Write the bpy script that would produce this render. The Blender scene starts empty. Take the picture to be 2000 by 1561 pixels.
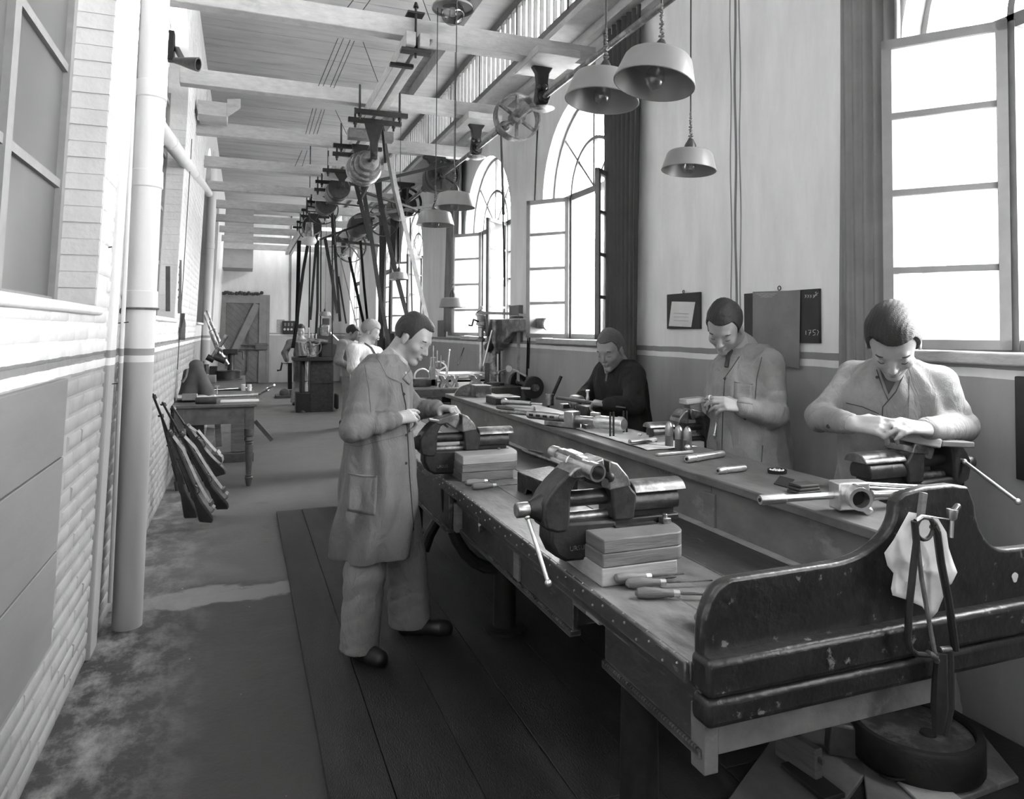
import bpy, math, random
import numpy as np
from mathutils import Vector, Matrix
random.seed(7); rng = np.random.RandomState(7)
S = bpy.context.scene
COL = S.collection
R_ = math.radians
pi = math.pi
# ---------------------------------------------------------------- camera
FPX, CH = 1395.0, 1.62
PITCH, ROLL, YAW, PPY = R_(1.7), R_(.3), R_(20.6436), 604.35
F0 = Vector((math.sin(YAW), math.cos(YAW), 0)); R0 = Vector((math.cos(YAW), -math.sin(YAW), 0)); U0 = Vector((0, 0, 1))
CF = F0*math.cos(PITCH) + U0*math.sin(PITCH)
_u = U0*math.cos(PITCH) - F0*math.sin(PITCH)
CR = R0*math.cos(ROLL) + _u*math.sin(ROLL)
CU = _u*math.cos(ROLL) - R0*math.sin(ROLL)
CC = Vector((0, 0, CH))
cd = bpy.data.cameras.new('camera'); cam = bpy.data.objects.new('camera', cd); COL.objects.link(cam)
cam.matrix_world = Matrix(((CR.x, CU.x, -CF.x, 0), (CR.y, CU.y, -CF.y, 0), (CR.z, CU.z, -CF.z, CH), (0, 0, 0, 1)))
cd.sensor_width = 36; cd.lens = 36*FPX/2000; cd.shift_x = 0; cd.shift_y = -(780.5-PPY)/2000
cd.clip_start = .05; cd.clip_end = 200
S.camera = cam
# ---------------------------------------------------------------- view, sky
vs = S.view_settings; vs.view_transform = 'Standard'; vs.look = 'None'; vs.gamma = 1; vs.use_curve_mapping = False
vs.exposure = 1.3
S.cycles.use_denoising = True
S.cycles.max_bounces = 8; S.cycles.diffuse_bounces = 5; S.cycles.glossy_bounces = 3; S.cycles.transmission_bounces = 4
S.cycles.transparent_max_bounces = 12; S.cycles.caustics_reflective = False; S.cycles.caustics_refractive = False
S.cycles.sample_clamp_indirect = 6
SKY = 12.0
w = bpy.data.worlds.new('overcast_sky'); S.world = w; w.use_nodes = True
bgn = w.node_tree.nodes['Background']; bgn.inputs[0].default_value = (.97, .985, 1.0, 1); bgn.inputs[1].default_value = SKY
bgn.inputs[0].default_value = (1, 1, 1, 1)

def at(px, py, X=None, Y=None, Z=None, D=None):
    v = CF + CR*((px-1000)/FPX) - CU*((py-PPY)/FPX)
    t = X/v.x if X is not None else Y/v.y if Y is not None else (Z-CH)/v.z if Z is not None else D
    return CC + v*t
# room
XR, YB, YF, ZC = 2.88, -4.2, 23.0, 5.12      # right wall, wall behind, far wall, ceiling
def LX(z): return -.69 + .04*z                # the left wall leans a little
WIN = [-1.17, 1.57, 5.86, 8.6, 12.92, 15.66, 19.98]; WH, SILL, SPR = .9, 1.54, 2.93
for c in WIN:                                  # sky portals in the window openings
    l = bpy.data.lights.new('sky_portal', 'AREA'); l.shape = 'RECTANGLE'; l.size = 2*WH; l.size_y = SPR+WH-SILL; l.cycles.is_portal = True
    o = bpy.data.objects.new('sky_portal', l); COL.objects.link(o); o.location = (3.25, c, (SILL+SPR+WH)/2); o.rotation_euler = (0, pi/2, 0)
    o.rotation_euler = Vector((-1, 0, 0)).to_track_quat('-Z', 'Y').to_euler()
l = bpy.data.lights.new('sky_portal', 'AREA'); l.shape = 'RECTANGLE'; l.size = YF-YB; l.size_y = .66; l.cycles.is_portal = True
o = bpy.data.objects.new('sky_portal', l); COL.objects.link(o); o.location = (2.62, (YF+YB)/2, 4.52)
o.rotation_euler = Vector((-1, 0, 0)).to_track_quat('-Z', 'Y').to_euler()

# ---------------------------------------------------------------- materials
def nodes(m):
    m.use_nodes = True; nt = m.node_tree; return nt, nt.nodes, nt.links
MATS = {}
def mat(name, c, rough=.6, metal=0, var=.0, scale=20, bump=0, bscale=None, spec=None, wrinkle=0, wear=0, c2=None, mask=None, stretch=(1, 1, 1)):
    """grey procedural material: base c (linear), noise variation var, bump, optional patchy second colour c2 (mask=(scale, lo, hi))"""
    m = bpy.data.materials.new(name); nt, N, L = nodes(m); b = N['Principled BSDF']
    b.inputs['Base Color'].default_value = (c, c, c, 1); b.inputs['Roughness'].default_value = rough; b.inputs['Metallic'].default_value = metal
    if spec is not None: b.inputs['Specular IOR Level'].default_value = spec
    tc = N.new('ShaderNodeTexCoord'); mp = N.new('ShaderNodeMapping'); L.new(tc.outputs['Object'], mp.inputs[0]); mp.inputs['Scale'].default_value = stretch
    src = None
    if var or c2 is not None:
        nz = N.new('ShaderNodeTexNoise'); nz.inputs['Scale'].default_value = scale; nz.inputs['Detail'].default_value = 5; nz.inputs['Roughness'].default_value = .6
        L.new(mp.outputs[0], nz.inputs[0])
        mr = N.new('ShaderNodeMapRange'); L.new(nz.outputs[0], mr.inputs[0]); mr.inputs[1].default_value = .3; mr.inputs[2].default_value = .7
        mr.inputs[3].default_value = c*(1-var); mr.inputs[4].default_value = c*(1+var)
        src = mr.outputs[0]
        if c2 is not None:
            ms, lo, hi = mask; n2 = N.new('ShaderNodeTexNoise'); n2.inputs['Scale'].default_value = ms; n2.inputs['Detail'].default_value = 8; n2.inputs['Roughness'].default_value = .65
            L.new(mp.outputs[0], n2.inputs[0]); m2 = N.new('ShaderNodeMapRange'); L.new(n2.outputs[0], m2.inputs[0]); m2.inputs[1].default_value = lo; m2.inputs[2].default_value = hi
            mx = N.new('ShaderNodeMix'); L.new(m2.outputs[0], mx.inputs[0]); L.new(src, mx.inputs[2]); mx.inputs[3].default_value = c2; src = mx.outputs[0]
        if wear:
            bv_ = N.new('ShaderNodeBevel'); bv_.samples = 4; bv_.inputs['Radius'].default_value = .012; ge = N.new('ShaderNodeNewGeometry'); dt = N.new('ShaderNodeVectorMath'); dt.operation = 'DOT_PRODUCT'; L.new(bv_.outputs[0], dt.inputs[0]); L.new(ge.outputs['Normal'], dt.inputs[1]); mw = N.new('ShaderNodeMapRange'); L.new(dt.outputs['Value'], mw.inputs[0]); mw.inputs[1].default_value = .985; mw.inputs[2].default_value = .86; mw.inputs[3].default_value = 0; mw.inputs[4].default_value = 1
            nw = N.new('ShaderNodeTexNoise'); nw.inputs['Scale'].default_value = 22; nw.inputs['Detail'].default_value = 6; L.new(mp.outputs[0], nw.inputs[0]); mn = N.new('ShaderNodeMapRange'); L.new(nw.outputs[0], mn.inputs[0]); mn.inputs[1].default_value = .42; mn.inputs[2].default_value = .56
            mm_ = N.new('ShaderNodeMath'); mm_.operation = 'MULTIPLY'; L.new(mw.outputs[0], mm_.inputs[0]); L.new(mn.outputs[0], mm_.inputs[1])
            mx = N.new('ShaderNodeMix'); L.new(mm_.outputs[0], mx.inputs[0]); L.new(src, mx.inputs[2]); mx.inputs[3].default_value = wear; src = mx.outputs[0]
        L.new(src, b.inputs['Base Color'])
    if bump:
        nb = N.new('ShaderNodeTexNoise'); nb.inputs['Scale'].default_value = bscale or scale*2; nb.inputs['Detail'].default_value = 4
        L.new(mp.outputs[0], nb.inputs[0]); bp = N.new('ShaderNodeBump'); bp.inputs['Strength'].default_value = bump; bp.inputs['Distance'].default_value = .01
        L.new(nb.outputs[0], bp.inputs['Height']); L.new(bp.outputs[0], b.inputs['Normal'])
        if wrinkle:
            m3 = N.new('ShaderNodeMapping'); L.new(tc.outputs['Object'], m3.inputs[0]); m3.inputs['Scale'].default_value = (1.4, 1.4, .7); m3.inputs['Rotation'].default_value = (.3, .25, .4)
            n3 = N.new('ShaderNodeTexNoise'); n3.inputs['Scale'].default_value = 9; n3.inputs['Detail'].default_value = 3; n3.inputs['Distortion'].default_value = 1.2; L.new(m3.outputs[0], n3.inputs[0])
            b3 = N.new('ShaderNodeBump'); b3.inputs['Strength'].default_value = wrinkle; b3.inputs['Distance'].default_value = .035; L.new(n3.outputs[0], b3.inputs['Height']); L.new(b3.outputs[0], bp.inputs['Normal'])
    MATS[name] = m; return m
def wall_mat(name, up, low, bump=.2, lowvar=.12, drop=0):
    """painted wall: pale above, grey dado, dark line and white line at dado height (world height)"""
    m = bpy.data.materials.new(name); nt, N, L = nodes(m); b = N['Principled BSDF']; b.inputs['Roughness'].default_value = .75
    g = N.new('ShaderNodeNewGeometry'); sp = N.new('ShaderNodeSeparateXYZ'); L.new(g.outputs['Position'], sp.inputs[0])
    nz = N.new('ShaderNodeTexNoise'); nz.inputs['Scale'].default_value = 6; nz.inputs['Detail'].default_value = 6; L.new(g.outputs['Position'], nz.inputs[0])
    ma = N.new('ShaderNodeMath'); ma.operation = 'MULTIPLY_ADD'; L.new(nz.outputs[0], ma.inputs[0]); ma.inputs[1].default_value = .012; L.new(sp.outputs['Z'], ma.inputs[2])
    cr = N.new('ShaderNodeValToRGB'); cr.color_ramp.interpolation = 'CONSTANT'
    mr = N.new('ShaderNodeMapRange'); L.new(ma.outputs[0], mr.inputs[0]); mr.inputs[1].default_value = 1.3+.006; mr.inputs[2].default_value = 1.7+.006; L.new(mr.outputs[0], cr.inputs[0])
    e = cr.color_ramp.elements; e[0].color = (low, low, low, 1); e[1].position = (1.435-1.3)/.4; e[1].color = (up, up, up, 1)
    x = e.new((1.472-1.3)/.4); x.color = (low*.72,)*3+(1,); x = e.new((1.51-1.3)/.4); x.color = (up,)*3+(1,)
    # mottling: large soft stains and vertical runs
    mp = N.new('ShaderNodeMapping'); L.new(g.outputs['Position'], mp.inputs[0]); mp.inputs['Scale'].default_value = (2.2, 2.2, .5)
    n2 = N.new('ShaderNodeTexNoise'); n2.inputs['Scale'].default_value = 2.5; n2.inputs['Detail'].default_value = 9; n2.inputs['Roughness'].default_value = .62; L.new(mp.outputs[0], n2.inputs[0])
    m2 = N.new('ShaderNodeMapRange'); L.new(n2.outputs[0], m2.inputs[0]); m2.inputs[1].default_value = .3; m2.inputs[2].default_value = .7; m2.inputs[3].default_value = 1-lowvar; m2.inputs[4].default_value = 1+lowvar*.6
    mx = N.new('ShaderNodeMix'); mx.data_type = 'RGBA'; mx.blend_type = 'MULTIPLY'; mx.inputs[0].default_value = 1
    L.new(cr.outputs[0], mx.inputs[6]); L.new(m2.outputs[0], mx.inputs[7]); L.new(mx.outputs[2], b.inputs['Base Color'])
    nb = N.new('ShaderNodeTexNoise'); nb.inputs['Scale'].default_value = 30; nb.inputs['Detail'].default_value = 5; L.new(g.outputs['Position'], nb.inputs[0])
    bp = N.new('ShaderNodeBump'); bp.inputs['Strength'].default_value = bump; bp.inputs['Distance'].default_value = .01; L.new(nb.outputs[0], bp.inputs['Height']); L.new(bp.outputs[0], b.inputs['Normal'])
    return m
mat('iron', .055, .38, .6, .35, 25, .15, 60)
mat('black_iron', .022, .5, .3, .3, 25, .15, 60)
mat('steel', .42, .28, .95, .2, 30, .08, 80)
mat('bright_steel', .7, .3, .9, .12, 40, .05, 120)
mat('worn_steel', .2, .35, .85, .35, 18, .12, 50, c2=.42, mask=(9, .5, .62))
mat('white_wood', .43, .7, 0, .14, 9, .25, 40, c2=.3, mask=(3.5, .58, .74), stretch=(1, 1, 3))
mat('ceiling_paint', .38, .8, 0, .14, 3, .2, 12, c2=.2, mask=(1.5, .52, .78), stretch=(.6, 3, 1))
mat('frame_paint', .17, .6, 0, .1, 12)
mat('left_frame', .3, .6, 0, .1, 12)
mat('frame_dark', .13, .6, 0, .15, 12)
mat('dark_wood', .035, .42, 0, .5, 14, .25, 40, wear=.22, c2=.14, mask=(24, .63, .69), stretch=(1, .4, 1))
mat('black_wood', .013, .36, 0, .5, 12, .3, 35, wear=.3, c2=.17, mask=(26, .62, .68))
mat('bench_top', .16, .36, 0, .35, 7, .2, 30, c2=.045, mask=(4, .5, .68), stretch=(2.2, .8, 1))
mat('shelf_top', .12, .5, 0, .3, 8, .15, 30, c2=.06, mask=(4, .52, .66), stretch=(2.2, .8, 1))
mat('grey_wood', .15, .5, 0, .3, 10, .2, 30, c2=.24, mask=(7, .58, .66), stretch=(1, .5, 1))
mat('pale_wood', .36, .6, 0, .2, 12, .2, 50, stretch=(.4, 1, 4))
mat('mid_wood', .15, .55, 0, .3, 12, .2, 50, stretch=(.5, .5, 4))
mat('brown_wood', .085, .4, 0, .35, 12, .1, 40)
mat('gun_wood', .04, .33, 0, .4, 16, .1, 40)
mat('leather', .035, .6, 0, .3, 20)
mat('strap', .2, .6, 0, .3, 20)
mat('paper', .62, .8, 0, .08, 6)
mat('grey_paper', .2, .8, 0, .15, 5)
mat('board_black', .022, .6, 0, .3, 8)
mat('enamel', .2, .35, 0, .06, 6)
mat('enamel_inner', .6, .3, 0)
mat('curtain', .07, .95, 0, .12, 5)
mat('curtain_mid', .22, .95, 0, .12, 5)
mat('cloth_white', .6, .9, 0, .12, 9)
mat('cloth_dark', .07, .9, 0, .3, 9)
mat('coat_grey', .175, .9, 0, .13, 9, .35, 400, wrinkle=.45)
mat('coat_pale', .27, .9, 0, .2, 7, .35, 400, wrinkle=.5)
mat('coat_dark', .02, .95, 0, .15, 9, .35, 400, wrinkle=.6)
mat('shirt', .42, .9, 0, .05, 9, .2, 300, wrinkle=.5)
mat('trousers', .27, .95, 0, .12, 10, .3, 300, wrinkle=.6)
mat('trousers_dark', .05, .95, 0, .12, 10)
mat('apron', .4, .95, 0, .15, 10)
mat('skin', .33, .5, 0, .08, 20, .05, 200)
mat('skin_dark', .3, .55, 0, .1, 20)
mat('lip', .22, .5); mat('brow', .05, .9)
mat('eye_white', .5, .3); mat('pupil', .01, .2)
mat('hair_dark', .02, .45, 0, .5, 60, .5, 90, stretch=(1, 5, 5))
mat('hair_mid', .1, .6, 0, .4, 60, .5, 90, stretch=(1, 5, 5))
mat('hair_grey', .25, .7, 0, .35, 60, .5, 90, stretch=(1, 5, 5))
mat('coat_line', .09, .9)
mat('shoe', .018, .4, 0, .3, 20)
mat('rope', .12, .9, 0, .3, 40)
mat('belt_dark', .018, .85, 0, .3, 10, spec=.15); mat('belt_pale', .36, .7, 0, .25, 14)
mat('chalk', .6, .9); mat('facade', .55, .9, 0, .2, 2); mat('facade_dark', .36, .9, 0, .1, 2)
mat('roof_tile', .42, .9, 0, .2, 6)
# glass
def glass(name, tint, mixf, glossy_rough=.05, diffuse=None):
    m = bpy.data.materials.new(name); nt, N, L = nodes(m); N.remove(N['Principled BSDF']); out = N['Material Output']
    t = N.new('ShaderNodeBsdfTransparent'); t.inputs[0].default_value = (tint, tint, tint, 1)
    g = N.new('ShaderNodeBsdfGlossy'); g.inputs['Roughness'].default_value = glossy_rough
    mx = N.new('ShaderNodeMixShader'); mx.inputs[0].default_value = mixf; L.new(t.outputs[0], mx.inputs[1]); L.new(g.outputs[0], mx.inputs[2])
    last = mx.outputs[0]
    if diffuse:
        d = N.new('ShaderNodeBsdfTranslucent'); d.inputs[0].default_value = (.9, .9, .9, 1); m2 = N.new('ShaderNodeMixShader'); m2.inputs[0].default_value = diffuse
        L.new(last, m2.inputs[1]); L.new(d.outputs[0], m2.inputs[2]); last = m2.outputs[0]
    L.new(last, out.inputs[0]); MATS[name] = m; return m
glass('glass', .93, .05); glass('frosted_glass', .8, .08, .2, .45); glass('bulb_glass', .92, .1); glass('smoked_glass', .55, .16, .08)
bm_ = mat('painted_pane', .13, .35, 0, .15, 1.2)

# floor: concrete, with darker worn areas and pale dusty patches; planks elsewhere
def floor_mat():
    m = bpy.data.materials.new('concrete'); nt, N, L = nodes(m); b = N['Principled BSDF']; b.inputs['Roughness'].default_value = .55
    g = N.new('ShaderNodeNewGeometry')
    def noise(s, d=8, r=.6, sc=(1, 1, 1)):
        mp = N.new('ShaderNodeMapping'); L.new(g.outputs['Position'], mp.inputs[0]); mp.inputs['Scale'].default_value = sc
        n = N.new('ShaderNodeTexNoise'); n.inputs['Scale'].default_value = s; n.inputs['Detail'].default_value = d; n.inputs['Roughness'].default_value = r; L.new(mp.outputs[0], n.inputs[0]); return n.outputs[0]
    def rng_(i, a, b_, c, d):
        r = N.new('ShaderNodeMapRange'); L.new(i, r.inputs[0]); r.inputs[1].default_value = a; r.inputs[2].default_value = b_; r.inputs[3].default_value = c; r.inputs[4].default_value = d; return r.outputs[0]
    def mix(f, a, c, mode='MIX'):
        x = N.new('ShaderNodeMix'); 
        if hasattr(f, 'links') or not isinstance(f, float): L.new(f, x.inputs[0])
        else: x.inputs[0].default_value = f
        for i, v in ((2, a), (3, c)):
            if isinstance(v, float): x.inputs[i].default_value = v
            else: L.new(v, x.inputs[i])
        return x.outputs[0]
    def math_(op, a, c):
        x = N.new('ShaderNodeMath'); x.operation = op; x.use_clamp = op in ('MULTIPLY', 'SUBTRACT')
        for i, v in ((0, a), (1, c)):
            if isinstance(v, float): x.inputs[i].default_value = v
            else: L.new(v, x.inputs[i])
        return x.outputs[0]
    sp = N.new('ShaderNodeSeparateXYZ'); L.new(g.outputs['Position'], sp.inputs[0])
    n1 = noise(3.0, 9, .65); base = rng_(n1, .3, .7, .04, .07)
    # oil-dark ground in the foreground bay (older dark slab, ends with a pale strip at y about 4.85)
    wob = math_('ADD', sp.outputs['Y'], rng_(noise(2.0, 4), .3, .7, -.12, .12))
    wob = math_('ADD', wob, math_('MULTIPLY', sp.outputs['X'], -.35) if False else 0.0)
    far = rng_(wob, 4.88, 4.98, 0.0, 1.0)
    c = mix(far, base, rng_(n1, .3, .7, .09, .15))
    strip = math_('MULTIPLY', rng_(wob, 4.62, 4.66, 0.0, 1.0), rng_(wob, 4.86, 4.9, 1.0, 0.0)); c = mix(math_('MULTIPLY', strip, .9), c, .26)
    # pale dust by the wall
    nearwall = rng_(sp.outputs['X'], -.62, -.1, 1.0, 0.0)
    dust = math_('MULTIPLY', nearwall, rng_(noise(7.0, 10, .7, (1, .6, 1)), .44, .66, 0.0, 1.0)); c = mix(dust, c, .34)
    darkpatch = rng_(noise(2.2, 6, .7), .58, .72, 0.0, .6); c = mix(darkpatch, c, .04)
    specks = rng_(noise(38.0, 1), .8, .82, 0.0, 1.0); c = mix(specks, c, .6)
    L.new(c, b.inputs['Base Color'])
    bp = N.new('ShaderNodeBump'); bp.inputs['Strength'].default_value = .35; bp.inputs['Distance'].default_value = .012; L.new(noise(26.0, 8, .7), bp.inputs['Height']); L.new(bp.outputs[0], b.inputs['Normal'])
    L.new(rng_(n1, .3, .7, .42, .7), b.inputs['Roughness'])
    return m
CONC = floor_mat()
mat('deck_wood', .018, .5, 0, .35, 4, .5, 150, c2=.045, mask=(2.2, .48, .7), stretch=(2, .5, 1))

# ---------------------------------------------------------------- mesh building
class MB:
    def __init__(s): s.v = []; s.f = []; s.m = []; s.cur = 0
    def add(s, vs, fs):
        n = len(s.v); s.v += [tuple(v) for v in vs]; s.f += [tuple(n+i for i in f) for f in fs]; s.m += [s.cur]*len(fs); return s
    def box(s, a, b, M=None):
        x0, y0, z0 = a; x1, y1, z1 = b
        vs = [(x0, y0, z0), (x1, y0, z0), (x1, y1, z0), (x0, y1, z0), (x0, y0, z1), (x1, y0, z1), (x1, y1, z1), (x0, y1, z1)]
        if M is not None: vs = [M @ Vector(v) for v in vs]
        return s.add(vs, [(0, 3, 2, 1), (4, 5, 6, 7), (0, 1, 5, 4), (1, 2, 6, 5), (2, 3, 7, 6), (3, 0, 4, 7)])
    def cbox(s, c, d, M=None): return s.box([c[i]-d[i]/2 for i in range(3)], [c[i]+d[i]/2 for i in range(3)], M)
    def bar(s, p, q, w, h=None, up=(0, 0, 1)):      # box beam from p to q
        p = Vector(p); q = Vector(q); h = h or w; t = (q-p).normalized(); u = Vector(up)
        if abs(t.dot(u)) > .98: u = Vector((1, 0, 0))
        a = t.cross(u).normalized(); b = a.cross(t).normalized()
        vs = [P+a*(sx*w/2)+b*(sz*h/2) for P in (p, q) for sx, sz in ((-1, -1), (1, -1), (1, 1), (-1, 1))]
        return s.add(vs, [(0, 1, 2, 3), (7, 6, 5, 4), (0, 4, 5, 1), (1, 5, 6, 2), (2, 6, 7, 3), (3, 7, 4, 0)])
    def lathe(s, p, q, prof, n=20, cap=True):       # prof: list of (t along p->q in metres or fraction if <=1 and frac), radius
        p = Vector(p); q = Vector(q); t = (q-p); Lh = t.length; t.normalize()
        u = Vector((0, 0, 1)) if abs(t.z) < .9 else Vector((1, 0, 0)); a = t.cross(u).normalized(); b = t.cross(a)
        vs = []; fs = []
        for k, (d, r) in enumerate(prof):
            P = p+t*(d*Lh)
            for i in range(n):
                th = 2*pi*i/n; vs.append(P+a*(r*math.cos(th))+b*(r*math.sin(th)))
        for k in range(len(prof)-1):
            for i in range(n):
                j = (i+1) % n; fs.append((k*n+i, k*n+j, (k+1)*n+j, (k+1)*n+i))
        if cap:
            if prof[0][1] > 1e-5: fs.append(tuple(range(n))[::-1])
            if prof[-1][1] > 1e-5: fs.append(tuple((len(prof)-1)*n+i for i in range(n)))
        return s.add(vs, fs)
    def cyl(s, p, q, r, r2=None, n=16): return s.lathe(p, q, [(0, r), (1, r2 if r2 is not None else r)], n)
    def tube(s, pts, r, n=8):
        pts = [Vector(p) for p in pts]; m = len(pts); vs = []; fs = []; pa = None
        for k, P in enumerate(pts):
            t = (pts[min(k+1, m-1)]-pts[max(k-1, 0)]).normalized()
            if pa is None: u = Vector((0, 0, 1)) if abs(t.z) < .9 else Vector((1, 0, 0)); a = t.cross(u).normalized()
            else: a = (pa-t*pa.dot(t)).normalized()
            pa = a; b = t.cross(a); rr = r[k] if isinstance(r, (list, tuple)) else r
            vs += [P+a*(rr*math.cos(2*pi*i/n))+b*(rr*math.sin(2*pi*i/n)) for i in range(n)]
        for k in range(m-1):
            for i in range(n):
                j = (i+1) % n; fs.append((k*n+i, k*n+j, (k+1)*n+j, (k+1)*n+i))
        fs.append(tuple(range(n))[::-1]); fs.append(tuple((m-1)*n+i for i in range(n)))
        return s.add(vs, fs)
    def ribbon(s, pts, w, t, wdir):                 # flat strap: width along wdir
        pts = [Vector(p) for p in pts]; m = len(pts); vs = []; fs = []
        for k, P in enumerate(pts):
            T = (pts[min(k+1, m-1)]-pts[max(k-1, 0)]).normalized(); W = Vector(wdir[k] if isinstance(wdir, list) else wdir); W = (W-T*W.dot(T)).normalized(); Nn = T.cross(W)
            vs += [P+W*(a*w/2)+Nn*(b*t/2) for a, b in ((-1, -1), (1, -1), (1, 1), (-1, 1))]
        for k in range(m-1):
            for i in range(4):
                j = (i+1) % 4; fs.append((k*4+i, k*4+j, k*4+4+j, k*4+4+i))
        fs += [(3, 2, 1, 0), tuple((m-1)*4+i for i in range(4))]
        return s.add(vs, fs)
    def prism(s, poly, o, ux, uy, depth):            # polygon (2d) in plane o,ux,uy extruded by vector depth
        o = Vector(o); ux = Vector(ux); uy = Vector(uy); d = Vector(depth); n = len(poly)
        a = [o+ux*x+uy*y for x, y in poly]; vs = a+[p+d for p in a]
        fs = [tuple(range(n))[::-1], tuple(range(n, 2*n))]+[(i, (i+1) % n, n+(i+1) % n, n+i) for i in range(n)]
        return s.add(vs, fs)
    def sphere(s, c, r, n=12, m=8, sc=(1, 1, 1)):
        c = Vector(c); vs = []; fs = []
        for k in range(m+1):
            ph = pi*k/m
            for i in range(n):
                th = 2*pi*i/n; vs.append(c+Vector((sc[0]*r*math.sin(ph)*math.cos(th), sc[1]*r*math.sin(ph)*math.sin(th), sc[2]*r*math.cos(ph))))
        for k in range(m):
            for i in range(n): j = (i+1) % n; fs.append((k*n+i, (k+1)*n+i, (k+1)*n+j, k*n+j))
        return s.add(vs, fs)
    def grid(s, rows, closed=False):                # rows of points
        n = len(rows[0]); vs = [p for r in rows for p in r]; fs = []
        for k in range(len(rows)-1):
            for i in range(n if closed else n-1): j = (i+1) % n; fs.append((k*n+i, k*n+j, (k+1)*n+j, (k+1)*n+i))
        return s.add(vs, fs)
    def torus(s, c, ax, Rr, r, n=28, m=8, a0=0, a1=2*pi):
        ax = Vector(ax).normalized(); u = Vector((0, 0, 1)) if abs(ax.z) < .9 else Vector((1, 0, 0)); a = ax.cross(u).normalized(); b = ax.cross(a); c = Vector(c)
        full = a1-a0 > 6.28
        pts = [c+a*(Rr*math.cos(a0+(a1-a0)*i/n))+b*(Rr*math.sin(a0+(a1-a0)*i/n)) for i in range(n+1)]
        return s.tube(pts, r, m)
def wloc(o):
    v = Vector((0, 0, 0))
    while o is not None: v += o.location; o = o.parent
    return v
def finish(me, smooth=True, ang=35):
    me.validate(); me.update()
    if smooth:
        me.polygons.foreach_set('use_smooth', [True]*len(me.polygons))
        try: me.set_sharp_from_angle(angle=R_(ang))
        except Exception: pass
def ob(name, mb, mats, parent=None, bevel=0, smooth=True, local=False, ang=35, kind=None, label=None, seg=2):
    me = bpy.data.meshes.new(name); me.from_pydata(mb.v, [], mb.f)
    if not isinstance(mats, (list, tuple)): mats = [mats]
    for m in mats: me.materials.append(MATS[m] if isinstance(m, str) else m)
    if len(mats) > 1: me.polygons.foreach_set('material_index', mb.m)
    finish(me, smooth, ang)
    o = bpy.data.objects.new(name, me); COL.objects.link(o)
    if parent is not None:
        o.parent = parent
        if not local: o.location = -wloc(parent)
    if bevel:
        b = o.modifiers.new('bevel', 'BEVEL'); b.width = bevel; b.segments = seg; b.limit_method = 'ANGLE'; b.angle_limit = R_(40); b.harden_normals = False
    if kind: o['kind'] = kind
    if label: o['label'] = label
    return o
def tag(o, label, cat, group=None):
    o['label'] = label; o['category'] = cat
    if group: o['group'] = group
    return o
def thing(name, label, cat, loc=(0, 0, 0), group=None, rot=0):
    o = bpy.data.objects.new(name, None); COL.objects.link(o); o.location = loc; o.rotation_euler = (0, 0, rot); o.empty_display_size = .05
    return tag(o, label, cat, group)
def dup(o, loc=None, rot=None, label=None, parent=None):
    c = o.copy(); COL.objects.link(c)
    if parent is not None: c.parent = parent
    if loc is not None: c.location = loc
    if rot is not None: c.rotation_euler = rot
    if label: c['label'] = label
    for ch in o.children: dup(ch, parent=c)
    return c
# ================================================================ the room
WALL_L = wall_mat('wall_paint_left', .72, .33, .3)
WALL_R = wall_mat('wall_paint_right', .78, .36, .12, .12)
WALL_F = wall_mat('wall_paint_far', .86, .52, .1, .1)
fl = ob('floor', MB().box((-1.6, YB-.3, -.2), (3.5, YF+.3, 0)), CONC, kind='structure', smooth=False)
ob('ceiling', MB().box((-1.2, YB-.3, ZC), (3.4, YF+.3, ZC+.2)), 'ceiling_paint', kind='structure', smooth=False)
# ceiling boards as parts (lengths across the room)
ce = bpy.data.objects['ceiling']
bme = None
yy = 5.0; k = 0
while yy < 16:
    m = MB().box((-.62, yy+.004, ZC-.014-.004*(k % 3 == 1)), (2.5, yy+.196, ZC+.001))
    ob('ceiling_board', m, 'ceiling_paint', ce, smooth=False); yy += .2; k += 1
# right wall with arched openings
def arch(c, hw, spr, n=20): return [(c-hw*math.cos(pi*i/n), spr+hw*math.sin(pi*i/n)) for i in range(n+1)]
mb = MB()
ys = YB
T0, T1, ZT = XR, XR+.42, 4.12
for c in WIN:
    mb.box((T0, ys, 0), (T1, c-WH, ZT)); ys = c+WH
    mb.box((T0, c-WH, 0), (T1, c+WH, SILL-.015))
    a = arch(c, WH, SPR)
    for (y0, z0), (y1, z1) in zip(a[:-1], a[1:]):
        vs = [(x, y, z) for x in (T0, T1) for y, z in ((y0, z0), (y1, z1), (y1, ZT), (y0, ZT))]
        mb.add(vs, [(3, 2, 1, 0), (4, 5, 6, 7), (0, 1, 5, 4)])
mb.box((T0, ys, 0), (T1, YF, ZT))
wr = ob('wall_right', mb, WALL_R, kind='structure', smooth=False)
# crooked plaster crack / cable line on the pier
for (px, ww) in ((1437, .016), (1428, .006), (1446, .007)):
    p = at(px, 300, X=XR)
    pts = [(XR-.002, p.y+.006*math.sin(z*7+px), z) for z in np.linspace(1.75, 4.0, 24)]
    ob('plaster_seam', MB().ribbon(pts, ww, .006, (0, 1, 0)), mat('seam_paint_%d' % px, .2 if ww > .01 else .3, .8), wr)
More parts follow.
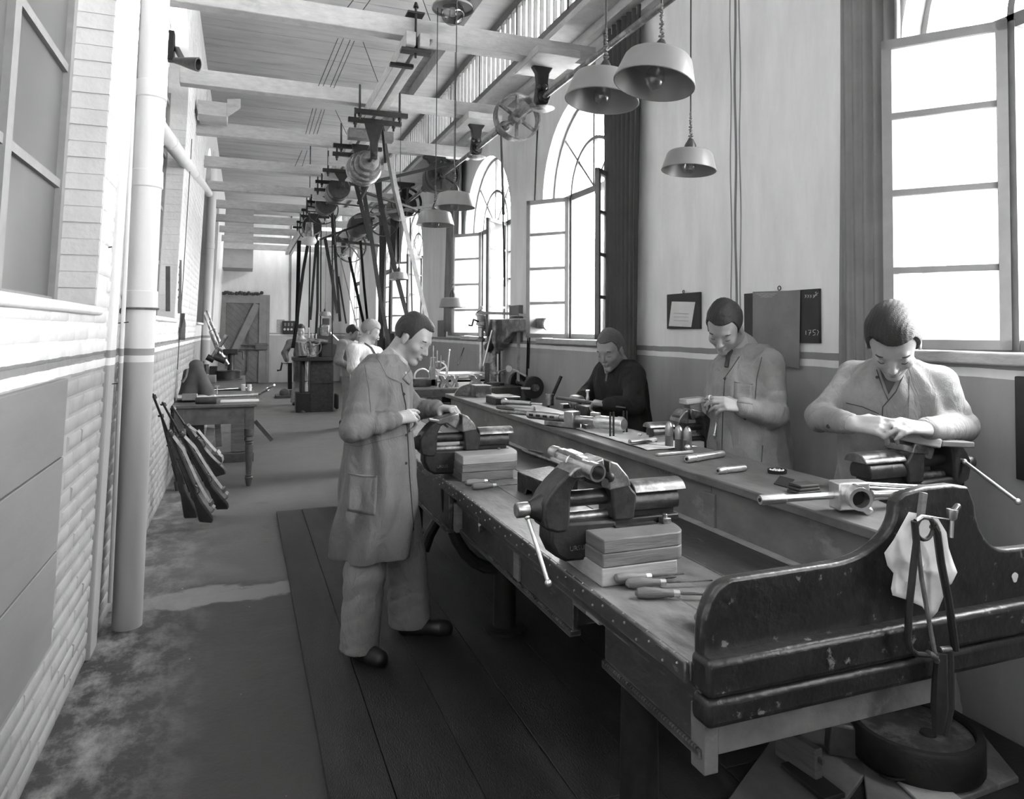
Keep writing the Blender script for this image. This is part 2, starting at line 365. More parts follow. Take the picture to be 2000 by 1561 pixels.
# cornice ledge and clerestory above
mb = MB(); mb.box((2.5, YB, 4.2), (3.4, YF, 4.26)); mb.box((2.72, YB, 4.12), (3.3, YF, 4.2)); mb.box((2.8, YB, 4.06), (3.3, YF, 4.12))
ob('trim_1', mb, 'white_wood', kind='structure', smooth=False)
mb = MB(); mb.box((2.5, YB, 4.26), (2.56, YF, 4.32)); mb.box((2.5, YB, 4.84), (2.58, YF, 5.0)); 
ob('trim_2', mb, 'frame_dark', kind='structure', smooth=False)
ob('trim_3', MB().box((2.2, YB, 4.93), (2.5, YF, ZC)), 'ceiling_paint', kind='structure', smooth=False)
cl = thing('clerestory', 'long strip of narrow upright panes above the cornice of the right wall', 'window', (2.53, 10, 4.3))
del cl['category']; cl['kind'] = 'structure'; cl.name = 'window_8'
y = 4.6; k = 0
while y < 20:
    wdt = .045 if k % 8 == 5 else .016
    ob('glazing_bar', MB().box((2.5, y-wdt/2, 4.3), (2.545, y+wdt/2, 4.86)), 'frame_dark', cl, smooth=False)
    ob('pane', MB().box((2.535, y+wdt/2, 4.3), (2.539, y+.142, 4.86)), 'frosted_glass', cl, smooth=False)
    y += .15; k += 1
ob('glazing_bars', MB().box((2.5, YB, 4.3), (2.53, YB+.05, 4.86)), 'frame_dark', cl, kind='stuff')
for yb in (6.35, 8.2, 10.0):                        # outside braces seen through the panes
    ob('outer_brace', MB().bar((2.72, yb, 4.24), (2.72, yb+.62, 4.95), .05, .08), 'frame_dark', cl, smooth=False)
# soffit/roof beyond clerestory
# far wall and wall behind
ob('wall_far', MB().box((-1.2, YF, 0), (3.4, YF+.25, ZC)), WALL_F, kind='structure', smooth=False)
ob('wall_behind', MB().box((-1.2, YB-.25, 0), (3.4, YB, ZC)), WALL_F, kind='structure', smooth=False)

# ---- windows of the right wall
FX = 3.0
def casement(parent, hinge, tip, z0, z1, fmat, gmat, name='casement'):
    h = Vector(hinge+(0,)); t = Vector(tip+(0,)); d = (t-h).normalized(); mb = MB(); up = Vector((0, 0, 1))
    H0, H1, Z0, Z1 = h+up*z0, t+up*z0, z0, z1
    for a in (h+d*.02, t-d*.02): mb.bar(a+up*z0, a+up*z1, .036, .04, up=d)
    for z in (z0+.02, z1-.02): mb.bar(h+up*z, t+up*z, .036, .04)
    n = 4
    for i in range(1, n): zz = z0+(z1-z0)*i/n; mb.bar(h+up*zz, t+up*zz, .026, .026)
    o = ob(name, mb, fmat, parent, smooth=False)
    nn = d.cross(up)
    for i in range(n):
        za, zb = z0+(z1-z0)*i/n+.015, z0+(z1-z0)*(i+1)/n-.015
        ob('pane', MB().bar(h+d*.03+up*((za+zb)/2), t-d*.03+up*((za+zb)/2), .004, zb-za), gmat, o, smooth=False)
    return o
def window(n, c, detail=True, opened=True, fmat='frame_paint'):
    w = bpy.data.objects.new('window_%d' % n, None); COL.objects.link(w); w.location = (FX, c, SILL); w['kind'] = 'structure'
    q = .43
    mb = MB(); x0, x1 = FX, FX+.05
    for yy in (c-WH, c+WH): mb.box((x0+.003, yy-.03, SILL+.004), (x1-.003, yy+.03, SPR))
    for yy in (c-WH+q, c+WH-q): mb.box((x0-.006, yy-.022, SILL+.006), (x1+.004, yy+.022, SPR))
    mb.box((x0, c-WH, SILL), (x1, c+WH, SILL+.05)); mb.box((x0, c-WH, SPR-.03), (x1, c+WH, SPR+.03))
    ob('window_frame', mb, fmat, w, smooth=False)
    mb = MB()
    def arcbar(rr, wd, y_c=c):
        pts = [(FX+.025, y_c-rr*math.cos(pi*i/24), SPR+rr*math.sin(pi*i/24)) for i in range(25)]; mb.ribbon(pts, .05, wd, (1, 0, 0))
    arcbar(WH-.01, .045); arcbar(WH-q, .03)
    mb.box((x0+.006, c-.014, SPR+.03), (x1-.013, c+.014, SPR+WH))
    for s in (-1, 1): mb.bar((FX+.025, c, SPR+.02), (FX+.025, c+s*WH*.72, SPR+WH*.68), .028, .022)
    ob('fanlight', mb, fmat, w)
    # glass: fan and side lights
    a = arch(c, WH-.02, SPR); vs = [(FX+.03, y, z) for y, z in a]; ob('pane', MB().add(vs, [tuple(range(len(vs)))]), 'glass', w, smooth=False)
    for s in (-1, 1):
        ye = c+s*(WH-q); 
        for i in range(4):
            za, zb = SILL+.05+(SPR-SILL-.08)*i/4, SILL+.05+(SPR-SILL-.08)*(i+1)/4
            ob('pane', MB().box((FX+.022, min(ye, c+s*WH)+.02, za+.008), (FX+.026, max(ye, c+s*WH)-.02, zb-.008)), 'glass', w, smooth=False)
            if i: ob('glazing_bar', MB().box((FX+.01, min(ye, c+s*WH), za-.01), (FX+.04, max(ye, c+s*WH), za+.01)), fmat, w, smooth=False)
    L = WH-q-.02
    if opened == 1:      # far leaf folded back into the room, near leaf too
        hy = c+WH-q
        casement(w, (FX-.02, hy), (FX-.02-.3, hy+.36), SILL+.01, SPR, fmat, 'frosted_glass')
        hy = c-WH+q
        casement(w, (FX-.02, hy), (FX-.02-.34, hy-.3), SILL+.01, SPR, fmat, 'frosted_glass')
    else:
        for s in (-1, 1): casement(w, (FX+.02, c+s*(WH-q)), (FX+.02, c+s*.01), SILL+.05, SPR-.03, fmat, 'glass')
    ob('window_sill', MB().box((XR-.05, c-WH-.06, SILL-.05), (FX+.06, c+WH+.06, SILL+.001)), 'white_wood', w, bevel=.008)
    return w
for i, c in enumerate(WIN): window(i+1, c, opened=1 if i in (1, 2, 3, 4) else 0, fmat='frame_paint' if i < 4 else 'frame_dark')
# ---- curtains, pushed to one side of a window
def curtain(name, y0, y1, z0, z1, m, label, folds=7, x=2.83, amp=.02, tw=0.0):
    rows = []
    n = folds*8
    for k in range(15):
        t = k/14; z = z1+(z0-z1)*t; row = []
        for i in range(n+1):
            s = i/n; yy = y0+(y1-y0)*s + tw*math.sin(t*2.2)*(s-.5)
            row.append((x-amp*(1+.6*math.sin(3*t+s*4))*math.sin(2*pi*folds*s+1.1*math.sin(3*t+s*5))-.012*t, yy, z))
        rows.append(row)
    o = ob(name, MB().grid(rows), m, ang=180); md = o.modifiers.new('thickness', 'SOLIDIFY'); md.thickness = .004; md.offset = 0
    return tag(o, label, 'curtain', 'dark curtains drawn aside at the windows')
curtain('window_curtain', 2.42, 2.78, .9, 4.11, 'curtain_mid', 'grey curtain drawn to the far side of the nearest arched window', 6)
curtain('window_curtain', 4.68, 5.3, .86, 4.11, 'curtain', 'wide dark curtain behind the seated older man by the second window', 8, x=2.8, tw=-.1)
curtain('window_curtain', 9.45, 10.2, 1.6, 4.05, 'curtain_mid', 'curtain beyond the third window, behind the faint hanging lamps', 6, x=2.8)
curtain('window_curtain', 13.85, 14.5, 1.0, 4.05, 'curtain', 'narrow dark curtain between the two farthest visible windows, left of the window belt', 6, x=2.8)
curtain('window_curtain', 14.75, 15.5, .01, 4.0, 'curtain', 'black curtain rising directly behind the white-haired man', 6, x=2.75)
# ---- left wall
LW = [(2.05, 3.72), (5.9, 7.75), (11.3, 13.0), (15.6, 17.2)]; LS, LSP = 1.72, 3.6
def lean(mb): mb.v = [(x+.04*z, y, z) for x, y, z in mb.v]; return mb
mb = MB(); ys = YB; X0, X1 = -1.1, -.697
for a, b in LW:
    c, hw = (a+b)/2, (b-a)/2
    mb.box((X0, ys, 0), (X1, a, ZC)); ys = b; mb.box((X0, a, 0), (X1, b, LS))
    ar = arch(c, hw, LSP)
    for (y0, z0), (y1, z1) in zip(ar[:-1], ar[1:]):
        mb.add([(x, y, z) for x in (X0, X1) for y, z in ((y0, z0), (y1, z1), (y1, ZC), (y0, ZC))], [(3, 2, 1, 0)[::-1], (4, 5, 6, 7)[::-1], (0, 1, 5, 4)[::-1]])
mb.box((X0, ys, 0), (X1, YF, ZC))
wl = ob('wall_left', lean(mb), WALL_L, kind='structure', smooth=False)
# painted bricks: the nearest ones each a part, the rest joined
def inopen(y0, y1, z0, z1):
    for a, b in LW:
        c, hw = (a+b)/2, (b-a)/2
        if y1 > a+.0 and y0 < b-.0 and z1 > LS:
            if z0 < LSP: return True
            for yq in (y0, y1):
                if abs(yq-c) < hw and z0-LSP < math.sqrt(max(0, hw*hw-(yq-c)**2))+.02: return True
    return False
bl, bh = .262, .0745
cands = []
r = 0; z = .004
while z < 4.9:
    y = 1.6+(.131 if r % 2 else 0)
    while y < 11.0:
        y0, y1 = y, y+bl-.009; z0, z1 = z, z+bh-.008
        y += bl
        if inopen(y0, y1, z0, z1):
            # clip bricks at jambs
            done = False
            for a, b in LW:
                if y0 < a < y1-.05 and not inopen(y0, a-.01, z0, z1): y1 = a-.004; done = True
                elif y0 < b-.05 and b < y1 and not inopen(b+.01, y1, z0, z1): y0 = b+.004; done = True
            if not done or y1-y0 < .03: continue
        if y0 < 3.16 and y1 > 1.5 and .5 < z1 and z0 < 1.43: continue     # covered by the boarding
        cands.append((y0, y1, z0, z1))
    z += bh; r += 1
cands.sort(key=lambda q: (q[0]**2+(q[2]-CH)**2) if q[0] > 2.2 else 1e3+q[0])
def brick(mb, q, jit=True):
    y0, y1, z0, z1 = q; d = .002+.0022*random.random(); j = .0045
    x1 = -.6945+d; c = .008
    f = lambda: random.uniform(-j, j)
    o = [(-.70, y0, z0), (-.70, y1, z0), (-.70, y1, z1), (-.70, y0, z1)]
    i = [(x1+f()*.5, y0+c+f(), z0+c+f()*.5), (x1+f()*.5, y1-c+f(), z0+c+f()*.5), (x1+f()*.5, y1-c+f(), z1-c+f()*.5), (x1+f()*.5, y0+c+f(), z1-c+f()*.5)]
    mb.add(o+i, [(4, 5, 6, 7), (0, 1, 5, 4), (1, 2, 6, 5), (2, 3, 7, 6), (3, 0, 4, 7)])
for q in cands[:300]:
    m = MB(); brick(m, q); m.f = [tuple(reversed(f)) for f in m.f]; ob('brick', lean(m), WALL_L, wl, ang=60)
m = MB()
for q in cands[300:]: brick(m, q)
m.f = [tuple(reversed(f)) for f in m.f]
ob('brickwork', lean(m), WALL_L, wl, kind='stuff', ang=60)
# reveal bricks: courses on the far jambs
for a, b in LW[:3]:
    m = MB(); z = LS+.01; k = 0
    while z < LSP:
        m.box((-.86, b-.006-.004*(k % 2), z), (-.70, b+.01, z+bh-.01)); z += bh; k += 1
    ob('jamb_bricks', lean(m), WALL_L, wl, kind='stuff')
# windows in the left wall (painted panes)
for n, (a, b) in enumerate(LW):
    w = bpy.data.objects.new('window_%d' % (n+9), None); COL.objects.link(w); w.location = (-.88, (a+b)/2, LS); w['kind'] = 'structure'
    mb = MB(); x = -.87
    for yy in (a+.03, (a+b)/2, b-.03): mb.box((x-.03, yy-.035, LS), (x+.02, yy+.035, 4.6))
    ob('window_frame', lean(mb), 'left_frame', w, smooth=False)
    for k in range(5):
        zz = LS+.02+k*.52
        ob('glazing_bar', lean(MB().box((x-.02, a, zz-.018), (x+.012, b, zz+.018))), 'left_frame', w, smooth=False)
        for s in (0, 1):
            ya, yb_ = (a+.065, (a+b)/2-.035) if s == 0 else ((a+b)/2+.035, b-.065)
            ob('pane', lean(MB().box((x-.012, ya, zz+.018), (x-.006, yb_, zz+.502))), 'painted_pane', w, smooth=False)
    ob('window_sill', lean(MB().box((-.95, a-.02, LS-.04), (-.67, b+.03, LS))), WALL_L, w, bevel=.012)
# pilaster and groove beside the near pipe
ob('trim_4', lean(MB().box((-.72, 4.02, 0), (-.672, 4.2, ZC))), WALL_L, kind='structure', bevel=.01)
# grey boarding on the lower wall
bd = thing('wall_boarding', 'flat grey painted boards fixed to the lower left wall at the picture edge', 'panel', (-.68, 2.4, 1.0))
for k, (z0, z1) in enumerate(((1.14, 1.43), (.79, 1.135), (.44, .785))):
    m = MB().box((-.70, 1.3, z0), (-.672+.002*k, 3.13 - (.0 if k < 2 else .0), z1)); ob('board', lean(m), mat('boarding_%d' % k, .19+.01*k, .6, 0, .1, 3, .1, 20, stretch=(1, .5, 2)), bd, bevel=.003)
# downpipes
def pipe(name, x, y, z0, z1, r, label, collars, m):
    t = thing(name, label, 'pipe', (x, y, z0))
    ob('pipe_shaft', MB().lathe((x+.022*z0, y, z0), (x+.022*z1, y, z1), [(0, r), (1, r)], 28), m, t)
    for zc in collars: ob('collar', MB().lathe((x+.022*zc, y, zc-.05), (x+.022*zc, y, zc+.05), [(0, r+.001), (.06, r+.007), (.94, r+.007), (1, r+.001)], 28), m, t)
    return t
PP = wall_mat('pipe_paint', .72, .42, .05, .06)
p1 = pipe('downpipe', -.565, 4.42, 0, ZC, .075, 'fat pale downpipe standing on the floor against the near left wall', (1.78, 2.45, 2.95), PP)
mb = MB().torus((-.565+.04, 4.42, 1.73), (0, 0, 1), .083, .006)
ob('wire_tie', mb, 'rope', p1)
ob('bracket', MB().box((-.7, 4.38, 1.70), (-.6, 4.46, 1.73)), 'iron', p1)
t = pipe('conduit', -.635, 4.3, .18, ZC, .011, 'thin conduit running up the wall just left of the fat downpipe', (), PP)
A, B = at(303, 225, X=-.58), at(410, 378, X=-.60)
t = thing('sloping_pipe', 'pale pipe sloping down along the wall between two downpipes', 'pipe', B)
P1 = Vector((-.5, 4.55, A.z+.12)); Bp = Vector((-.58, 10.6, 3.04)); A2 = Vector((-.56, 5.6, 4.2))
Aq = at(303, 240, X=-.56); Bq = at(408, 378, X=-.56)
Am = Aq+(Bq-Aq)*.5
ob('pipe_run', MB().lathe(Aq-(Bq-Aq).normalized()*.55, Bq, [(0, .06), (1, .06)], 20), PP, t)
for f in (.12, .5): ob('collar', MB().lathe(Aq+(Bq-Aq)*f, Aq+(Bq-Aq)*(f+.012), [(0, .066), (1, .066)], 20), PP, t)
p2 = pipe('downpipe', -.60, Bq.y+.05, 0, 4.6, .07, 'second downpipe further along the left wall, met by the sloping pipe', (3.0,), PP)
# ================================================================ overhead: beams, shafting, pulleys, lamps
BZ0, BZ1 = 3.87, 4.02
beamY = [5.405+1.78*k for k in range(10)]
ordn = ['nearest', 'second', 'third', 'fourth', 'fifth', 'sixth', 'seventh', 'eighth', 'ninth', 'farthest']
for k, y in enumerate(beamY):
    mb = MB().box((-.575, y-.06, BZ0), (2.76, y+.055, BZ1)); 
    o = ob('ceiling_beam', mb, 'white_wood', bevel=.006); tag(o, '%s of the white wooden beams crossing the room overhead' % ordn[k], 'beam', 'white cross beams')
    o.location.z = 0
# plank and dark stains on the nearest beam, right part
mb = MB().box((1.34, 5.33, 3.85), (2.75, 5.47, 3.872)); ob('packing_board', mb, 'white_wood', bpy.data.objects['ceiling_beam'], bevel=.003)
tw = thing('twin_timber', 'pair of long white timbers slung under the cross beams down the room', 'timber', (1.2, 5.25, 3.77))
for x0 in (1.115, 1.22): ob('timber', MB().box((x0, 5.24, 3.765), (x0+.075, 21.5, 3.87)), 'white_wood', tw, bevel=.005)
mb = MB().box((2.13, 5.1, 3.80), (2.5, 5.62, 3.87)); o = ob('bearer_board', mb, 'white_wood', bevel=.006); tag(o, 'white board under the nearest beam carrying the first shaft hanger', 'board')
o = ob('bearer_board', MB().box((2.13, 6.95, 3.80), (2.5, 7.4, 3.87)), 'white_wood', bevel=.006); tag(o, 'white board under the second beam carrying the second shaft hanger', 'board')
# small black plates on the near twin end
cl_ = thing('clamp_plate', 'black iron clamp plates and hanging bolt at the near end of the twin timbers', 'clamp', (1.2, 5.3, 3.76))
ob('plate', MB().box((1.09, 5.28, 3.735), (1.32, 5.36, 3.762)), 'black_iron', cl_, bevel=.003)
ob('plate', MB().box((1.07, 5.62, 3.735), (1.26, 5.67, 3.762)), 'black_iron', cl_, bevel=.003)
ob('bolt', MB().cyl((1.205, 5.32, 3.70), (1.205, 5.32, 4.12), .009).cyl((1.205, 5.32, 4.09), (1.205, 5.32, 4.13), .022, .01), 'black_iron', cl_)
ob('washer_plate', MB().box((1.14, 5.3, 4.04), (1.27, 5.42, 4.055)), 'black_iron', cl_)
# cross rails (clamped pairs) along the twin timbers, each with drop bolts
k = 0
rails = [6.95, 7.25, 8.35, 8.75, 9.7, 10.5, 11.1, 12.2, 13.1, 13.8, 14.6, 15.4]
for i, y in enumerate(rails):
    t = thing('clamp_rail', ordn[i]+' black clamp rail bolted across the twin timbers' if i < 10 else 'black clamp rail bolted across the far end of the twin timbers'+(' last of all' if i == 11 else ''), 'clamp', (1.2, y, 3.74), 'clamp rails on the twin timbers')
    t['label'] = ordn[min(i, 9)]+' black clamp rail bolted across the twin timbers' if i < 9 else ['tenth black clamp rail, deep among the far pulleys', 'next to last black clamp rail on the twin timbers', 'farthest black clamp rail on the twin timbers'][i-9]
    ob('rail', MB().box((.98-.02*(i % 3), y-.025, 3.715), (1.50, y+.025, 3.76)), 'black_iron', t, bevel=.003)
    for x in (1.03, 1.42): ob('bolt', MB().cyl((x, y, 3.66), (x, y, 4.0 if i % 2 == 0 else 3.86), .011, n=8).cyl((x, y, 3.69), (x, y, 3.715), .02, n=6), 'black_iron', t)
for i, (y, x0, x1) in enumerate([(7.7, 1.02, 1.5), (9.0, .96, 1.40), (9.9, 1.0, 1.42), (11.6, 1.0, 1.42), (12.6, 1.0, 1.42), (14.0, 1.0, 1.42)]):
    o = ob('cross_timber', MB().box((x0, y-.06, 3.66), (x1, y+.06, 3.765)), 'white_wood' if i else 'grey_wood', bevel=.006)
    tag(o, ['greyish block of timber across the twins before the first stepped pulley', 'second cross block, above the first stepped pulley', 'third cross block behind the first stepped pulley', 'fourth cross block from the camera under the twin timbers', 'fifth cross block from the camera under the twin timbers', 'farthest cross block under the twin timbers'][i], 'timber', 'cross blocks under the twin timbers')
    if i > 2: o['group'] = 'cross blocks under the twin timbers'
def wheel(parent, c, r, w, ax, spokes=6, hub=.05, m='iron', rim=.012):
    c = Vector(c); ax = Vector(ax).normalized(); u = Vector((0, 0, 1)); a = ax.cross(u).normalized()
    ob('rim', MB().lathe(c-ax*w/2, c+ax*w/2, [(0, r), (1, r), (1, r-rim), (0, r-rim), (0, r)], 36, cap=False), m, parent)
    ob('hub', MB().cyl(c-ax*(w*.6), c+ax*(w*.6), hub, n=18), m, parent)
    for i in range(spokes):
        th = 2*pi*i/spokes+.5; d = a*math.cos(th)+u*math.sin(th)
        ob('spoke', MB().bar(c+d*hub*.8, c+d*(r-rim*.5), .022*min(1, r/.18), .03*min(1, r/.18), up=ax), m, parent, smooth=False)
SX, SZ = 2.29, 3.545
t = thing('line_shaft', 'long iron line shaft running the length of the room under the right beam ends', 'shaft', (SX, 5, SZ))
ob('shaft', MB().cyl((SX, 3.0, SZ), (SX, 20.5, SZ), .023, n=14), 'worn_steel', t)
for y in (6.35, 9.4): ob('coupling', MB().lathe((SX, y-.07, SZ), (SX, y+.07, SZ), [(0, .04), (.1, .055), (.9, .055), (1, .04)], 18), 'iron', t)
def hanger(y, label):
    t = thing('shaft_hanger', label, 'hanger', (SX, y, SZ), 'hangers of the line shaft')
    h = .325
    prof = [(-.15, h-.0), (.15, h), (.15, h-.035), (.10, h-.05), (.055, h-.12), (.045, h-.2), (.06, 0), (.05, -.05), (0, -.075), (-.05, -.05), (-.06, 0), (-.045, h-.2), (-.055, h-.12), (-.10, h-.05), (-.15, h-.035)]
    ob('bracket', MB().prism(prof, (SX, y-.035, SZ-.0), (1, 0, 0), (0, 0, 1), (0, .07, 0)), 'black_iron', t, bevel=.008, seg=1)
    ob('bearing', MB().cyl((SX, y-.07, SZ), (SX, y+.07, SZ), .045, n=16), 'iron', t)
    ob('oil_cup', MB().sphere((SX-.05, y-.05, SZ+.07), .026), 'iron', t)
    ob('oil_cup', MB().sphere((SX+.0, y-.06, SZ+.075), .024), 'iron', t)
    ob('drip_pan', MB().lathe((SX, y-.02, SZ-.115), (SX, y-.02, SZ-.09), [(0, .05), (1, .1), (1, .094), (.2, .045)], 20), 'worn_steel', t)
    ob('pan_strap', MB().bar((SX, y-.02, SZ-.1), (SX, y-.02, SZ-.04), .015, .006), 'iron', t)
    return t
for i, k in enumerate((0, 1, 2, 3, 5, 7)): hanger(beamY[k], ['black shaft hanger nearest the camera, beside the spoked wheel', 'second black shaft hanger, under the second beam', 'third shaft hanger, behind the faint hanging lamp', 'distant black shaft hanger under the fourth beam', 'very distant shaft hanger before the big spoked wheel', 'farthest shaft hanger of the line shaft'][i])
t = thing('spoked_pulley', 'large spoked iron belt wheel on the line shaft nearest the camera', 'pulley', (SX, 5.95, SZ)); wheel(t, (SX, 5.98, SZ), .212, .10, (0, 1, 0), 6, .065, 'worn_steel')
t = thing('spoked_pulley', 'spoked belt wheel on the line shaft behind the upper faint lamp', 'pulley', (SX, 8.6, SZ)); wheel(t, (SX, 8.55, SZ), .2, .09, (0, 1, 0), 6, .05)
ob('cone_step', MB().lathe((SX, 8.7, SZ), (SX, 9.2, SZ), [(0, .19), (.25, .19), (.26, .16), (.5, .16), (.51, .13), (.75, .13), (.76, .1), (1, .1)], 24), 'iron', t)
t = thing('spoked_pulley', 'spoked wheel further along the line shaft, over the faint lamps', 'pulley', (SX, 10.7, SZ)); wheel(t, (SX, 10.6, SZ), .22, .1, (0, 1, 0), 6, .05)
ob('drum', MB().lathe((SX, 10.8, SZ), (SX, 11.2, SZ), [(0, .2), (1, .2)], 24), 'iron', t)
t = thing('spoked_pulley', 'thin-rimmed wheel on the far line shaft left of the tall window', 'pulley', (SX, 12.6, SZ)); wheel(t, (SX, 12.5, SZ), .28, .08, (0, 1, 0), 6, .05)
bigc = at(685, 480, Y=14.2)
t = thing('spoked_pulley', 'big thin-spoked wheel hanging low against the far wall', 'pulley', bigc); wheel(t, bigc, .33, .07, (-.25, 1, 0), 9, .04, 'black_iron', .02)
ob('drum', MB().lathe(bigc+Vector((.08, -.9, .32)), bigc+Vector((.08, -.3, .32)), [(0, .2), (.5, .22), (1, .2)], 24), 'black_iron', t)
ob('bearing_arm', MB().bar(bigc+Vector((0, .0, 0)), Vector((bigc.x+.05, bigc.y, 3.8)), .06, .05), 'black_iron', t)
# countershafts with stepped pulleys under the twin timbers
def counter(px, py, Y, rs, L, label, big=0, m='worn_steel'):
    c = at(px, py, Y=Y); t = thing('stepped_pulley', label, 'pulley', c, 'stepped pulleys under the twin timbers')
    n = len(rs); prof = []
    for i, r in enumerate(rs): prof += [(i/n, r-.006), (i/n+.04/n, r), ((i+.94)/n, r), ((i+.99)/n, r-.006)]
    ob('cone', MB().lathe(c, c+Vector((0, L, 0)), prof, 32), m, t)
    ob('spindle', MB().cyl(c-Vector((0, .35, 0)), c+Vector((0, L+.25, 0)), .018, n=10), 'iron', t)
    for y in (-.28, L+.16):
        ob('drop_bracket', MB().prism([(-.1, 3.72-c.z), (.1, 3.72-c.z), (.04, (3.72-c.z)*.4), (.035, -.04), (-.035, -.04), (-.04, (3.72-c.z)*.4)], (c.x, c.y+y, c.z), (1, 0, 0), (0, 0, 1), (0, .05, 0)), 'black_iron', t, bevel=.006, seg=1)
    if big: wheel(t, c+Vector((0, L+.1, 0)), big, .05, (0, 1, 0), 5, .04, 'black_iron')
    return t
counter(722, 314, 7.5, [.1, .135, .165, .19], .46, 'nearest stepped pulley, shiny stepped drums under the twin timbers')
counter(663, 367, 10.0, [.15, .155, .13, .13], .7, 'second stepped pulley, dark drum beyond the shiny one', 0, 'iron')
counter(638, 397, 11.8, [.17, .14, .14], .5, 'third pulley with an open spoked wheel behind it', .26, 'iron')
counter(610, 440, 13.6, [.17, .17, .14], .5, 'farthest pulley cluster above the glass globe at the far end', .2, 'black_iron')
# belt-shifter bars: long diagonal rods between the shafts
def rodthing(name, p, q, r, m, label, cat, flat=None):
    mb = MB().bar(p, q, flat[0], flat[1]) if flat else MB().cyl(p, q, r, n=8)
    o = ob(name, mb, m); return tag(o, label, cat)
i = 0
for a, b, Y, w, lab in [((690, 425), (870, 398), 9.4, .05, 'dark belt-shifter bar crossing under the first stepped pulley'), ((700, 362), (900, 315), 8.2, .05, 'upper dark belt-shifter bar reaching toward the line shaft'),
        ((655, 470), (740, 480), 12.5, .06, 'lower dark shifter bar near the far end'), ((625, 468), (725, 430), 12.0, .05, 'short slanting shifter bar above the far belts'), ((700, 372), (815, 410), 9.2, .04, 'slanting shifter bar falling to the right above the window'),
        ((742, 352), (744, 440), 9.8, .05, 'upright dark bar hanging right of the shiny pulley'), ((648, 395), (652, 478), 12.2, .05, 'upright dark bar beside the third pulley'), ((700, 398), (722, 352), 9.0, .04, 'slanting dark fork at the shiny stepped pulley'), ((745, 232), (753, 318), 7.3, .025, 'long thin rod hanging from the second clamp rail'),((640, 396), (870, 420), 10.2, .025, 'thin long rod between the second pulley and the lamps')]:
    P, Q = at(*a, Y=Y), at(*b, Y=Y+.2); o = rodthing('shifter_bar', P, Q, 0, 'black_iron', lab, 'bar', (w, w*.7)); i += 1
# pulley belts: long flat dark straps down to the machines
def belt(pts, Y0, Y1, w, m, label):
    n = len(pts); P = [at(px, py, Y=Y0+(Y1-Y0)*i/(n-1)) for i, (px, py) in enumerate(pts)]
    # subdivide with a slight twist
    Q = []
    for a, b in zip(P[:-1], P[1:]):
        for j in range(6): Q.append(a+(b-a)*j/6)
    Q.append(P[-1])
    o = ob('drive_belt', MB().ribbon(Q, w, .006, [Vector((math.cos(.5*k/len(Q)), .5*math.sin(.9*k/len(Q)), 0)) for k in range(len(Q))]), m); tag(o, label, 'belt'); return o
BL = [([(584, 470), (582, 560), (580, 630), (572, 680)], 14.6, 14.9, .075, 'belt_dark', 'leftmost broad dark belt in front of the far wall'),
 ([(601, 478), (592, 530), (583, 600), (578, 650)], 14.5, 14.8, .06, 'belt_dark', 'dark belt crossing the leftmost belt from the globe lamp'),
 ([(606, 470), (603, 655)], 14.6, 14.8, .03, 'belt_dark', 'thin belt just right of the crossed pair'),
 ([(619, 455), (606, 625)], 14.4, 14.7, .05, 'belt_dark', 'belt slanting from the far cluster down to the left'),
 ([(621, 470), (620, 600), (617, 655)], 14.2, 14.5, .05, 'belt_dark', 'broad dark upright belt over the tall machine'),
 ([(627, 440), (626, 640)], 14.2, 14.4, .025, 'belt_dark', 'thin upright belt left of the small shaded lamp'),
 ([(635, 466), (648, 540), (659, 612)], 13.4, 13.8, .06, 'belt_dark', 'dark belt slanting right onto the milling machine'),
 ([(649, 426), (649, 700)], 14.0, 14.2, .025, 'belt_dark', 'thin vertical belt beside the tall machine'),
 ([(652, 420), (655, 500), (664, 628)], 12.6, 13.2, .05, 'belt_dark', 'belt hanging to the looped iron hook'),
 ([(661, 540), (676, 632)], 12.9, 13.2, .03, 'belt_dark', 'short belt above the dark-haired far worker'),
 ([(664, 502), (698, 640)], 12.2, 12.6, .018, 'belt_pale', 'pale cord slanting down between the two far workers'),
 ([(682, 502), (697, 570), (712, 640)], 11.5, 12, .045, 'belt_dark', 'belt passing just left of the white-haired man'),
 ([(704, 470), (711, 560), (718, 630)], 11.4, 11.8, .04, 'belt_dark', 'belt ending at the head of the white-haired man'),
 ([(708, 360), (726, 470), (742, 580), (760, 672)], 9.2, 9.6, .055, 'belt_dark', 'long dark belt crossing the farthest windows'),
 ([(735, 350), (748, 420), (770, 520), (794, 614)], 8.4, 9.0, .06, 'belt_dark', 'broad long dark belt running down behind the nearest worker'),
 ([(690, 340), (704, 395), (722, 470)], 8.6, 8.8, .05, 'belt_dark', 'belt leaving the shiny stepped pulley'),
 ([(746, 240), (756, 300), (768, 370), (780, 420)], 7.7, 8.0, .03, 'black_iron', 'dark rod hanging beside the twin timbers'),
 ([(762, 308), (776, 380), (800, 480), (834, 622)], 7.9, 8.3, .05, 'belt_pale', 'long pale strap slanting down behind the head of the nearest worker'),
 ([(801, 425), (805, 612)], 8.7, 8.7, .014, 'belt_dark', 'thin cord hanging in front of the fourth window'),
 ([(978, 245), (985, 420)], 6.3, 6.6, .016, 'belt_dark', 'thin cord dropping from the big spoked wheel past the third window')]
for b in BL: belt(*b)
# thin rods and cords by the right wall
for (a, b, X, lab) in [((1050, 250), (1032, 720), 2.75, 'dark cord down the wall left of the second window'), ((978, 250), (986, 560), 2.78, 'thin cord across the third window')]:
    tag(ob('wall_line', MB().cyl(at(*a, X=X), at(*b, X=X), .009, n=6), 'belt_dark'), lab, 'cord')
h = at(990, 277, X=2.84)
wc_ = {}
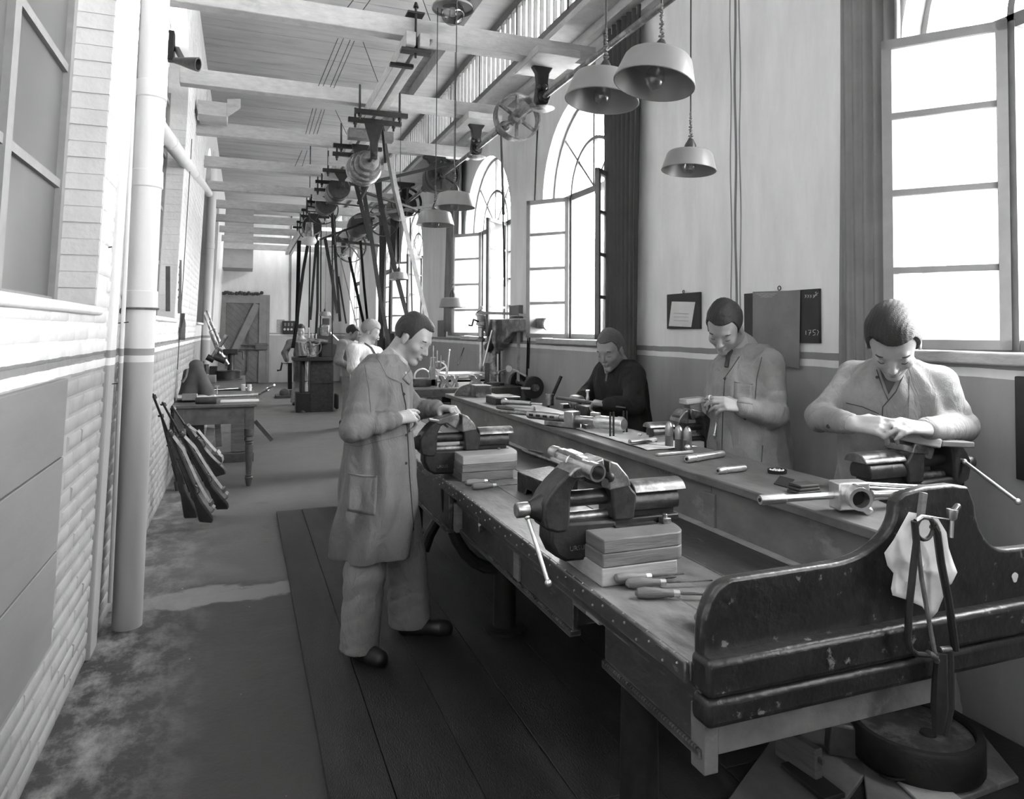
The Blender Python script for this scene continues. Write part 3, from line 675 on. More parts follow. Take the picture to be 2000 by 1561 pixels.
# ceiling wires: slanting pairs above the beams
for g, (x0, y0, x1, y1, Y) in enumerate([(660, 75, 622, 168, 7.0), (671, 75, 631, 168, 7.0), (684, 78, 645, 170, 7.0), (692, 80, 652, 172, 7.0), (709, 82, 740, 165, 7.0), (611, 212, 597, 262, 8.7), (618, 212, 604, 262, 8.7), (628, 214, 612, 262, 8.7), (634, 214, 619, 262, 8.7), (655, 215, 677, 262, 8.7), (690, 0, 676, 18, 5.4), (723, 0, 707, 22, 5.4), (826, 0, 843, 48, 5.4), (590, 294, 576, 325, 10.4), (600, 294, 590, 325, 10.4)]):
    a, b = at(x0, y0, Y=Y), at(x1, y1, Y=Y)
    if a.z > ZC: a = b+(a-b)*((ZC-b.z)/(a.z-b.z))
    o = ob('ceiling_wire', MB().cyl(a, b, .0035, n=5), 'black_iron'); nm_ = {7.0: 'slanting wires between the nearest and second beam', 8.7: 'slanting wires between the second and third beam', 5.4: 'slanting wires above the nearest beam', 10.4: 'slanting wires beyond the third beam'}[Y]; wc_[Y] = wc_.get(Y, 0)+1; tag(o, ['leftmost', 'second from left', 'third from left', 'fourth from left', 'rightmost'][wc_[Y]-1]+' of the '+nm_, 'wire', nm_)
# ---- lamps
def pendant(px, py, D, dia, label, tilt=0.0, ztop=None, cable=True):
    c = at(px, py, D=D); r = dia/2; t = thing('pendant_lamp', label, 'lamp', c, 'enamelled hanging shades')
    ax = Vector((math.sin(tilt), 0, math.cos(tilt)))
    h = dia*.37
    ob('shade', MB().lathe(c, c+ax*h, [(0, r), (.02, r*1.01), (.82, r*.84), (.92, r*.79), (1, r*.6), (1.02, r*.2), (1.0, r*.2), (.96, r*.58), (.88, r*.76), (.8, r*.81), (0, r*.975), (0, r)], 36, cap=False), 'enamel', t)
    ob('holder', MB().lathe(c+ax*h, c+ax*(h+.06), [(0, .03), (.5, .028), (1, .012)], 14), 'iron', t)
    ob('bulb', MB().lathe(c+ax*(h*.75), c-ax*(.02), [(0, .012), (.3, .03), (.6, .036), (.85, .026), (1, .004)], 16), 'bulb_glass', t)
    # twisted cord
    T = c+ax*(h+.06)
    tw = [(T.x+.009*math.cos(k*2.3)*(1-k/40), T.y+.009*math.sin(k*1.7)*(1-k/40), T.z+.004*k) for k in range(34)]
    ob('knotted_cord', MB().tube(tw, .005, 6), 'rope', t)
    ob('cable', MB().cyl((T.x, T.y, T.z+.12), (T.x+.01, T.y, ztop or ZC), .0035, n=6), 'black_iron', t)
    return t
pendant(1345, 334, 3.45, .26, 'metal hanging lamp over the notice board between the two workers', .08)
pendant(1277, 165, 2.55, .29, 'large hanging lamp close to the camera, high before the pier', .2)
pendant(1175, 198, 2.9, .3, 'large hanging lamp left of the closest one, before the second window top', .12)
pendant(888, 406, 4.9, .28, 'hanging lamp in front of the third window, upper of two', 0)
pendant(850, 440, 5.3, .28, 'hanging lamp just lower left of the one before the third window', 0)
pendant(884, 601, 6.2, .235, 'small pale lamp above the drilling machine spindle', .0)
pendant(779, 546, 8.8, .24, 'pale shade hanging above and behind the nearest worker', .0)
pendant(635, 617, 13.6, .22, 'small lamp over the milling machine', .0)
# big globe lamp at the top edge
gc = at(884, 26, Y=5.08)
t = thing('globe_lamp', 'round glass globe lamp with a wide rim at the top edge of the picture', 'lamp', gc)
ob('globe', MB().sphere(gc, .088, 24, 16), 'smoked_glass', t)
ob('rim', MB().lathe(gc+Vector((0, 0, .03)), gc+Vector((0, 0, .05)), [(0, .155), (1, .15), (1.2, .08), (.4, .08)], 36, cap=False), 'enamel', t)
ob('holder', MB().lathe(gc+Vector((0, 0, .06)), gc+Vector((0, 0, .2)), [(0, .07), (.3, .06), (1, .03)], 18), 'enamel', t)
ob('suspension', MB().cyl(gc+Vector((0, 0, .2)), (gc.x, gc.y, ZC), .008), 'iron', t)
ob('filament', MB().cyl(gc-Vector((0, 0, .02)), gc+Vector((0, 0, .04)), .02), 'enamel_inner', t)
gc = at(604, 468, Y=13.0)
t = thing('globe_lamp', 'distant glass globe lamp at the end of the overhead pulleys', 'lamp', gc)
ob('globe', MB().sphere(gc-Vector((0, 0, .02)), .1, 18, 12, (1.3, 1.3, .9)), 'enamel_inner', t); ob('holder', MB().cyl(gc, gc+Vector((0, 0, .3)), .09, .06), 'worn_steel', t); ob('suspension', MB().cyl(gc+Vector((0, 0, .25)), (gc.x, gc.y, ZC), .01), 'iron', t)
# ---- far wall: door, conduit, fuse box
dr = bpy.data.objects.new('door_1', None); COL.objects.link(dr); dr.location = (0, YF-.03, 0); dr['kind'] = 'structure'
DX0, DX1, DZ = -.68, .68, 2.6
mb = MB(); y0, y1 = YF-.12, YF-.02
mb.box((DX0-.06, y0, 0), (DX0, y1, DZ+.06)); mb.box((DX1-.0, y0, 0), (DX1+.08, y1, DZ+.06)); mb.box((DX0, y0, DZ), (DX1, y1, DZ+.06)); ob('door_frame', mb, mat('door_paint', .26, .7, 0, .12, 5, .2, 20), dr)
ob('stile', MB().box((DX0, y0+.01, 0), (DX0+.2, y1, DZ)), 'door_paint', dr, bevel=.005); ob('stile', MB().box((DX1-.22, y0+.01, 0), (DX1, y1, DZ)), 'door_paint', dr, bevel=.005)
ob('rail', MB().box((DX0+.2, y0+.01, DZ-.2), (DX1-.22, y1, DZ)), 'door_paint', dr, bevel=.005)
mb = MB().prism([(-.48, .0), (-.28, .0), (.5, DZ-.2), (.28, DZ-.2), (-.45, .25)], (0, y0, 0), (1, 0, 0), (0, 0, 1), (0, .06, 0)); ob('brace', MB().bar((-.4, y0+.03, .55), (.40, y0+.03, DZ-.22), .06, .2, up=(-.86, 0, .5)), 'door_paint', dr)
ob('backing', MB().box((DX0+.18, y1-.012, .02), (DX1-.2, y1-.002, DZ-.18)), 'frame_dark', dr)
mat('door_board', .19, .7, 0, .15, 5, .2, 20)
# diagonal boards
nb = 0
for k in range(-7, 14):
    # board runs down to the right
    o0 = DZ-.2-k*.2; pts = []
    x0, x1 = DX0+.2, DX1-.22; s = -.95
    za, zb = o0, o0+s*(x1-x0); wv = .184
    poly = [(x0, za), (x1, zb), (x1, zb-wv), (x0, za-wv)]
    lo, hi = .02, DZ-.2
    P = []
    for i in range(4):
        p, q = poly[i], poly[(i+1) % 4]
        if lo <= p[1] <= hi: P.append(p)
        for lim in ((hi, lo) if q[1] < p[1] else (lo, hi)):
            if (p[1]-lim)*(q[1]-lim) < 0: tt = (lim-p[1])/(q[1]-p[1]); P.append((p[0]+(q[0]-p[0])*tt, lim))
    if len(P) >= 3: ob('board', MB().prism(P, (0, y1-.045, 0), (1, 0, 0), (0, 0, 1), (0, .03, 0)), 'door_board', dr, smooth=False)
ob('door_opening', MB().box((.14, y0+.004, .35), (.18, y0+.03, 1.9)), 'frame_dark', dr)
ob('lock', MB().box((.36, y0-.05, 1.0), (.7, y0+.02, 1.2)), 'frame_dark', dr, bevel=.01); ob('bolt_bar', MB().cyl((-.05, y0-.04, 1.14), (.74, y0-.04, 1.14), .018).cyl((-.1, y0-.04, 1.02), (.36, y0-.04, 1.02), .015), 'frame_dark', dr)
mb = MB(); 
for k in range(26): mb.sphere((-.62+.045*k+random.uniform(-.02, .02), y0-.02, DZ+.07+random.uniform(0, .05)), random.uniform(.03, .06), 7, 5)
tag(ob('rag_roll', mb, 'cloth_dark'), 'dark lumpy roll of rags lying along the top of the door frame', 'rags')
tag(ob('wall_conduit', MB().bar((1.36, YF-.03, 1.85), (1.36, YF-.03, ZC), .06, .04).bar((2.65, YF-.03, 1.9), (2.65, YF-.03, 3.5), .04, .03), 'boarding_0'), 'grey vertical cable duct on the far wall above the switch box', 'duct')
t = thing('switch_box', 'black switch box with white dials on the far wall right of the door', 'switch box', (1.33, YF-.08, 1.65))
ob('box', MB().box((1.14, YF-.12, 1.48), (1.54, YF, 1.88)), 'board_black', t, bevel=.01)
for i in range(3): ob('dial', MB().cyl((1.2+.1*i, YF-.14, 1.62), (1.2+.1*i, YF-.12, 1.62), .035, n=14), 'enamel_inner', t)
for i in range(3): ob('fuse', MB().box((1.19+.1*i, YF-.14, 1.72), (1.24+.1*i, YF-.12, 1.82)), 'enamel', t)
t = tag(ob('wall_notice', MB().box((.97, YF-.012, 1.52), (1.2, YF, 1.92)), mat('faded_paper', .42, .9, 0, .2, 20)), 'faded paper notice on the far wall between door and switch box', 'notice')
# roof of smoke hood at far left corner
tag(ob('wall_duct', MB().box((-.6, 21.6, 3.35), (.25, 22.9, 5.1)), 'ceiling_paint', bevel=.01), 'square pale duct in the far left corner below the ceiling', 'duct')
c = at(440, 205, Y=8.0); B = at(418, 195, Y=8.4)
t = thing('wall_bracket_box', 'small white wooden box hood fixed to the left wall between the second and third beam', 'box', at(425, 212, Y=8.7))
q = at(425, 212, Y=8.7)
ob('hood', MB().box((-.5, 8.5, q.z-.14), (-.2, 9.0, q.z+.02)), 'white_wood', t, bevel=.006); ob('side', MB().prism([(0, 0), (.14, .12), (.14, .22), (0, .2)], (-.2, 8.5, q.z-.14), (1, 0, 0), (0, 0, 1), (0, .03, 0)), 'white_wood', t)
# electric bell/alarm on the left wall
q = at(345, 95, X=-.49); h2 = at(358, 120, X=-.42)
t = thing('wall_bell', 'dark iron bell with a small box high on the left wall', 'bell', q)
ob('box', MB().box((LX(q.z)-.01, q.y-.04, q.z-.1), (LX(q.z)+.04, q.y+.04, q.z+.12)), 'black_iron', t, bevel=.008)
ob('bell', MB().lathe(h2+Vector((-.06, 0, -.0)), h2+Vector((.1, -.06, -.03)), [(0, .02), (.3, .028), (.7, .042), (1, .05), (1, .04), (.5, .015)], 20), 'iron', t)
ob('bracket', MB().bar(q, h2, .03, .03), 'black_iron', t)
tag(ob('wall_wire', MB().cyl((LX(3.6)+.02, 8.1, 3.6), (LX(1.2)+.02, 8.1, 1.2), .004, n=5), 'black_iron'), 'thin wire down the left wall to the hanging cloth', 'wire')
# things on the left wall by the second window
q = at(328, 565, X=-.62)
t = thing('wall_frame', 'narrow dark open frame leaning out from the left wall right of the second recess', 'frame', q)
for (a, b, lab) in (((328, 520), (328, 608), 0), ((351, 508), (351, 612), 1)):
    A, B = at(a[0], a[1], X=-.6), at(b[0], b[1], X=-.6); ob('shutter_leaf', MB().bar(A, B, .015, .035, up=(1, 0, 0)), 'frame_dark', t)
a, b = at(356, 612, X=-.6), at(356, 664, X=-.6)
rows = []
for k in range(9):
    f = k/8; z = a.z+(b.z-a.z)*f; wd = .03+.09*min(1, f*2.2)*(1 if f < .8 else .7)
    rows.append([(-.6+.02*math.cos(s*5+f*3), a.y+wd*(s-.5)+.01*math.sin(f*7), z) for s in np.linspace(0, 1, 9)])
o = ob('hanging_cloth', MB().grid(rows), 'cloth_dark', ang=180); o.modifiers.new('s', 'SOLIDIFY').thickness = .012; tag(o, 'dark cloth hanging from a nail on the left wall beyond the pipe', 'cloth')
for (px, py, L_, nm) in ((228, 633, .06, 'nail sticking out of the white wall left of the fat pipe'), (207, 487, .03, 'small hook high in the white brick left of the fat pipe'), (215, 752, .04, 'nail in the grey bricks below the white line')):
    q = at(px, py, X=LX(1.5)); tag(ob('wall_nail', MB().cyl(q-Vector((.03, 0, 0)), q+Vector((L_, -.03, .01)), .0028, n=6), 'black_iron'), nm, 'nail')
# building outside, seen through the windows
t = thing('outside_building', 'pale gabled building across the yard seen through the open windows', 'building', (15.5, 20, 0))
ob('wall', MB().box((13.5, 5, -1), (14, 42, 4.2)), 'facade', t); 
ob('roof', MB().prism([(0, 0), (4.5, 2.2), (4.5, 2.4), (-.5, .05)], (13.3, 4, 4.2), (1, 0, 0), (0, 0, 1), (0, 39, 0)), 'roof_tile', t)
for k in range(9):
    y = 9+k*3.6; a = arch(y, .9, 2.4, 10); ob('arched_window', MB().prism([(p[0]-y, p[1]) for p in a]+[(.9, .6), (-.9, .6)], (13.46, y, 0), (0, 1, 0), (0, 0, 1), (.05, 0, 0)), 'facade_dark', t)
tag(ob('yard', MB().box((3.5, -20, -1.2), (60, 60, -1)), 'facade'), 'pale open yard outside the windows', 'ground')
# ================================================================ wooden deck and the double workbench
dk = thing('floor_deck', 'low dark plank platform in front of the long workbench', 'platform', (1.2, 3.4, 0))
xs = [.30, .515, .80, 1.09, 1.38, 1.67, 1.96, 2.25, 2.54, 2.84]
for i in range(len(xs)-1):
    for (y0, y1) in ((YB+.2, 2.2), (2.204, 6.62)) if i % 2 else ((YB+.2, 1.0), (1.004, 6.62)):
        ob('plank', MB().box((xs[i]+.0015, y0, 0.001), (xs[i+1]-.0015, y1, .028+.002*(i % 2))), 'deck_wood', dk, bevel=.002, seg=1)
DKZ = .029
TZ, SZT = .85, 1.055          # bench top, raised shelf top
YN, YE = 1.43, 6.55
bench = thing('workbench', 'long dark double workbench running down the right half of the room', 'workbench', (1.4, 4, 0))
# left top: planks
tx = [.985, 1.19, 1.43, 1.725]
for i in range(3): ob('top_plank', MB().box((tx[i]+.001, YN, TZ-.045), (tx[i+1]-.001, YE, TZ-.001*(i % 2))), 'bench_top' if i < 2 else 'dark_wood', bench, bevel=.003, seg=1)
ob('edge_strip', MB().box((.972, YN, TZ-.048), (.985, YE, TZ+.003)), 'dark_wood', bench, bevel=.003, seg=1)
mb = MB(); y = YN+.03; k = 0
while y < 4.6: mb.sphere((.971, y, TZ-.012-.02*(k % 2)), .0042, 6, 4); mb.sphere((.978, y+.02, TZ+.0035), .0035, 6, 4); y += .062; k += 1
ob('rivets', mb, 'steel', bench, kind='stuff')
ob('apron_board', MB().box((1.0, YN, TZ-.09), (1.03, YE, TZ-.046)), 'dark_wood', bench)
ob('right_top', MB().box((2.04, YN, TZ-.045), (2.36, YE, TZ)), 'bench_top', bench, bevel=.003)
# raised shelf in the middle
ob('riser_board', MB().box((1.735, YN+.1, TZ), (1.765, 2.37, SZT-.035)), 'grey_wood', bench, bevel=.002)
ob('riser_board', MB().box((1.735, 2.374, TZ), (1.765, 6.15, SZT-.035)), 'grey_wood', bench, bevel=.002)
ob('riser_post', MB().box((1.725, 2.34, TZ), (1.737, 2.41, SZT-.07)), 'grey_wood', bench, bevel=.003)
ob('riser_back', MB().box((2.04, 2.1, TZ), (2.07, 6.15, SZT-.035)), 'grey_wood', bench)
ob('riser_end', MB().box((1.735, 6.12, TZ), (2.07, 6.15, SZT-.035)), 'grey_wood', bench)
ob('shelf_board', MB().prism([(1.70, YN+.05), (1.88, YN+.05), (2.12, 2.1), (2.12, 6.2), (1.70, 6.2)], (0, 0, SZT-.035), (1, 0, 0), (0, 1, 0), (0, 0, .035)), 'shelf_top', bench, bevel=.006)
ob('gap_strip', MB().box((1.70, YN+.1, TZ+.001), (1.733, 6.1, TZ+.006)), 'pale_wood', bench, label='pale splintered strip along the foot of the riser')
# near end board with scooped profile
def endprof():
    P = [(.995, TZ-.09), (.995, .93), (1.0, .965), (1.015, 1.0), (1.035, 1.025), (1.06, 1.037)]
    for t in np.linspace(0, 1, 8): P.append((1.08+.30*t, 1.042+.002*t))
    for t in np.linspace(0, 1, 12)[1:]: a = t*pi/2; P.append((1.38+.215*math.sin(a), 1.044+.12*(1-math.cos(a))))
    P += [(1.6, 1.185), (1.625, 1.2), (1.70, 1.21), (1.80, 1.21), (1.86, 1.2)]
    for t in np.linspace(0, 1, 12): a = t*pi/2; P.append((1.885+.13*(1-math.cos(a)), 1.15-.135*math.sin(a)))
    P += [(2.1, 1.012), (2.3, 1.012), (2.34, .99), (2.355, .95), (2.36, TZ-.09)]
    return P
P = endprof()
ob('end_board', MB().prism(P, (0, YN, 0), (1, 0, 0), (0, 0, 1), (0, -.035, 0)), 'black_wood', bench, bevel=.007)
ob('end_rail', MB().box((.985, YN-.075, TZ-.055), (2.38, YN+.0, TZ+.03)), 'black_wood', bench, bevel=.014, seg=3)
ob('end_rail', MB().box((.985, YN-.07, TZ-.125), (2.38, YN+.0, TZ-.058)), 'black_wood', bench, bevel=.016, seg=3)
# drawers / cases hanging below
def case(y0, y1, x0, z0, label=None):
    t = ob('case_front', MB().box((x0, y0, z0+.02), (x0+.02, y1, TZ-.05)), 'dark_wood', bench, bevel=.003)
    ob('case_body', MB().box((x0+.02, y0+.01, z0+.03), (1.60, y1-.01, TZ-.05)), 'dark_wood', bench)
    ob('case_foot', MB().box((x0-.012, y0, z0), (x0+.03, y1, z0+.022)), 'dark_wood', bench, bevel=.003)
    mb = MB(); n = int((y1-y0)/.012)
    for i in range(n): mb.box((x0-.014, y0+.012*i, z0+.018), (x0-.008, y0+.012*i+.006, z0+.024))
    ob('edge_nails', mb, 'worn_steel', bench, kind='stuff')
    return t
case(YN+.01, 1.93, 1.03, .615); case(2.15, 3.42, 1.03, .615); case(3.5, 4.9, .985, .60)
ob('corner_post', MB().box((1.025, YN+.0, .58), (1.065, YN+.055, TZ-.12)), 'grey_wood', bench, bevel=.003)
ob('post', MB().box((1.02, 2.62, .64), (1.032, 2.68, TZ-.05)), 'mid_wood', bench, bevel=.002)
ob('post', MB().box((1.0, 3.42, .62), (1.032, 3.47, TZ-.05)), 'mid_wood', bench, bevel=.002)
ob('block', MB().box((1.02, 1.95, .73), (1.10, 2.04, TZ-.05)), 'pale_wood', bench, bevel=.003); ob('block', MB().box((1.03, 2.06, .72), (1.1, 2.16, TZ-.05)), 'mid_wood', bench, bevel=.003)
ob('end_drawer', MB().box((1.07, YN+.01, .615), (1.80, YN+.03, TZ-.13)), 'grey_wood', bench, bevel=.003)
ob('end_drawer', MB().box((1.9, YN+.02, .69), (2.36, YN+.04, TZ-.13)), 'dark_wood', bench, bevel=.003)
for (x, y) in ((1.33, 3.62), (1.16, 1.95), (1.3, 5.6), (2.1, 3.1), (2.1, 4.5)):
    ob('leg', MB().lathe((x, y, DKZ), (x, y, TZ-.05), [(0, .11), (.02, .11), (.03, .062), (.8, .055), (.9, .075), (1, .12)], 20), 'black_iron', bench)
    for s in ((-1, 1) if y > 2.5 else ()):
        pts = [(x+s*(.05+.28*math.sin(a)), y, .36+.44*(1-math.cos(a))) for a in np.linspace(0, pi/2, 8)]
        ob('leg_arm', MB().tube(pts, [.035-.001*k for k in range(8)], 10), 'black_iron', bench)
pts = [at(px, py, Y=4.35) for px, py in ((828, 1075), (838, 1045), (852, 1020), (880, 998), (905, 985))]
ob('leg_arm', MB().tube(pts, .035, 10), 'black_iron', bench)
h = at(940, 1003, X=1.015); 
hs = ob('hasp', MB().tube([h+Vector((0, 0, .035)), h+Vector((-.012, 0, .02)), h+Vector((-.012, -.01, -.03)), h+Vector((-.01, -.012, -.05))], .004, 6), 'steel', bench)
ob('padlock', MB().torus(h+Vector((-.012, -.012, -.045)), (1, 0, 0), .012, .003, 14, 6).cyl(h+Vector((-.014, -.012, -.066)), h+Vector((-.004, -.012, -.066)), .013), 'steel', hs)
# chalk writing on riser ("Cl. RR." like scrawl)
def stroke(parent, pts, X, r=.0022, name='chalk_mark', m='chalk'):
    P = [at(px, py, X=X) for px, py in pts]; return ob(name, MB().tube(P, r, 5), m, parent)
for s in ([(1289, 909), (1287, 915), (1288, 921), (1292, 924)], [(1298, 911), (1299, 925)], [(1303, 924), (1304, 925)], [(1310, 928), (1311, 916), (1315, 918), (1312, 922), (1316, 929)], [(1319, 930), (1320, 918), (1324, 921), (1321, 924), (1325, 931)]): stroke(bench, s, 1.733, .0011)

# ---------------------------------------------------------------- vises
def vise(o, s=1, label='', handle=None, font=True, rz=0, name='bench_vise', scl=1.0):
    """o: point on the wooden blocks' top under the body; the screw head points to -x*s"""
    t = thing(name, label, 'vise', o); o = Vector(o)
    M = Matrix.Translation(o) @ Matrix.Rotation(rz, 4, 'Z') @ Matrix.Scale(s, 4, (1, 0, 0)) @ Matrix.Scale(scl, 4)
    def tr(mb):
        mb.v = [tuple(M @ Vector(v)) for v in mb.v]
        if s < 0: mb.f = [tuple(reversed(f)) for f in mb.f]
        return mb
    zc = .078
    ob('slide_barrel', tr(MB().prism([(.05*math.sin(a)*1.0, zc-.012+.046*math.cos(a)) for a in np.linspace(-2.1, 2.1, 22)], (.015, 0, 0), (0, 1, 0), (0, 0, 1), (.235, 0, 0))), 'iron', t, bevel=.004)
    ob('upper_barrel', tr(MB().prism([(.052*math.sin(a), zc+.018+.04*math.cos(a)) for a in np.linspace(-1.45, 1.45, 18)], (.08, 0, 0), (0, 1, 0), (0, 0, 1), (.195, 0, 0))), 'worn_steel', t, bevel=.003)
    ob('base', tr(MB().box((.0, -.045, 0), (.25, .045, .022)).box((.02, -.03, .02), (.24, .03, .05))), 'black_iron', t, bevel=.004)
    ob('fixed_jaw', tr(MB().prism([(.0, .02), (.075, .02), (.085, .10), (.07, .115), (.055, .135), (.05, .165), (.03, .18), (-.012, .18), (-.012, .13)], (0, -.055, 0), (1, 0, 0), (0, 0, 1), (0, .11, 0))), 'iron', t, bevel=.008)
    ob('slide_bar', tr(MB().cyl((-.15, 0, zc+.012), (.05, 0, zc+.012), .026, n=20)), 'iron', t)
    ob('lower_slide', tr(MB().cyl((-.16, 0, zc-.048), (.0, 0, zc-.048), .019, n=16)), 'worn_steel', t)
    ob('moving_jaw', tr(MB().prism([(-.245, .05), (-.235, .012), (-.20, -.0), (-.165, .0), (-.155, .03), (-.152, .12), (-.135, .155), (-.10, .175), (-.075, .18), (-.085, .195), (-.125, .195), (-.165, .18), (-.20, .15), (-.228, .118), (-.245, .09)], (0, -.055, 0), (1, 0, 0), (0, 0, 1), (0, .11, 0))), 'iron', t, bevel=.014, seg=3)
    jw = ob('jaw_cover', tr(MB().prism([(-.115, .205), (-.04, .225), (-.035, .19), (-.055, .14), (-.105, .17), (-.145, .165), (-.165, .175), (-.14, .198)], (0, -.06, 0), (1, 0, 0), (0, 0, 1), (0, .12, 0))), 'worn_steel', t, bevel=.006, label='soft metal cover bent over the moving jaw')
    ob('jaw_cover', tr(MB().prism([(-.02, .215), (.01, .205), (.05, .16), (.06, .13), (-.02, .12)], (0, -.06, 0), (1, 0, 0), (0, 0, 1), (0, .12, 0))), 'worn_steel', t, bevel=.005)
    ob('front_bracket', tr(MB().prism([(-.22, .03), (-.222, -.03), (-.20, -.075), (-.165, -.095), (-.03, -.098), (-.02, -.13), (.012, -.13), (.015, .02), (-.0, .025)], (0, -.05, 0), (1, 0, 0), (0, 0, 1), (0, .10, 0))), 'black_iron', t, bevel=.012)
    ob('boss', tr(MB().lathe((-.275, 0, zc-.01), (-.235, 0, zc-.01), [(0, .026), (.4, .032), (1, .046)], 24)), 'iron', t)
    hd = ob('screw_head', tr(MB().lathe((-.318, 0, zc-.01), (-.27, 0, zc-.01), [(0, .020), (.06, .024), (.94, .024), (1, .022)], 24)), 'worn_steel', t)
    a, b = handle
    ob('handle', MB().cyl(a, b, .0065, n=12).sphere(b, .0115, 12, 8).sphere(a, .0105, 12, 8), 'bright_steel', t)
    ob('bolt_nut', tr(MB().box((.17, -.075, .0), (.20, -.045, .018)).cyl((.185, -.06, .0), (.185, -.06, .03), .008)), 'worn_steel', t, bevel=.002)
    ob('swivel_plate', tr(MB().box((-.0, -.065, .0), (.15, -.045, .006))), 'iron', t)
    if font:
        cu = bpy.data.curves.new('maker_letters', 'FONT'); cu.body = 'URSUS'; cu.size = .021; cu.extrude = .0015; cu.align_x = 'CENTER'
        tmp = bpy.data.objects.new('tmp', cu); COL.objects.link(tmp); bpy.context.view_layer.update()
        me = bpy.data.meshes.new_from_object(tmp.evaluated_get(bpy.context.evaluated_depsgraph_get())); bpy.data.objects.remove(tmp)
        me.transform(M @ Matrix.Translation((-.125, -.0515, -.06)) @ Matrix.Rotation(pi/2, 4, 'X')); me.materials.append(MATS['worn_steel'])
        fo = bpy.data.objects.new('maker_letters', me); COL.objects.link(fo); fo.parent = t; fo.location = -t.location
    return t
def blocks(x0, x1, y0, y1, zs, mats, label, round_=True):
    z = TZ
    for k, (h, m) in enumerate(zip(zs, mats)):
        e = .006*k
        P = [(x0+e*.5, y0), (x1+.0, y0)]+([(x1+.05*math.sin(a)*1.2, y0+(y1-y0)*(.5-.5*math.cos(a))) for a in np.linspace(.1, pi-.1, 12)] if round_ and k else [])+[(x1, y1), (x0+e*.5, y1)]
        o = ob('wood_block', MB().prism(P, (0, 0, z), (1, 0, 0), (0, 1, 0), (0, 0, h)), m, bevel=.004)
        tag(o, ['bottom', 'middle', 'top'][k]+' '+label, 'block', 'wooden blocks under the vises'); z += h
    return z
z1 = blocks(1.02, 1.285, 1.93, 2.24, (.056, .042, .042), ('pale_wood', 'mid_wood', 'mid_wood'), 'wooden packing block under the nearest vise')
V1 = Vector((1.125, 2.10, z1))
a = at(1038, 985, Y=2.09); a = at(1030, 1010, Y=2.09); b = at(1071, 1139, Y=2.0)
v1 = vise(V1, 1, 'big iron bench vise nearest the camera, its bright handle hanging down', (a, b))
z2 = blocks(1.05, 1.33, 3.50, 3.86, (.045, .04, .045), ('mid_wood', 'mid_wood', 'pale_wood'), 'wooden packing block under the vise of the standing front worker')
a = at(800, 880, Y=3.7); b = at(807, 963, Y=3.62)
v2 = vise(Vector((1.115, 3.70, z2-.02)), 1, 'iron bench vise at which the front worker in the long coat stands', (a, b))
# right-hand vises (mirrored)
o = ob('wood_block', MB().box((2.08, 1.86, TZ), (2.34, 2.1, TZ+.15)), 'mid_wood', bevel=.004); tag(o, 'tall wooden block under the vise of the right-hand worker', 'block')
a = at(1884, 902, Y=1.93); b = at(1988, 980, Y=1.72)
vise(Vector((2.35, 1.99, TZ+.20)), -1, 'dark vise before the right-hand worker, bright handle pointing lower right', (a, b), font=False)
o2 = ob('wood_block', MB().box((2.07, 3.13, TZ), (2.25, 3.3, TZ+.2)), 'pale_wood', bevel=.004); tag(o2, 'pale wooden block under the vise of the middle worker', 'block')
vise(Vector((2.155, 3.2, TZ+.2)), -1, 'small dark vise before the middle worker with tie', (at(1395, 850, Y=3.1), at(1402, 815, Y=3.1)), font=False, scl=.76)
# wooden jaw block and strip in right vise
# ---------------------------------------------------------------- gun parts on bench
def orient(p, q, up=(0, 0, 1)):
    """matrix: local x from p to q, z up-ish, origin p"""
    p = Vector(p); x = (Vector(q)-p).normalized(); y = Vector(up).cross(x).normalized(); z = x.cross(y)
    return Matrix(((x.x, y.x, z.x, p.x), (x.y, y.y, z.y, p.y), (x.z, y.z, z.z, p.z), (0, 0, 0, 1)))
def T(mb, M): mb.v = [tuple(M @ Vector(v)) for v in mb.v]; return mb
# receiver held in the nearest vise
q = at(1168, 924, Y=1.98); p = at(1082, 888, Y=2.26)
M = orient(p, q); L = (q-p).length
t = thing('gun_receiver', 'tubular metal gun receiver clamped slantwise in the nearest vise, open ring end to the right', 'gun part', p)
ob('tube', T(MB().lathe((.06, 0, 0), (L, 0, 0), [(0, .022), (.55, .022), (.56, .024), (.8, .024), (.82, .029), (1, .029), (1, .023), (.7, .021)], 28, cap=False), M), 'steel', t)
ob('housing', T(MB().box((0, -.018, -.02), (.16, .018, .02)), M), 'steel', t, bevel=.007)
ob('rear_knob', T(MB().lathe((-.02, 0, .008), (.04, 0, .008), [(0, .012), (.2, .022), (.8, .024), (1, .02)], 20), M), 'steel', t)
ob('top_rail', T(MB().box((.05, -.012, .02), (L*.72, .012, .032)).box((.09, -.016, .028), (L*.6, .016, .037)), M), 'steel', t, bevel=.003)
ob('side_rail', T(MB().box((.03, -.03, -.012), (.13, -.018, .0)), M), 'bright_steel', t, bevel=.002)
ob('lug', T(MB().box((L*.42, -.02, -.05), (L*.47, -.005, -.018)).box((L*.62, -.01, -.045), (L*.67, .01, -.02)), M), 'steel', t, bevel=.002)
ob('ring_band', T(MB().torus((L*.45, 0, 0), (1, 0, 0), .024, .004, 24, 6), M), 'bright_steel', t)
ob('lower_tube', T(MB().cyl((.1, .02, -.045), (L*.98, .03, -.035), .014), M), 'black_iron', t)
t = ob('knob', MB().sphere(at(1190, 932, Y=2.05), .018), 'black_iron', bpy.data.objects['gun_receiver'])
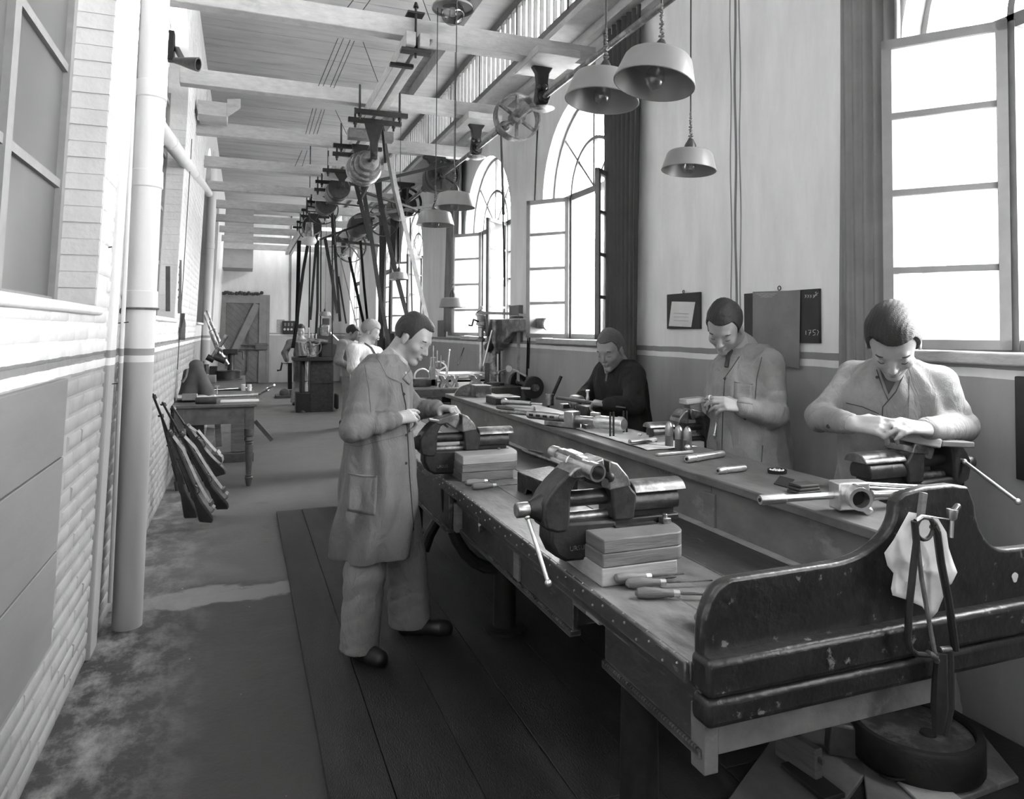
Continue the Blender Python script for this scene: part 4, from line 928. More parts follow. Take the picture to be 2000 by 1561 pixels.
# bench block box and files near middle
o = thing('steel_block', 'square black steel surface block with arched cutout behind the nearest vise', 'block', (1.37, 2.75, TZ))
bq = [at(1010, 960, Z=TZ), at(1082, 993, Z=TZ), at(1160, 975, Z=TZ)]
o.location = bq[0]
mb = MB().prism([(0, 0), (.08, 0), (.10, .03), (.15, .03), (.17, 0), (.27, 0), (.27, .095), (0, .095)], bq[0], (bq[1]-bq[0]).normalized(), (0, 0, 1), (bq[2]-bq[1]).normalized()*.22)
ob('body', mb, 'black_wood', o, bevel=.003); 
def file_tool(p, q, label, hl=.105, L=.25, group='wooden-handled files on the bench', m='mid_wood', r=.016):
    M = orient(p, q); t = thing('file', label, 'file', p, group)
    ob('handle', T(MB().lathe((0, 0, 0), (hl, 0, 0), [(0, r*.35), (.06, r*.8), (.25, r*1.05), (.5, r), (.8, r*.7), (.9, r*.72), (1, r*.6)], 20), M), m, t)
    ob('ferrule', T(MB().lathe((hl*.92, 0, 0), (hl*1.12, 0, 0), [(0, r*.66), (1, r*.6)], 16), M), 'bright_steel', t)
    ob('blade', T(MB().prism([(hl*1.1, -.003), (hl*1.2, -.007), (L*.75, -.006), (L, -.0015), (L, .0015), (L*.75, .006), (hl*1.2, .007), (hl*1.1, .003)], (0, 0, -.002), (1, 0, 0), (0, 1, 0), (0, 0, .004)), M), 'worn_steel', t)
    return t
zf = TZ+.016
file_tool(at(1240, 1158, Z=zf), at(1345, 1160, Z=zf), 'wooden-handled file nearest the camera of the three beside the vise block', .115, .3)
file_tool(at(1222, 1140, Z=zf), at(1330, 1136, Z=zf), 'middle one of three wooden-handled files beside the vise block', .11, .27)
file_tool(at(1200, 1130, Z=zf+.01), at(1320, 1122, Z=zf), 'wooden-handled file touching the pale vise block, topmost of three', .11, .24)
file_tool(at(1362, 1204, Z=zf), at(1430, 1262, Z=zf), 'file whose wooden handle just shows beside the scooped end board', .1, .15)
file_tool(at(908, 944, Z=zf+.012), at(965, 938, Z=zf+.01), 'upper of two files lying before the front worker\'s vise block', .11, .19)
file_tool(at(921, 951, Z=zf), at(1005, 946, Z=zf), 'lower of two files before the front worker\'s vise block', .11, .3)
q = at(1128, 1073, Z=TZ); t = tag(ob('metal_clip', MB().box(q-Vector((.02, .02, 0)), q+Vector((.015, .0, .01))).box(q-Vector((.02, .02, 0)), q+Vector((-.012, .0, .03))), 'steel', bevel=.002), 'small bright angle clip on the bench against the nearest block', 'clip')
a, b = at(1022, 880, Z=TZ+.02), at(1092, 905, Z=TZ+.02); t = thing('steel_rod', 'dark rods lying in the bench trough behind the nearest vise', 'rod', a); 
ob('rod', MB().cyl(a, b, .01), 'worn_steel', t); ob('rod', MB().cyl(a+Vector((.05, .02, 0)), b+Vector((.1, .15, 0)), .008), 'worn_steel', t)
for (px, py, d, lab) in ((1290, 1004, (.03, .02, .02), 'small dark metal piece on the back of the nearest vise block'), (1196, 0, 0, '')):
    if d: q = at(px, py, Z=z1); q = Vector((min(q.x, 1.28), min(q.y, 2.2), z1)); tag(ob('metal_piece', MB().box(q, q+Vector(d)), 'iron', bevel=.002), lab, 'metal piece')
# ---- on the raised shelf
Z = SZT
def shelf(px, py, dz=0): return at(px, py, Z=Z+dz)
# plate gauge plates at the far end
t = thing('angle_plate', 'rounded grey metal angle plate standing on the far end of the raised shelf', 'angle plate', shelf(905, 768))
a, b = shelf(880, 772), shelf(912, 772); c = shelf(933, 766)
ux = Vector((1, -.1, 0)).normalized(); hh = .11
ob('curved_web', MB().prism([(0, 0)]+[(.16*(1-math.cos(x)), .105*math.sin(x)) for x in np.linspace(0, pi/2, 8)]+[(.16, 0)], Vector((a.x, 5.9, Z)), ux, (0, 0, 1), (0, .02, 0)), 'worn_steel', t, bevel=.002)
ob('face_plate', MB().box((a.x+.14, 5.74, Z), (a.x+.28, 5.9, Z+.1)), 'worn_steel', t, bevel=.003)
t = thing('flat_box', 'black flat case with a light lid on the far part of the raised shelf', 'box', shelf(960, 775))
p0 = shelf(937, 782); 
ob('case', MB().box((p0.x, 5.12, Z), (p0.x+.2, 5.36, Z+.045)), 'board_black', t, bevel=.004); ob('lid', MB().box((p0.x, 5.12, Z+.046), (p0.x+.2, 5.36, Z+.06)), 'steel', t, bevel=.004)
t = thing('brush', 'dark stubby hand brush tilted over the shelf edge', 'tool', shelf(975, 797)); a = shelf(972, 795, .02); b = shelf(1005, 800, .02)
ob('handle', MB().lathe(a, b, [(0, .014), (.5, .018), (1, .01)], 14), 'brown_wood', t); ob('shaft', MB().cyl(b, b+(b-a)*.9, .007), 'steel', t)
# light machine gun lying along shelf with bipod
A, B = shelf(1000, 805, .05), shelf(1205, 823, .07)
A = at(968, 799, X=1.74, ); A = shelf(975, 803, .045); B = at(1208, 828, X=1.93)
M = orient(A, B); L = (B-A).length
t = thing('machine_gun', 'light machine gun body lying along the raised shelf, muzzle pointing away', 'gun', A)
segs = [('barrel', 0, .30, .010, 'worn_steel'), ('jacket', .28, .56, .026, 'steel'), ('body_tube', .56, .84, .024, 'steel'), ('rear_tube', .84, 1.0, .036, 'bright_steel')]
for nm, f0, f1, r, m in segs: ob(nm, T(MB().lathe((L*f0, 0, 0), (L*f1, 0, 0), [(0, r*.9), (.04, r), (.96, r), (1, r*.92)], 20), M), m, t)
for k in range(4): ob('slot', T(MB().box((L*(.31+.06*k), -.029, -.006), (L*(.345+.06*k), -.02, .008)), M), 'black_iron', t, bevel=.002)
ob('front_sight', T(MB().prism([(-.01, .02), (.01, .02), (.002, .05), (-.002, .05)], (L*.33, -.004, 0), (1, 0, 0), (0, 0, 1), (0, .008, 0)), M), 'steel', t)
ob('magazine_well', T(MB().box((L*.62, -.04, -.05), (L*.69, .03, .045)), M), 'steel', t, bevel=.004)
ob('feed_tray', T(MB().box((L*.45, -.035, -.05), (L*.64, .02, -.02)), M), 'worn_steel', t, bevel=.004)
ob('cocking_lug', T(MB().box((L*.8, -.01, .03), (L*.86, .014, .05)), M), 'bright_steel', t, bevel=.002)
ob('rear_cap', T(MB().lathe((L*1.0, 0, 0), (L*1.04, 0, 0), [(0, .04), (.6, .04), (1, .03)], 20), M), 'bright_steel', t)
for (px, X, h, lab) in ((1195, 1.84, .135, 'l'), (1221, 1.98, .125, 'r')):
    q = at(px, 842, X=X); q.z = Z
    for dx in (-.010, .010): ob('stand_rod', MB().cyl((q.x+dx, q.y, Z), (q.x+dx, q.y, Z+h), .0055, n=10), 'iron', t)
    ob('stand_foot', MB().box((q.x-.025, q.y-.012, Z), (q.x+.025, q.y+.012, Z+.008)), 'bright_steel', t, bevel=.002)
# second barrel beyond
a, b = shelf(985, 785, .03), shelf(1060, 790, .03); t = thing('gun_bolt', 'round-headed bolt group lying beyond the machine gun barrel', 'gun part', a)
ob('head', MB().sphere(a, .028), 'steel', t); ob('body', MB().cyl(a, a+(b-a)*.7, .018), 'steel', t); ob('rod', MB().cyl(a+(b-a)*.6, b, .008), 'bright_steel', t)
q = shelf(1060, 795); t = tag(ob('metal_can', MB().lathe((q.x+.1, q.y+.1, Z), (q.x+.1, q.y+.1, Z+.085), [(0, .033), (1, .033), (1, .03), (.1, .03)], 18, cap=False), 'worn_steel'), 'open metal can standing behind the machine gun', 'can')
q = shelf(1075, 800); tag(ob('ammunition_clip', MB().box((q.x+.1, q.y, Z), (q.x+.19, q.y+.06, Z+.035)), 'steel', bevel=.003), 'small ribbed steel clip beside the open can', 'clip')
rows = [[Vector((x, y, Z+.003+.004*abs(math.sin(x*30+y*20)))) for x in np.linspace(1.80, 2.08, 9)] for y in np.linspace(2.95, 3.75, 14)]
o = ob('paper_sheet', MB().grid(rows), 'paper'); o.modifiers.new('s', 'SOLIDIFY').thickness = .001; tag(o, 'crumpled white paper lying under the rear of the machine gun', 'paper')
q = shelf(1152, 838); tag(ob('matchbox_tin', MB().box((q.x-.04, q.y-.03, Z), (q.x+.05, q.y+.03, Z+.028)), 'worn_steel', bevel=.003), 'small worn tin box at the shelf edge below the machine gun', 'tin')
# bolt + dummy rounds group
a, b = shelf(1230, 864, .02), shelf(1298, 856, .02); t = thing('gun_bolt', 'grooved steel bolt lying left of the three upright dummy rounds', 'gun part', a)
ob('body', MB().cyl(a, a+(b-a)*.75, .013), 'bright_steel', t); ob('groove', MB().box(a+Vector((0, -.014, -.002)), a+(b-a)*.5+Vector((0, -.013, .002))), 'black_iron', t); ob('collar', MB().cyl(a+(b-a)*.72, b, .018), 'steel', t)
tag(ob('steel_ball', MB().sphere(shelf(1250, 849, .012), .012), 'bright_steel'), 'small steel ball on the shelf beyond the grooved bolt', 'ball')
for i, (px, py) in enumerate(((1307, 873), (1326, 879), (1343, 882))):
    q = shelf(px, py); hgt = (.125, .118, .118)[i]; t = thing('dummy_round', ['tallest upright round-nosed metal cylinder, left of three', 'middle upright round-nosed cylinder of the three', 'right one of three upright round-nosed cylinders'][i], 'cylinder', q, 'upright round-nosed cylinders')
    ob('case', MB().lathe(q, q+Vector((0, 0, hgt*.45)), [(0, .020), (1, .020)], 20), 'brown_wood', t)
    ob('nose', MB().lathe(q+Vector((0, 0, hgt*.45)), q+Vector((0, 0, hgt)), [(0, .0195), (.6, .0195), (.8, .016), (.93, .009), (1, .001)], 20), 'steel', t)
q = shelf(1331, 880, .0)-Vector((0, .05, 0)); t = thing('ball_knob', 'bright ball knob on a short pin before the upright cylinders', 'knob', q); ob('ball', MB().sphere(q+Vector((0, 0, .022)), .0145, 16, 10), 'bright_steel', t); ob('pin', MB().cyl(q, q+Vector((0, 0, .012)), .007), 'steel', t)
a, b = shelf(1283, 888, .008), shelf(1352, 882, .008); tag(ob('flat_bar', MB().bar(a, b, .02, .012), 'bright_steel', bevel=.002), 'flat bright steel bar lying before the upright cylinders', 'bar')
def tubepart(a, b, r, label, cap=.6):
    t = thing('turned_tube', label, 'gun part', a)
    ob('tube', MB().lathe(a, b, [(0, r*.8), (.03, r), (.2, r), (.21, r*1.12), (.3, r*1.12), (.31, r), (.95, r*.94), (1, r*.85)], 22), 'bright_steel', t)
    d = (b-a).normalized(); ob('bore', MB().cyl(a-d*.0015, a+d*.002, r*.42), 'black_iron', t); return t
tubepart(shelf(1341, 897, .016), shelf(1412, 886, .016), .0165, 'bright turned steel tube, larger one lying mid-shelf')
tubepart(shelf(1402, 920, .013), shelf(1455, 914, .013), .0135, 'short bright steel tube, smaller one nearer the round tin')
q = shelf(1518, 924); t = thing('round_tin', 'shallow round black tin of small parts on the shelf', 'tin', q)
ob('dish', MB().lathe(q, q+Vector((0, 0, .014)), [(0, .036), (1, .038), (1, .035), (.2, .033), (.2, 0)], 28, cap=False), 'board_black', t)
mb = MB(); 
for k in range(16): a_ = k*2.4; rr = .006+.0015*k; mb.sphere((q.x+rr*math.cos(a_), q.y+rr*math.sin(a_), Z+.010), .005, 6, 4)
ob('small_parts', mb, 'bright_steel', t, kind='stuff')
q = shelf(1530, 950); t = thing('open_pouch', 'small black leather pouch lying open at the shelf edge', 'pouch', q)
ob('base', MB().box((q.x-.01, q.y-.03, Z), (q.x+.07, q.y+.04, Z+.006)), 'leather', t, bevel=.002); ob('flap', MB().prism([(0, 0), (.03, .03), (.035, .028), (.006, 0)], (q.x-.01, q.y-.03, Z), (1, 0, 0), (0, 0, 1), (0, .07, 0)), 'leather', t)
q = shelf(1566, 962); t = thing('folded_pouch', 'dark folded leather pouch beside the long rifle receiver', 'pouch', q)
for k in range(3): ob('fold', MB().box((q.x-.04+.004*k, q.y-.03, Z+.011*k), (q.x+.06-.005*k, q.y+.03, Z+.011*k+.010)), 'leather', t, bevel=.003)
# long receiver with ring across the shelf end
A = at(1484, 977, Z=Z+.045); B = at(1650, 966, Z=Z+.05); t = thing('rifle_receiver', 'bright steel rifle barrel and receiver lying across the near end of the raised shelf', 'gun part', A)
ob('barrel', MB().lathe(A, B, [(0, .014), (.03, .016), (.28, .016), (.3, .0115), (1, .0115)], 20), 'bright_steel', t); ob('bore', MB().cyl(A-(B-A)*.008, A+(B-A)*.01, .006), 'black_iron', t)
C = at(1640, 968, Z=Z+.05); D = at(1700, 966, Z=Z+.05); M = orient(C, D+Vector((0, 0, 0)))
ob('receiver_block', T(MB().box((-.02, -.03, -.042), (.085, .03, .045)), M), 'bright_steel', t, bevel=.005)
R1 = at(1668, 968, Z=Z+.055); R2 = R1+Vector((-.02, -.05, -.002)); 
ob('ring', MB().lathe(R1, R1+(R2-R1)*.9, [(0, .036), (1, .036), (1, .026), (.3, .026), (.3, 0)], 28, cap=False), 'bright_steel', t)
ob('bore', MB().cyl(R1+(R2-R1)*.2, R1+(R2-R1)*.3, .026), 'black_iron', t)
E1 = at(1700, 968, Z=Z+.045); E2 = at(1815, 962, Z=Z+.04)
ob('rear_tube', MB().lathe(E1, E2, [(0, .018), (.1, .015), (.55, .017), (.56, .02), (1, .02)], 20), 'steel', t)
ob('guide_rod', MB().cyl(at(1650, 942, Z=Z+.09), at(1790, 950, Z=Z+.07), .005), 'bright_steel', t); ob('guide_rod', MB().cyl(at(1655, 950, Z=Z+.08), at(1780, 957, Z=Z+.06), .004), 'bright_steel', t)
ob('link', MB().bar(at(1680, 985, Z=Z+.03), at(1700, 1003, Z=Z+.004), .022, .03), 'bright_steel', t, bevel=.006); ob('trigger', MB().cyl(at(1658, 945, Z=Z+.085), at(1680, 955, Z=Z+.085), .009), 'steel', t)
a, b = at(1720, 947, Z=Z+.03), at(1838, 950, Z=Z+.03); tag(ob('long_file', MB().bar(a, b, .018, .006), 'bright_steel'), 'flat bright steel rule lying behind the receiver', 'rule')
# rough wood jaws of the right vise
t = thing('wood_jaw', 'rough light wooden jaw piece held in the right-hand worker\'s vise', 'wood block', at(1800, 855, Y=2.0))
a, b = at(1748, 848, Y=1.97), at(1830, 865, Y=1.92); ob('upper', MB().bar(a, b, .06, .035), 'pale_wood', t, bevel=.006); ob('dark_strip', MB().bar(b, at(1893, 868, Y=1.9), .05, .022), 'mid_wood', t, bevel=.004)
a, b = at(1768, 870, Y=2.0), at(1815, 885, Y=1.97); ob('lower', MB().bar(a, b, .06, .045), 'mid_wood', t, bevel=.008)
t = thing('wood_jaw', 'small wooden holding piece in the middle worker\'s vise', 'wood block', at(1340, 775, Y=3.2))
ob('upper', MB().bar(at(1333, 785, Y=3.2), at(1372, 780, Y=3.2), .07, .03), 'pale_wood', t, bevel=.006); ob('lower', MB().bar(at(1352, 788, Y=3.2), at(1357, 815, Y=3.2), .06, .07, up=(1, 0, 0)), 'mid_wood', t, bevel=.006)
# ---- clamp screws, tied rag and tongs at the centre of the end board
yq = YN-.08
def F(px, py, Y=yq): return at(px, py, Y=Y)
t = thing('wooden_clamp', 'rough wooden clamp block standing on the end board beside the tongs', 'clamp', F(1810, 1000))
ob('block', MB().prism([(0, 0), (.13, 0), (.125, .05), (.1, .075), (.04, .08), (0, .06)], F(1800, 1022, YN-.03), (1, 0, 0), (0, 0, 1), (0, .05, 0)), 'pale_wood', t, bevel=.006)
ob('upright', MB().bar(F(1797, 1015), F(1804, 962), .018, .012, up=(0, 1, 0)), 'mid_wood', t, bevel=.002)
ob('screw', MB().lathe(F(1857, 1050), F(1860, 995), [(0, .006), (.6, .006), (.7, .012), (1, .014)], 14), 'bright_steel', t); ob('wing', MB().bar(F(1858, 1002), F(1873, 986), .014, .012), 'steel', t, bevel=.004)
ob('wire', MB().cyl(F(1795, 1006), F(1862, 1016), .0018, n=6), 'bright_steel', t)
mb = MB()
for k in range(6): mb.torus(F(1797+8*k, 1008+2*k, YN-.09), (1, .1*k, 0), .02, .003, 12, 5)
t = thing('hanging_tongs', 'long dark blacksmith tongs hanging from the end board down over the round anvil block', 'tongs', F(1790, 1040))
yk = YN-.115
def G(px, py): return at(px, py, Y=yk)
ob('arm', MB().tube([G(1786, 1018), G(1790, 1060), G(1785, 1100), G(1776, 1180), G(1773, 1250), G(1778, 1270)], .0085, 8), 'black_iron', t)
ob('arm', MB().tube([G(1822, 1028), G(1830, 1040), G(1838, 1100), G(1852, 1170), G(1862, 1240), G(1866, 1270)], .0095, 8), 'black_iron', t)
ob('top_loop', MB().tube([G(1788, 1018), G(1800, 1010), G(1815, 1012), G(1826, 1022), G(1832, 1035)], .006, 8), 'worn_steel', t)
ob('ring', MB().torus(G(1806, 1032), (0, 1, 0), .028, .005, 22, 8), 'black_iron', t)
ob('cross_bar', MB().tube([G(1778, 1268), G(1790, 1278), G(1812, 1280), G(1835, 1278)], .007, 8), 'black_iron', t)
for k, (a, b) in enumerate((((1835, 1270), (1855, 1268)), ((1828, 1290), (1858, 1288)), ((1832, 1318), (1848, 1325)), ((1812, 1276), (1828, 1284)))): ob('bolt', MB().cyl(G(*a), G(*b), .008), 'worn_steel', t)
ob('jaw', MB().tube([G(1838, 1275), G(1836, 1330), G(1835, 1380), G(1832, 1432)], [.014, .018, .02, .012], 10), 'black_iron', t); ob('jaw', MB().tube([G(1852, 1270), G(1850, 1330), G(1850, 1380), G(1842, 1435)], [.012, .016, .016, .012], 10), 'black_iron', t)
t = tag(ob('rope', MB().tube([G(1790, 1040), G(1800, 1130), G(1812, 1200), G(1826, 1278)], .0055, 8), 'rope'), 'twisted pale rope hanging down between the arms of the tongs', 'rope')
# rag
pts = [(1775, 1000), (1745, 1055), (1727, 1080), (1733, 1105), (1745, 1120), (1740, 1150), (1743, 1163), (1772, 1172), (1800, 1185), (1818, 1208), (1830, 1195), (1850, 1145), (1858, 1140), (1869, 1118), (1862, 1100), (1852, 1070), (1848, 1040), (1830, 1010)]
n = len(pts); cx = sum(p[0] for p in pts)/n; cy = sum(p[1] for p in pts)/n; rows = []
for f in np.linspace(0, 1, 8):
    rows.append([at(cx+(p[0]-cx)*f, cy+(p[1]-cy)*f, Y=YN-.085-.008*math.sin(p[0]*.11+p[1]*.03)*f-.006*math.cos(f*4)) for p in pts])
o = ob('torn_rag', MB().grid(rows, closed=True), 'cloth_white', ang=180); o.modifiers.new('s', 'SOLIDIFY').thickness = .0015; tag(o, 'torn pale rag hanging behind the tongs on the end board', 'rag')
q = at(1982, 1128, Y=YN-.036); tag(ob('paper_scrap', MB().prism([(.012*math.cos(a)*(1+.2*math.sin(3*a)), .014*math.sin(a)) for a in np.linspace(0, 2*pi, 14)[:-1]], q, (1, 0, 0), (0, 0, 1), (0, -.001, 0)), 'paper'), 'small round scrap of white paper on the right end of the end board', 'paper')
# ---- round block on the floor, planks, wood pieces
c = (at(1690, 1440, Z=.15)+at(1890, 1440, Z=.15))/2
c = at(1785, 1425, Z=.15); t = thing('round_iron_block', 'big round dark iron block with bright face on the floor under the bench end', 'iron block', (c.x, c.y, 0.05))
rr = .225; BB = .055
def ringpts(r, z, sq=1.0): return [Vector((c.x+r*math.cos(a), c.y+r*sq*math.sin(a), z)) for a in np.linspace(0, 2*pi, 37)[:-1]]
ob('drum', MB().lathe((c.x, c.y, BB), (c.x, c.y, BB+.125), [(0, rr*.97), (.08, rr), (.92, rr), (1, rr*.97), (1, rr*.88), (.85, rr*.86)], 40, cap=False).lathe((c.x, c.y, BB), (c.x, c.y, BB+.1), [(0, rr*.9), (1, rr*.9)], 40), 'black_iron', t)
ob('bright_face', MB().lathe((c.x, c.y, BB+.095), (c.x, c.y, BB+.103), [(0, rr*.86), (1, rr*.85)], 40), 'worn_steel', t)
ob('hub', MB().lathe((c.x+.01, c.y-.05, BB+.1), (c.x+.01, c.y-.05, BB+.112), [(0, .03), (1, .026)], 18), 'black_iron', t)
gl = thing('loose_plank', 'pale plank lying flat on the floor leading from under the bench to the lower right', 'plank', (2.2, 1.7, .03))
def quadplank(name, P, h, m, parent=None, z=.03, bev=.004):
    P = [Vector((p.x, p.y, z)) for p in P]; mb = MB(); vs = P+[p+Vector((0, 0, h)) for p in P]; mb.add(vs, [(3, 2, 1, 0), (4, 5, 6, 7), (0, 1, 5, 4), (1, 2, 6, 5), (2, 3, 7, 6), (3, 0, 4, 7)]); return ob(name, mb, m, parent, bevel=bev)
zf = .03
quadplank('board', [at(1420, 1575, Z=zf), at(1560, 1700, Z=zf), at(1720, 1480, Z=zf), at(1560, 1380, Z=zf)], .02, 'mid_wood', gl, zf)
pl = thing('loose_plank', 'broad grey plank under the round iron block', 'plank', (2.5, 1.9, .03))
quadplank('board', [at(1700, 1640, Z=zf), at(1990, 1530, Z=zf), at(1900, 1420, Z=zf), at(1680, 1460, Z=zf)], .022, 'grey_wood', pl, zf)
o = quadplank('light_board', [at(1700, 1490, Z=.032), at(1760, 1478, Z=.032), at(1950, 1640, Z=.032), at(1860, 1650, Z=.032)], .012, 'pale_wood', None, .052); tag(o, 'narrow light board lying beside the round block at the bottom edge', 'board')
t = thing('grooved_wood_block', 'old dark grooved wooden block standing on edge on the floor planks', 'wood block', at(1560, 1480, Z=.05))
a, b = at(1520, 1440, Z=.12), at(1600, 1492, Z=.12); ob('block', MB().bar(Vector((a.x, a.y, .115)), Vector((b.x, b.y, .115)), .035, .11), 'mid_wood', t, bevel=.005); 
ob('rib', MB().bar(Vector((a.x, a.y-.02, .135)), Vector((b.x, b.y-.02, .135)), .012, .02), 'brown_wood', t, bevel=.003); ob('foot', MB().bar(Vector((a.x-.0, a.y-.06, .06)), Vector((b.x-.02, b.y-.09, .06)), .09, .018), 'board_black', t, bevel=.003)
t = thing('wood_wedge', 'dark stubby wooden wedge leaning next to the grooved block', 'wood block', at(1640, 1470, Z=.05))
a = at(1615, 1440, Z=.1); ob('wedge', MB().bar(Vector((a.x, a.y, .11)), Vector((a.x+.1, a.y-.06, .1)), .07, .12), 'brown_wood', t, bevel=.01)
o = ob('iron_hoop', MB().torus(at(1745, 1512, Z=.07), (0, .2, 1), .045, .005, 24, 7), 'black_iron'); tag(o, 'thin iron ring lying half on the light board', 'ring')
# ---- boards on the right wall
def wallboard(name, P, label, m, extra=None):
    q = [at(*p, X=XR-.015) for p in P]; t = thing(name, label, 'board', (q[0]+q[2])/2); y0, y1 = max(q[0].y, q[3].y), min(q[1].y, q[2].y)
    ob('panel', MB().box((XR-.018, y1, (q[3].z+q[2].z)/2), (XR-.001, y0, (q[0].z+q[1].z)/2)), m, t, bevel=.002); return t
t = wallboard('notice_board', [(1303, 573), (1367, 573), (1367, 643), (1303, 642)], 'small black notice board with one pinned white sheet', 'board_black')
def sheet(parent, P, m, X=XR-.02, name='sheet', bow=.004):
    q = [at(*p, X=X) for p in P]; rows = [[(q[0]*(1-s)+q[1]*s)*(1-f)+(q[3]*(1-s)+q[2]*s)*f+Vector((-bow*math.sin(pi*s)*(f), 0, 0)) for s in np.linspace(0, 1, 6)] for f in np.linspace(0, 1, 6)]
    return ob(name, MB().grid(rows), m, parent)
sheet(t, [(1312, 589), (1358, 590), (1350, 639), (1306, 637)], 'paper'); 
for k in range(3): ob('print_line', MB().bar(at(1316, 612+7*k, X=XR-.026), at(1345, 613+7*k, X=XR-.026), .0015, .002), 'grey_paper', t)
ob('hook', MB().torus(at(1335, 570, X=XR-.015), (1, 0, 0), .01, .003, 12, 5), 'iron', t)
t = wallboard('blackboard', [(1454, 571), (1600, 567), (1600, 690), (1454, 650)], 'wide blackboard with a long hanging chart and chalked figures', 'board_black')
sheet(t, [(1470, 570), (1563, 567), (1561, 720), (1470, 704)], 'grey_paper', X=XR-.024, name='chart')
ob('hook', MB().torus(at(1522, 563, X=XR-.015), (1, 0, 0), .012, .003, 12, 5), 'iron', t)
for s in ([(1574, 646), (1574, 654)], [(1579, 645), (1584, 645), (1580, 655)], [(1580, 650), (1584, 650)], [(1588, 645), (1593, 644)], [(1588, 645), (1588, 649), (1592, 650), (1592, 654), (1588, 655)], [(1596, 645), (1599, 648), (1596, 655)]): stroke(t, s, XR-.021, .0016)
for k, x in enumerate((1572, 1577, 1582, 1588)): stroke(t, [(x, 576), (x+3, 580), (x, 582), (x+3, 576)], XR-.021, .0012)
for s in ([(1592, 572), (1594, 570), (1594, 573), (1592, 577), (1596, 577)], [(1590, 580), (1598, 572)]): stroke(t, s, XR-.021, .0012)
for k in range(3):
    mb = MB(); x = 1478+4*k
    while x < 1516-4*k: 
        mb.bar(at(x, 574+3*k, X=XR-.027), at(x+1.6, 574+3*k+random.uniform(-1, 1), X=XR-.027), .0012, .0018); x += 2.6
    ob('chart_writing', mb, 'enamel_inner', t, kind='stuff')
for (x, y) in ((1494, 626), (1530, 636), (1496, 650), (1532, 660), (1535, 606)):
    mb = MB(); 
    for k in range(4): mb.bar(at(x+3*k, y+random.uniform(-1, 1), X=XR-.027), at(x+2+3*k, y+random.uniform(-2, 2), X=XR-.027), .0012, .0018)
    ob('chart_figures', mb, 'enamel', t, kind='stuff')
for (P, lab) in (([(855, 626), (869, 626), (869, 658), (855, 658)], 'narrow dark board far along the right wall'), ([(875, 623), (896, 623), (896, 656), (875, 656)], 'square grey board on the wall beyond the drilling machine')):
    wallboard('wall_panel', P, lab, 'frame_dark')
q = [at(*p, X=XR-.02) for p in ((1984, 735), (2000, 735), (2000, 938))]
tag(ob('dark_door_panel', MB().box((XR-.03, 1.6, q[2].z), (XR-.002, q[0].y, q[0].z)), 'board_black', bevel=.004), 'tall black panel on the wall cut by the right picture edge', 'panel')
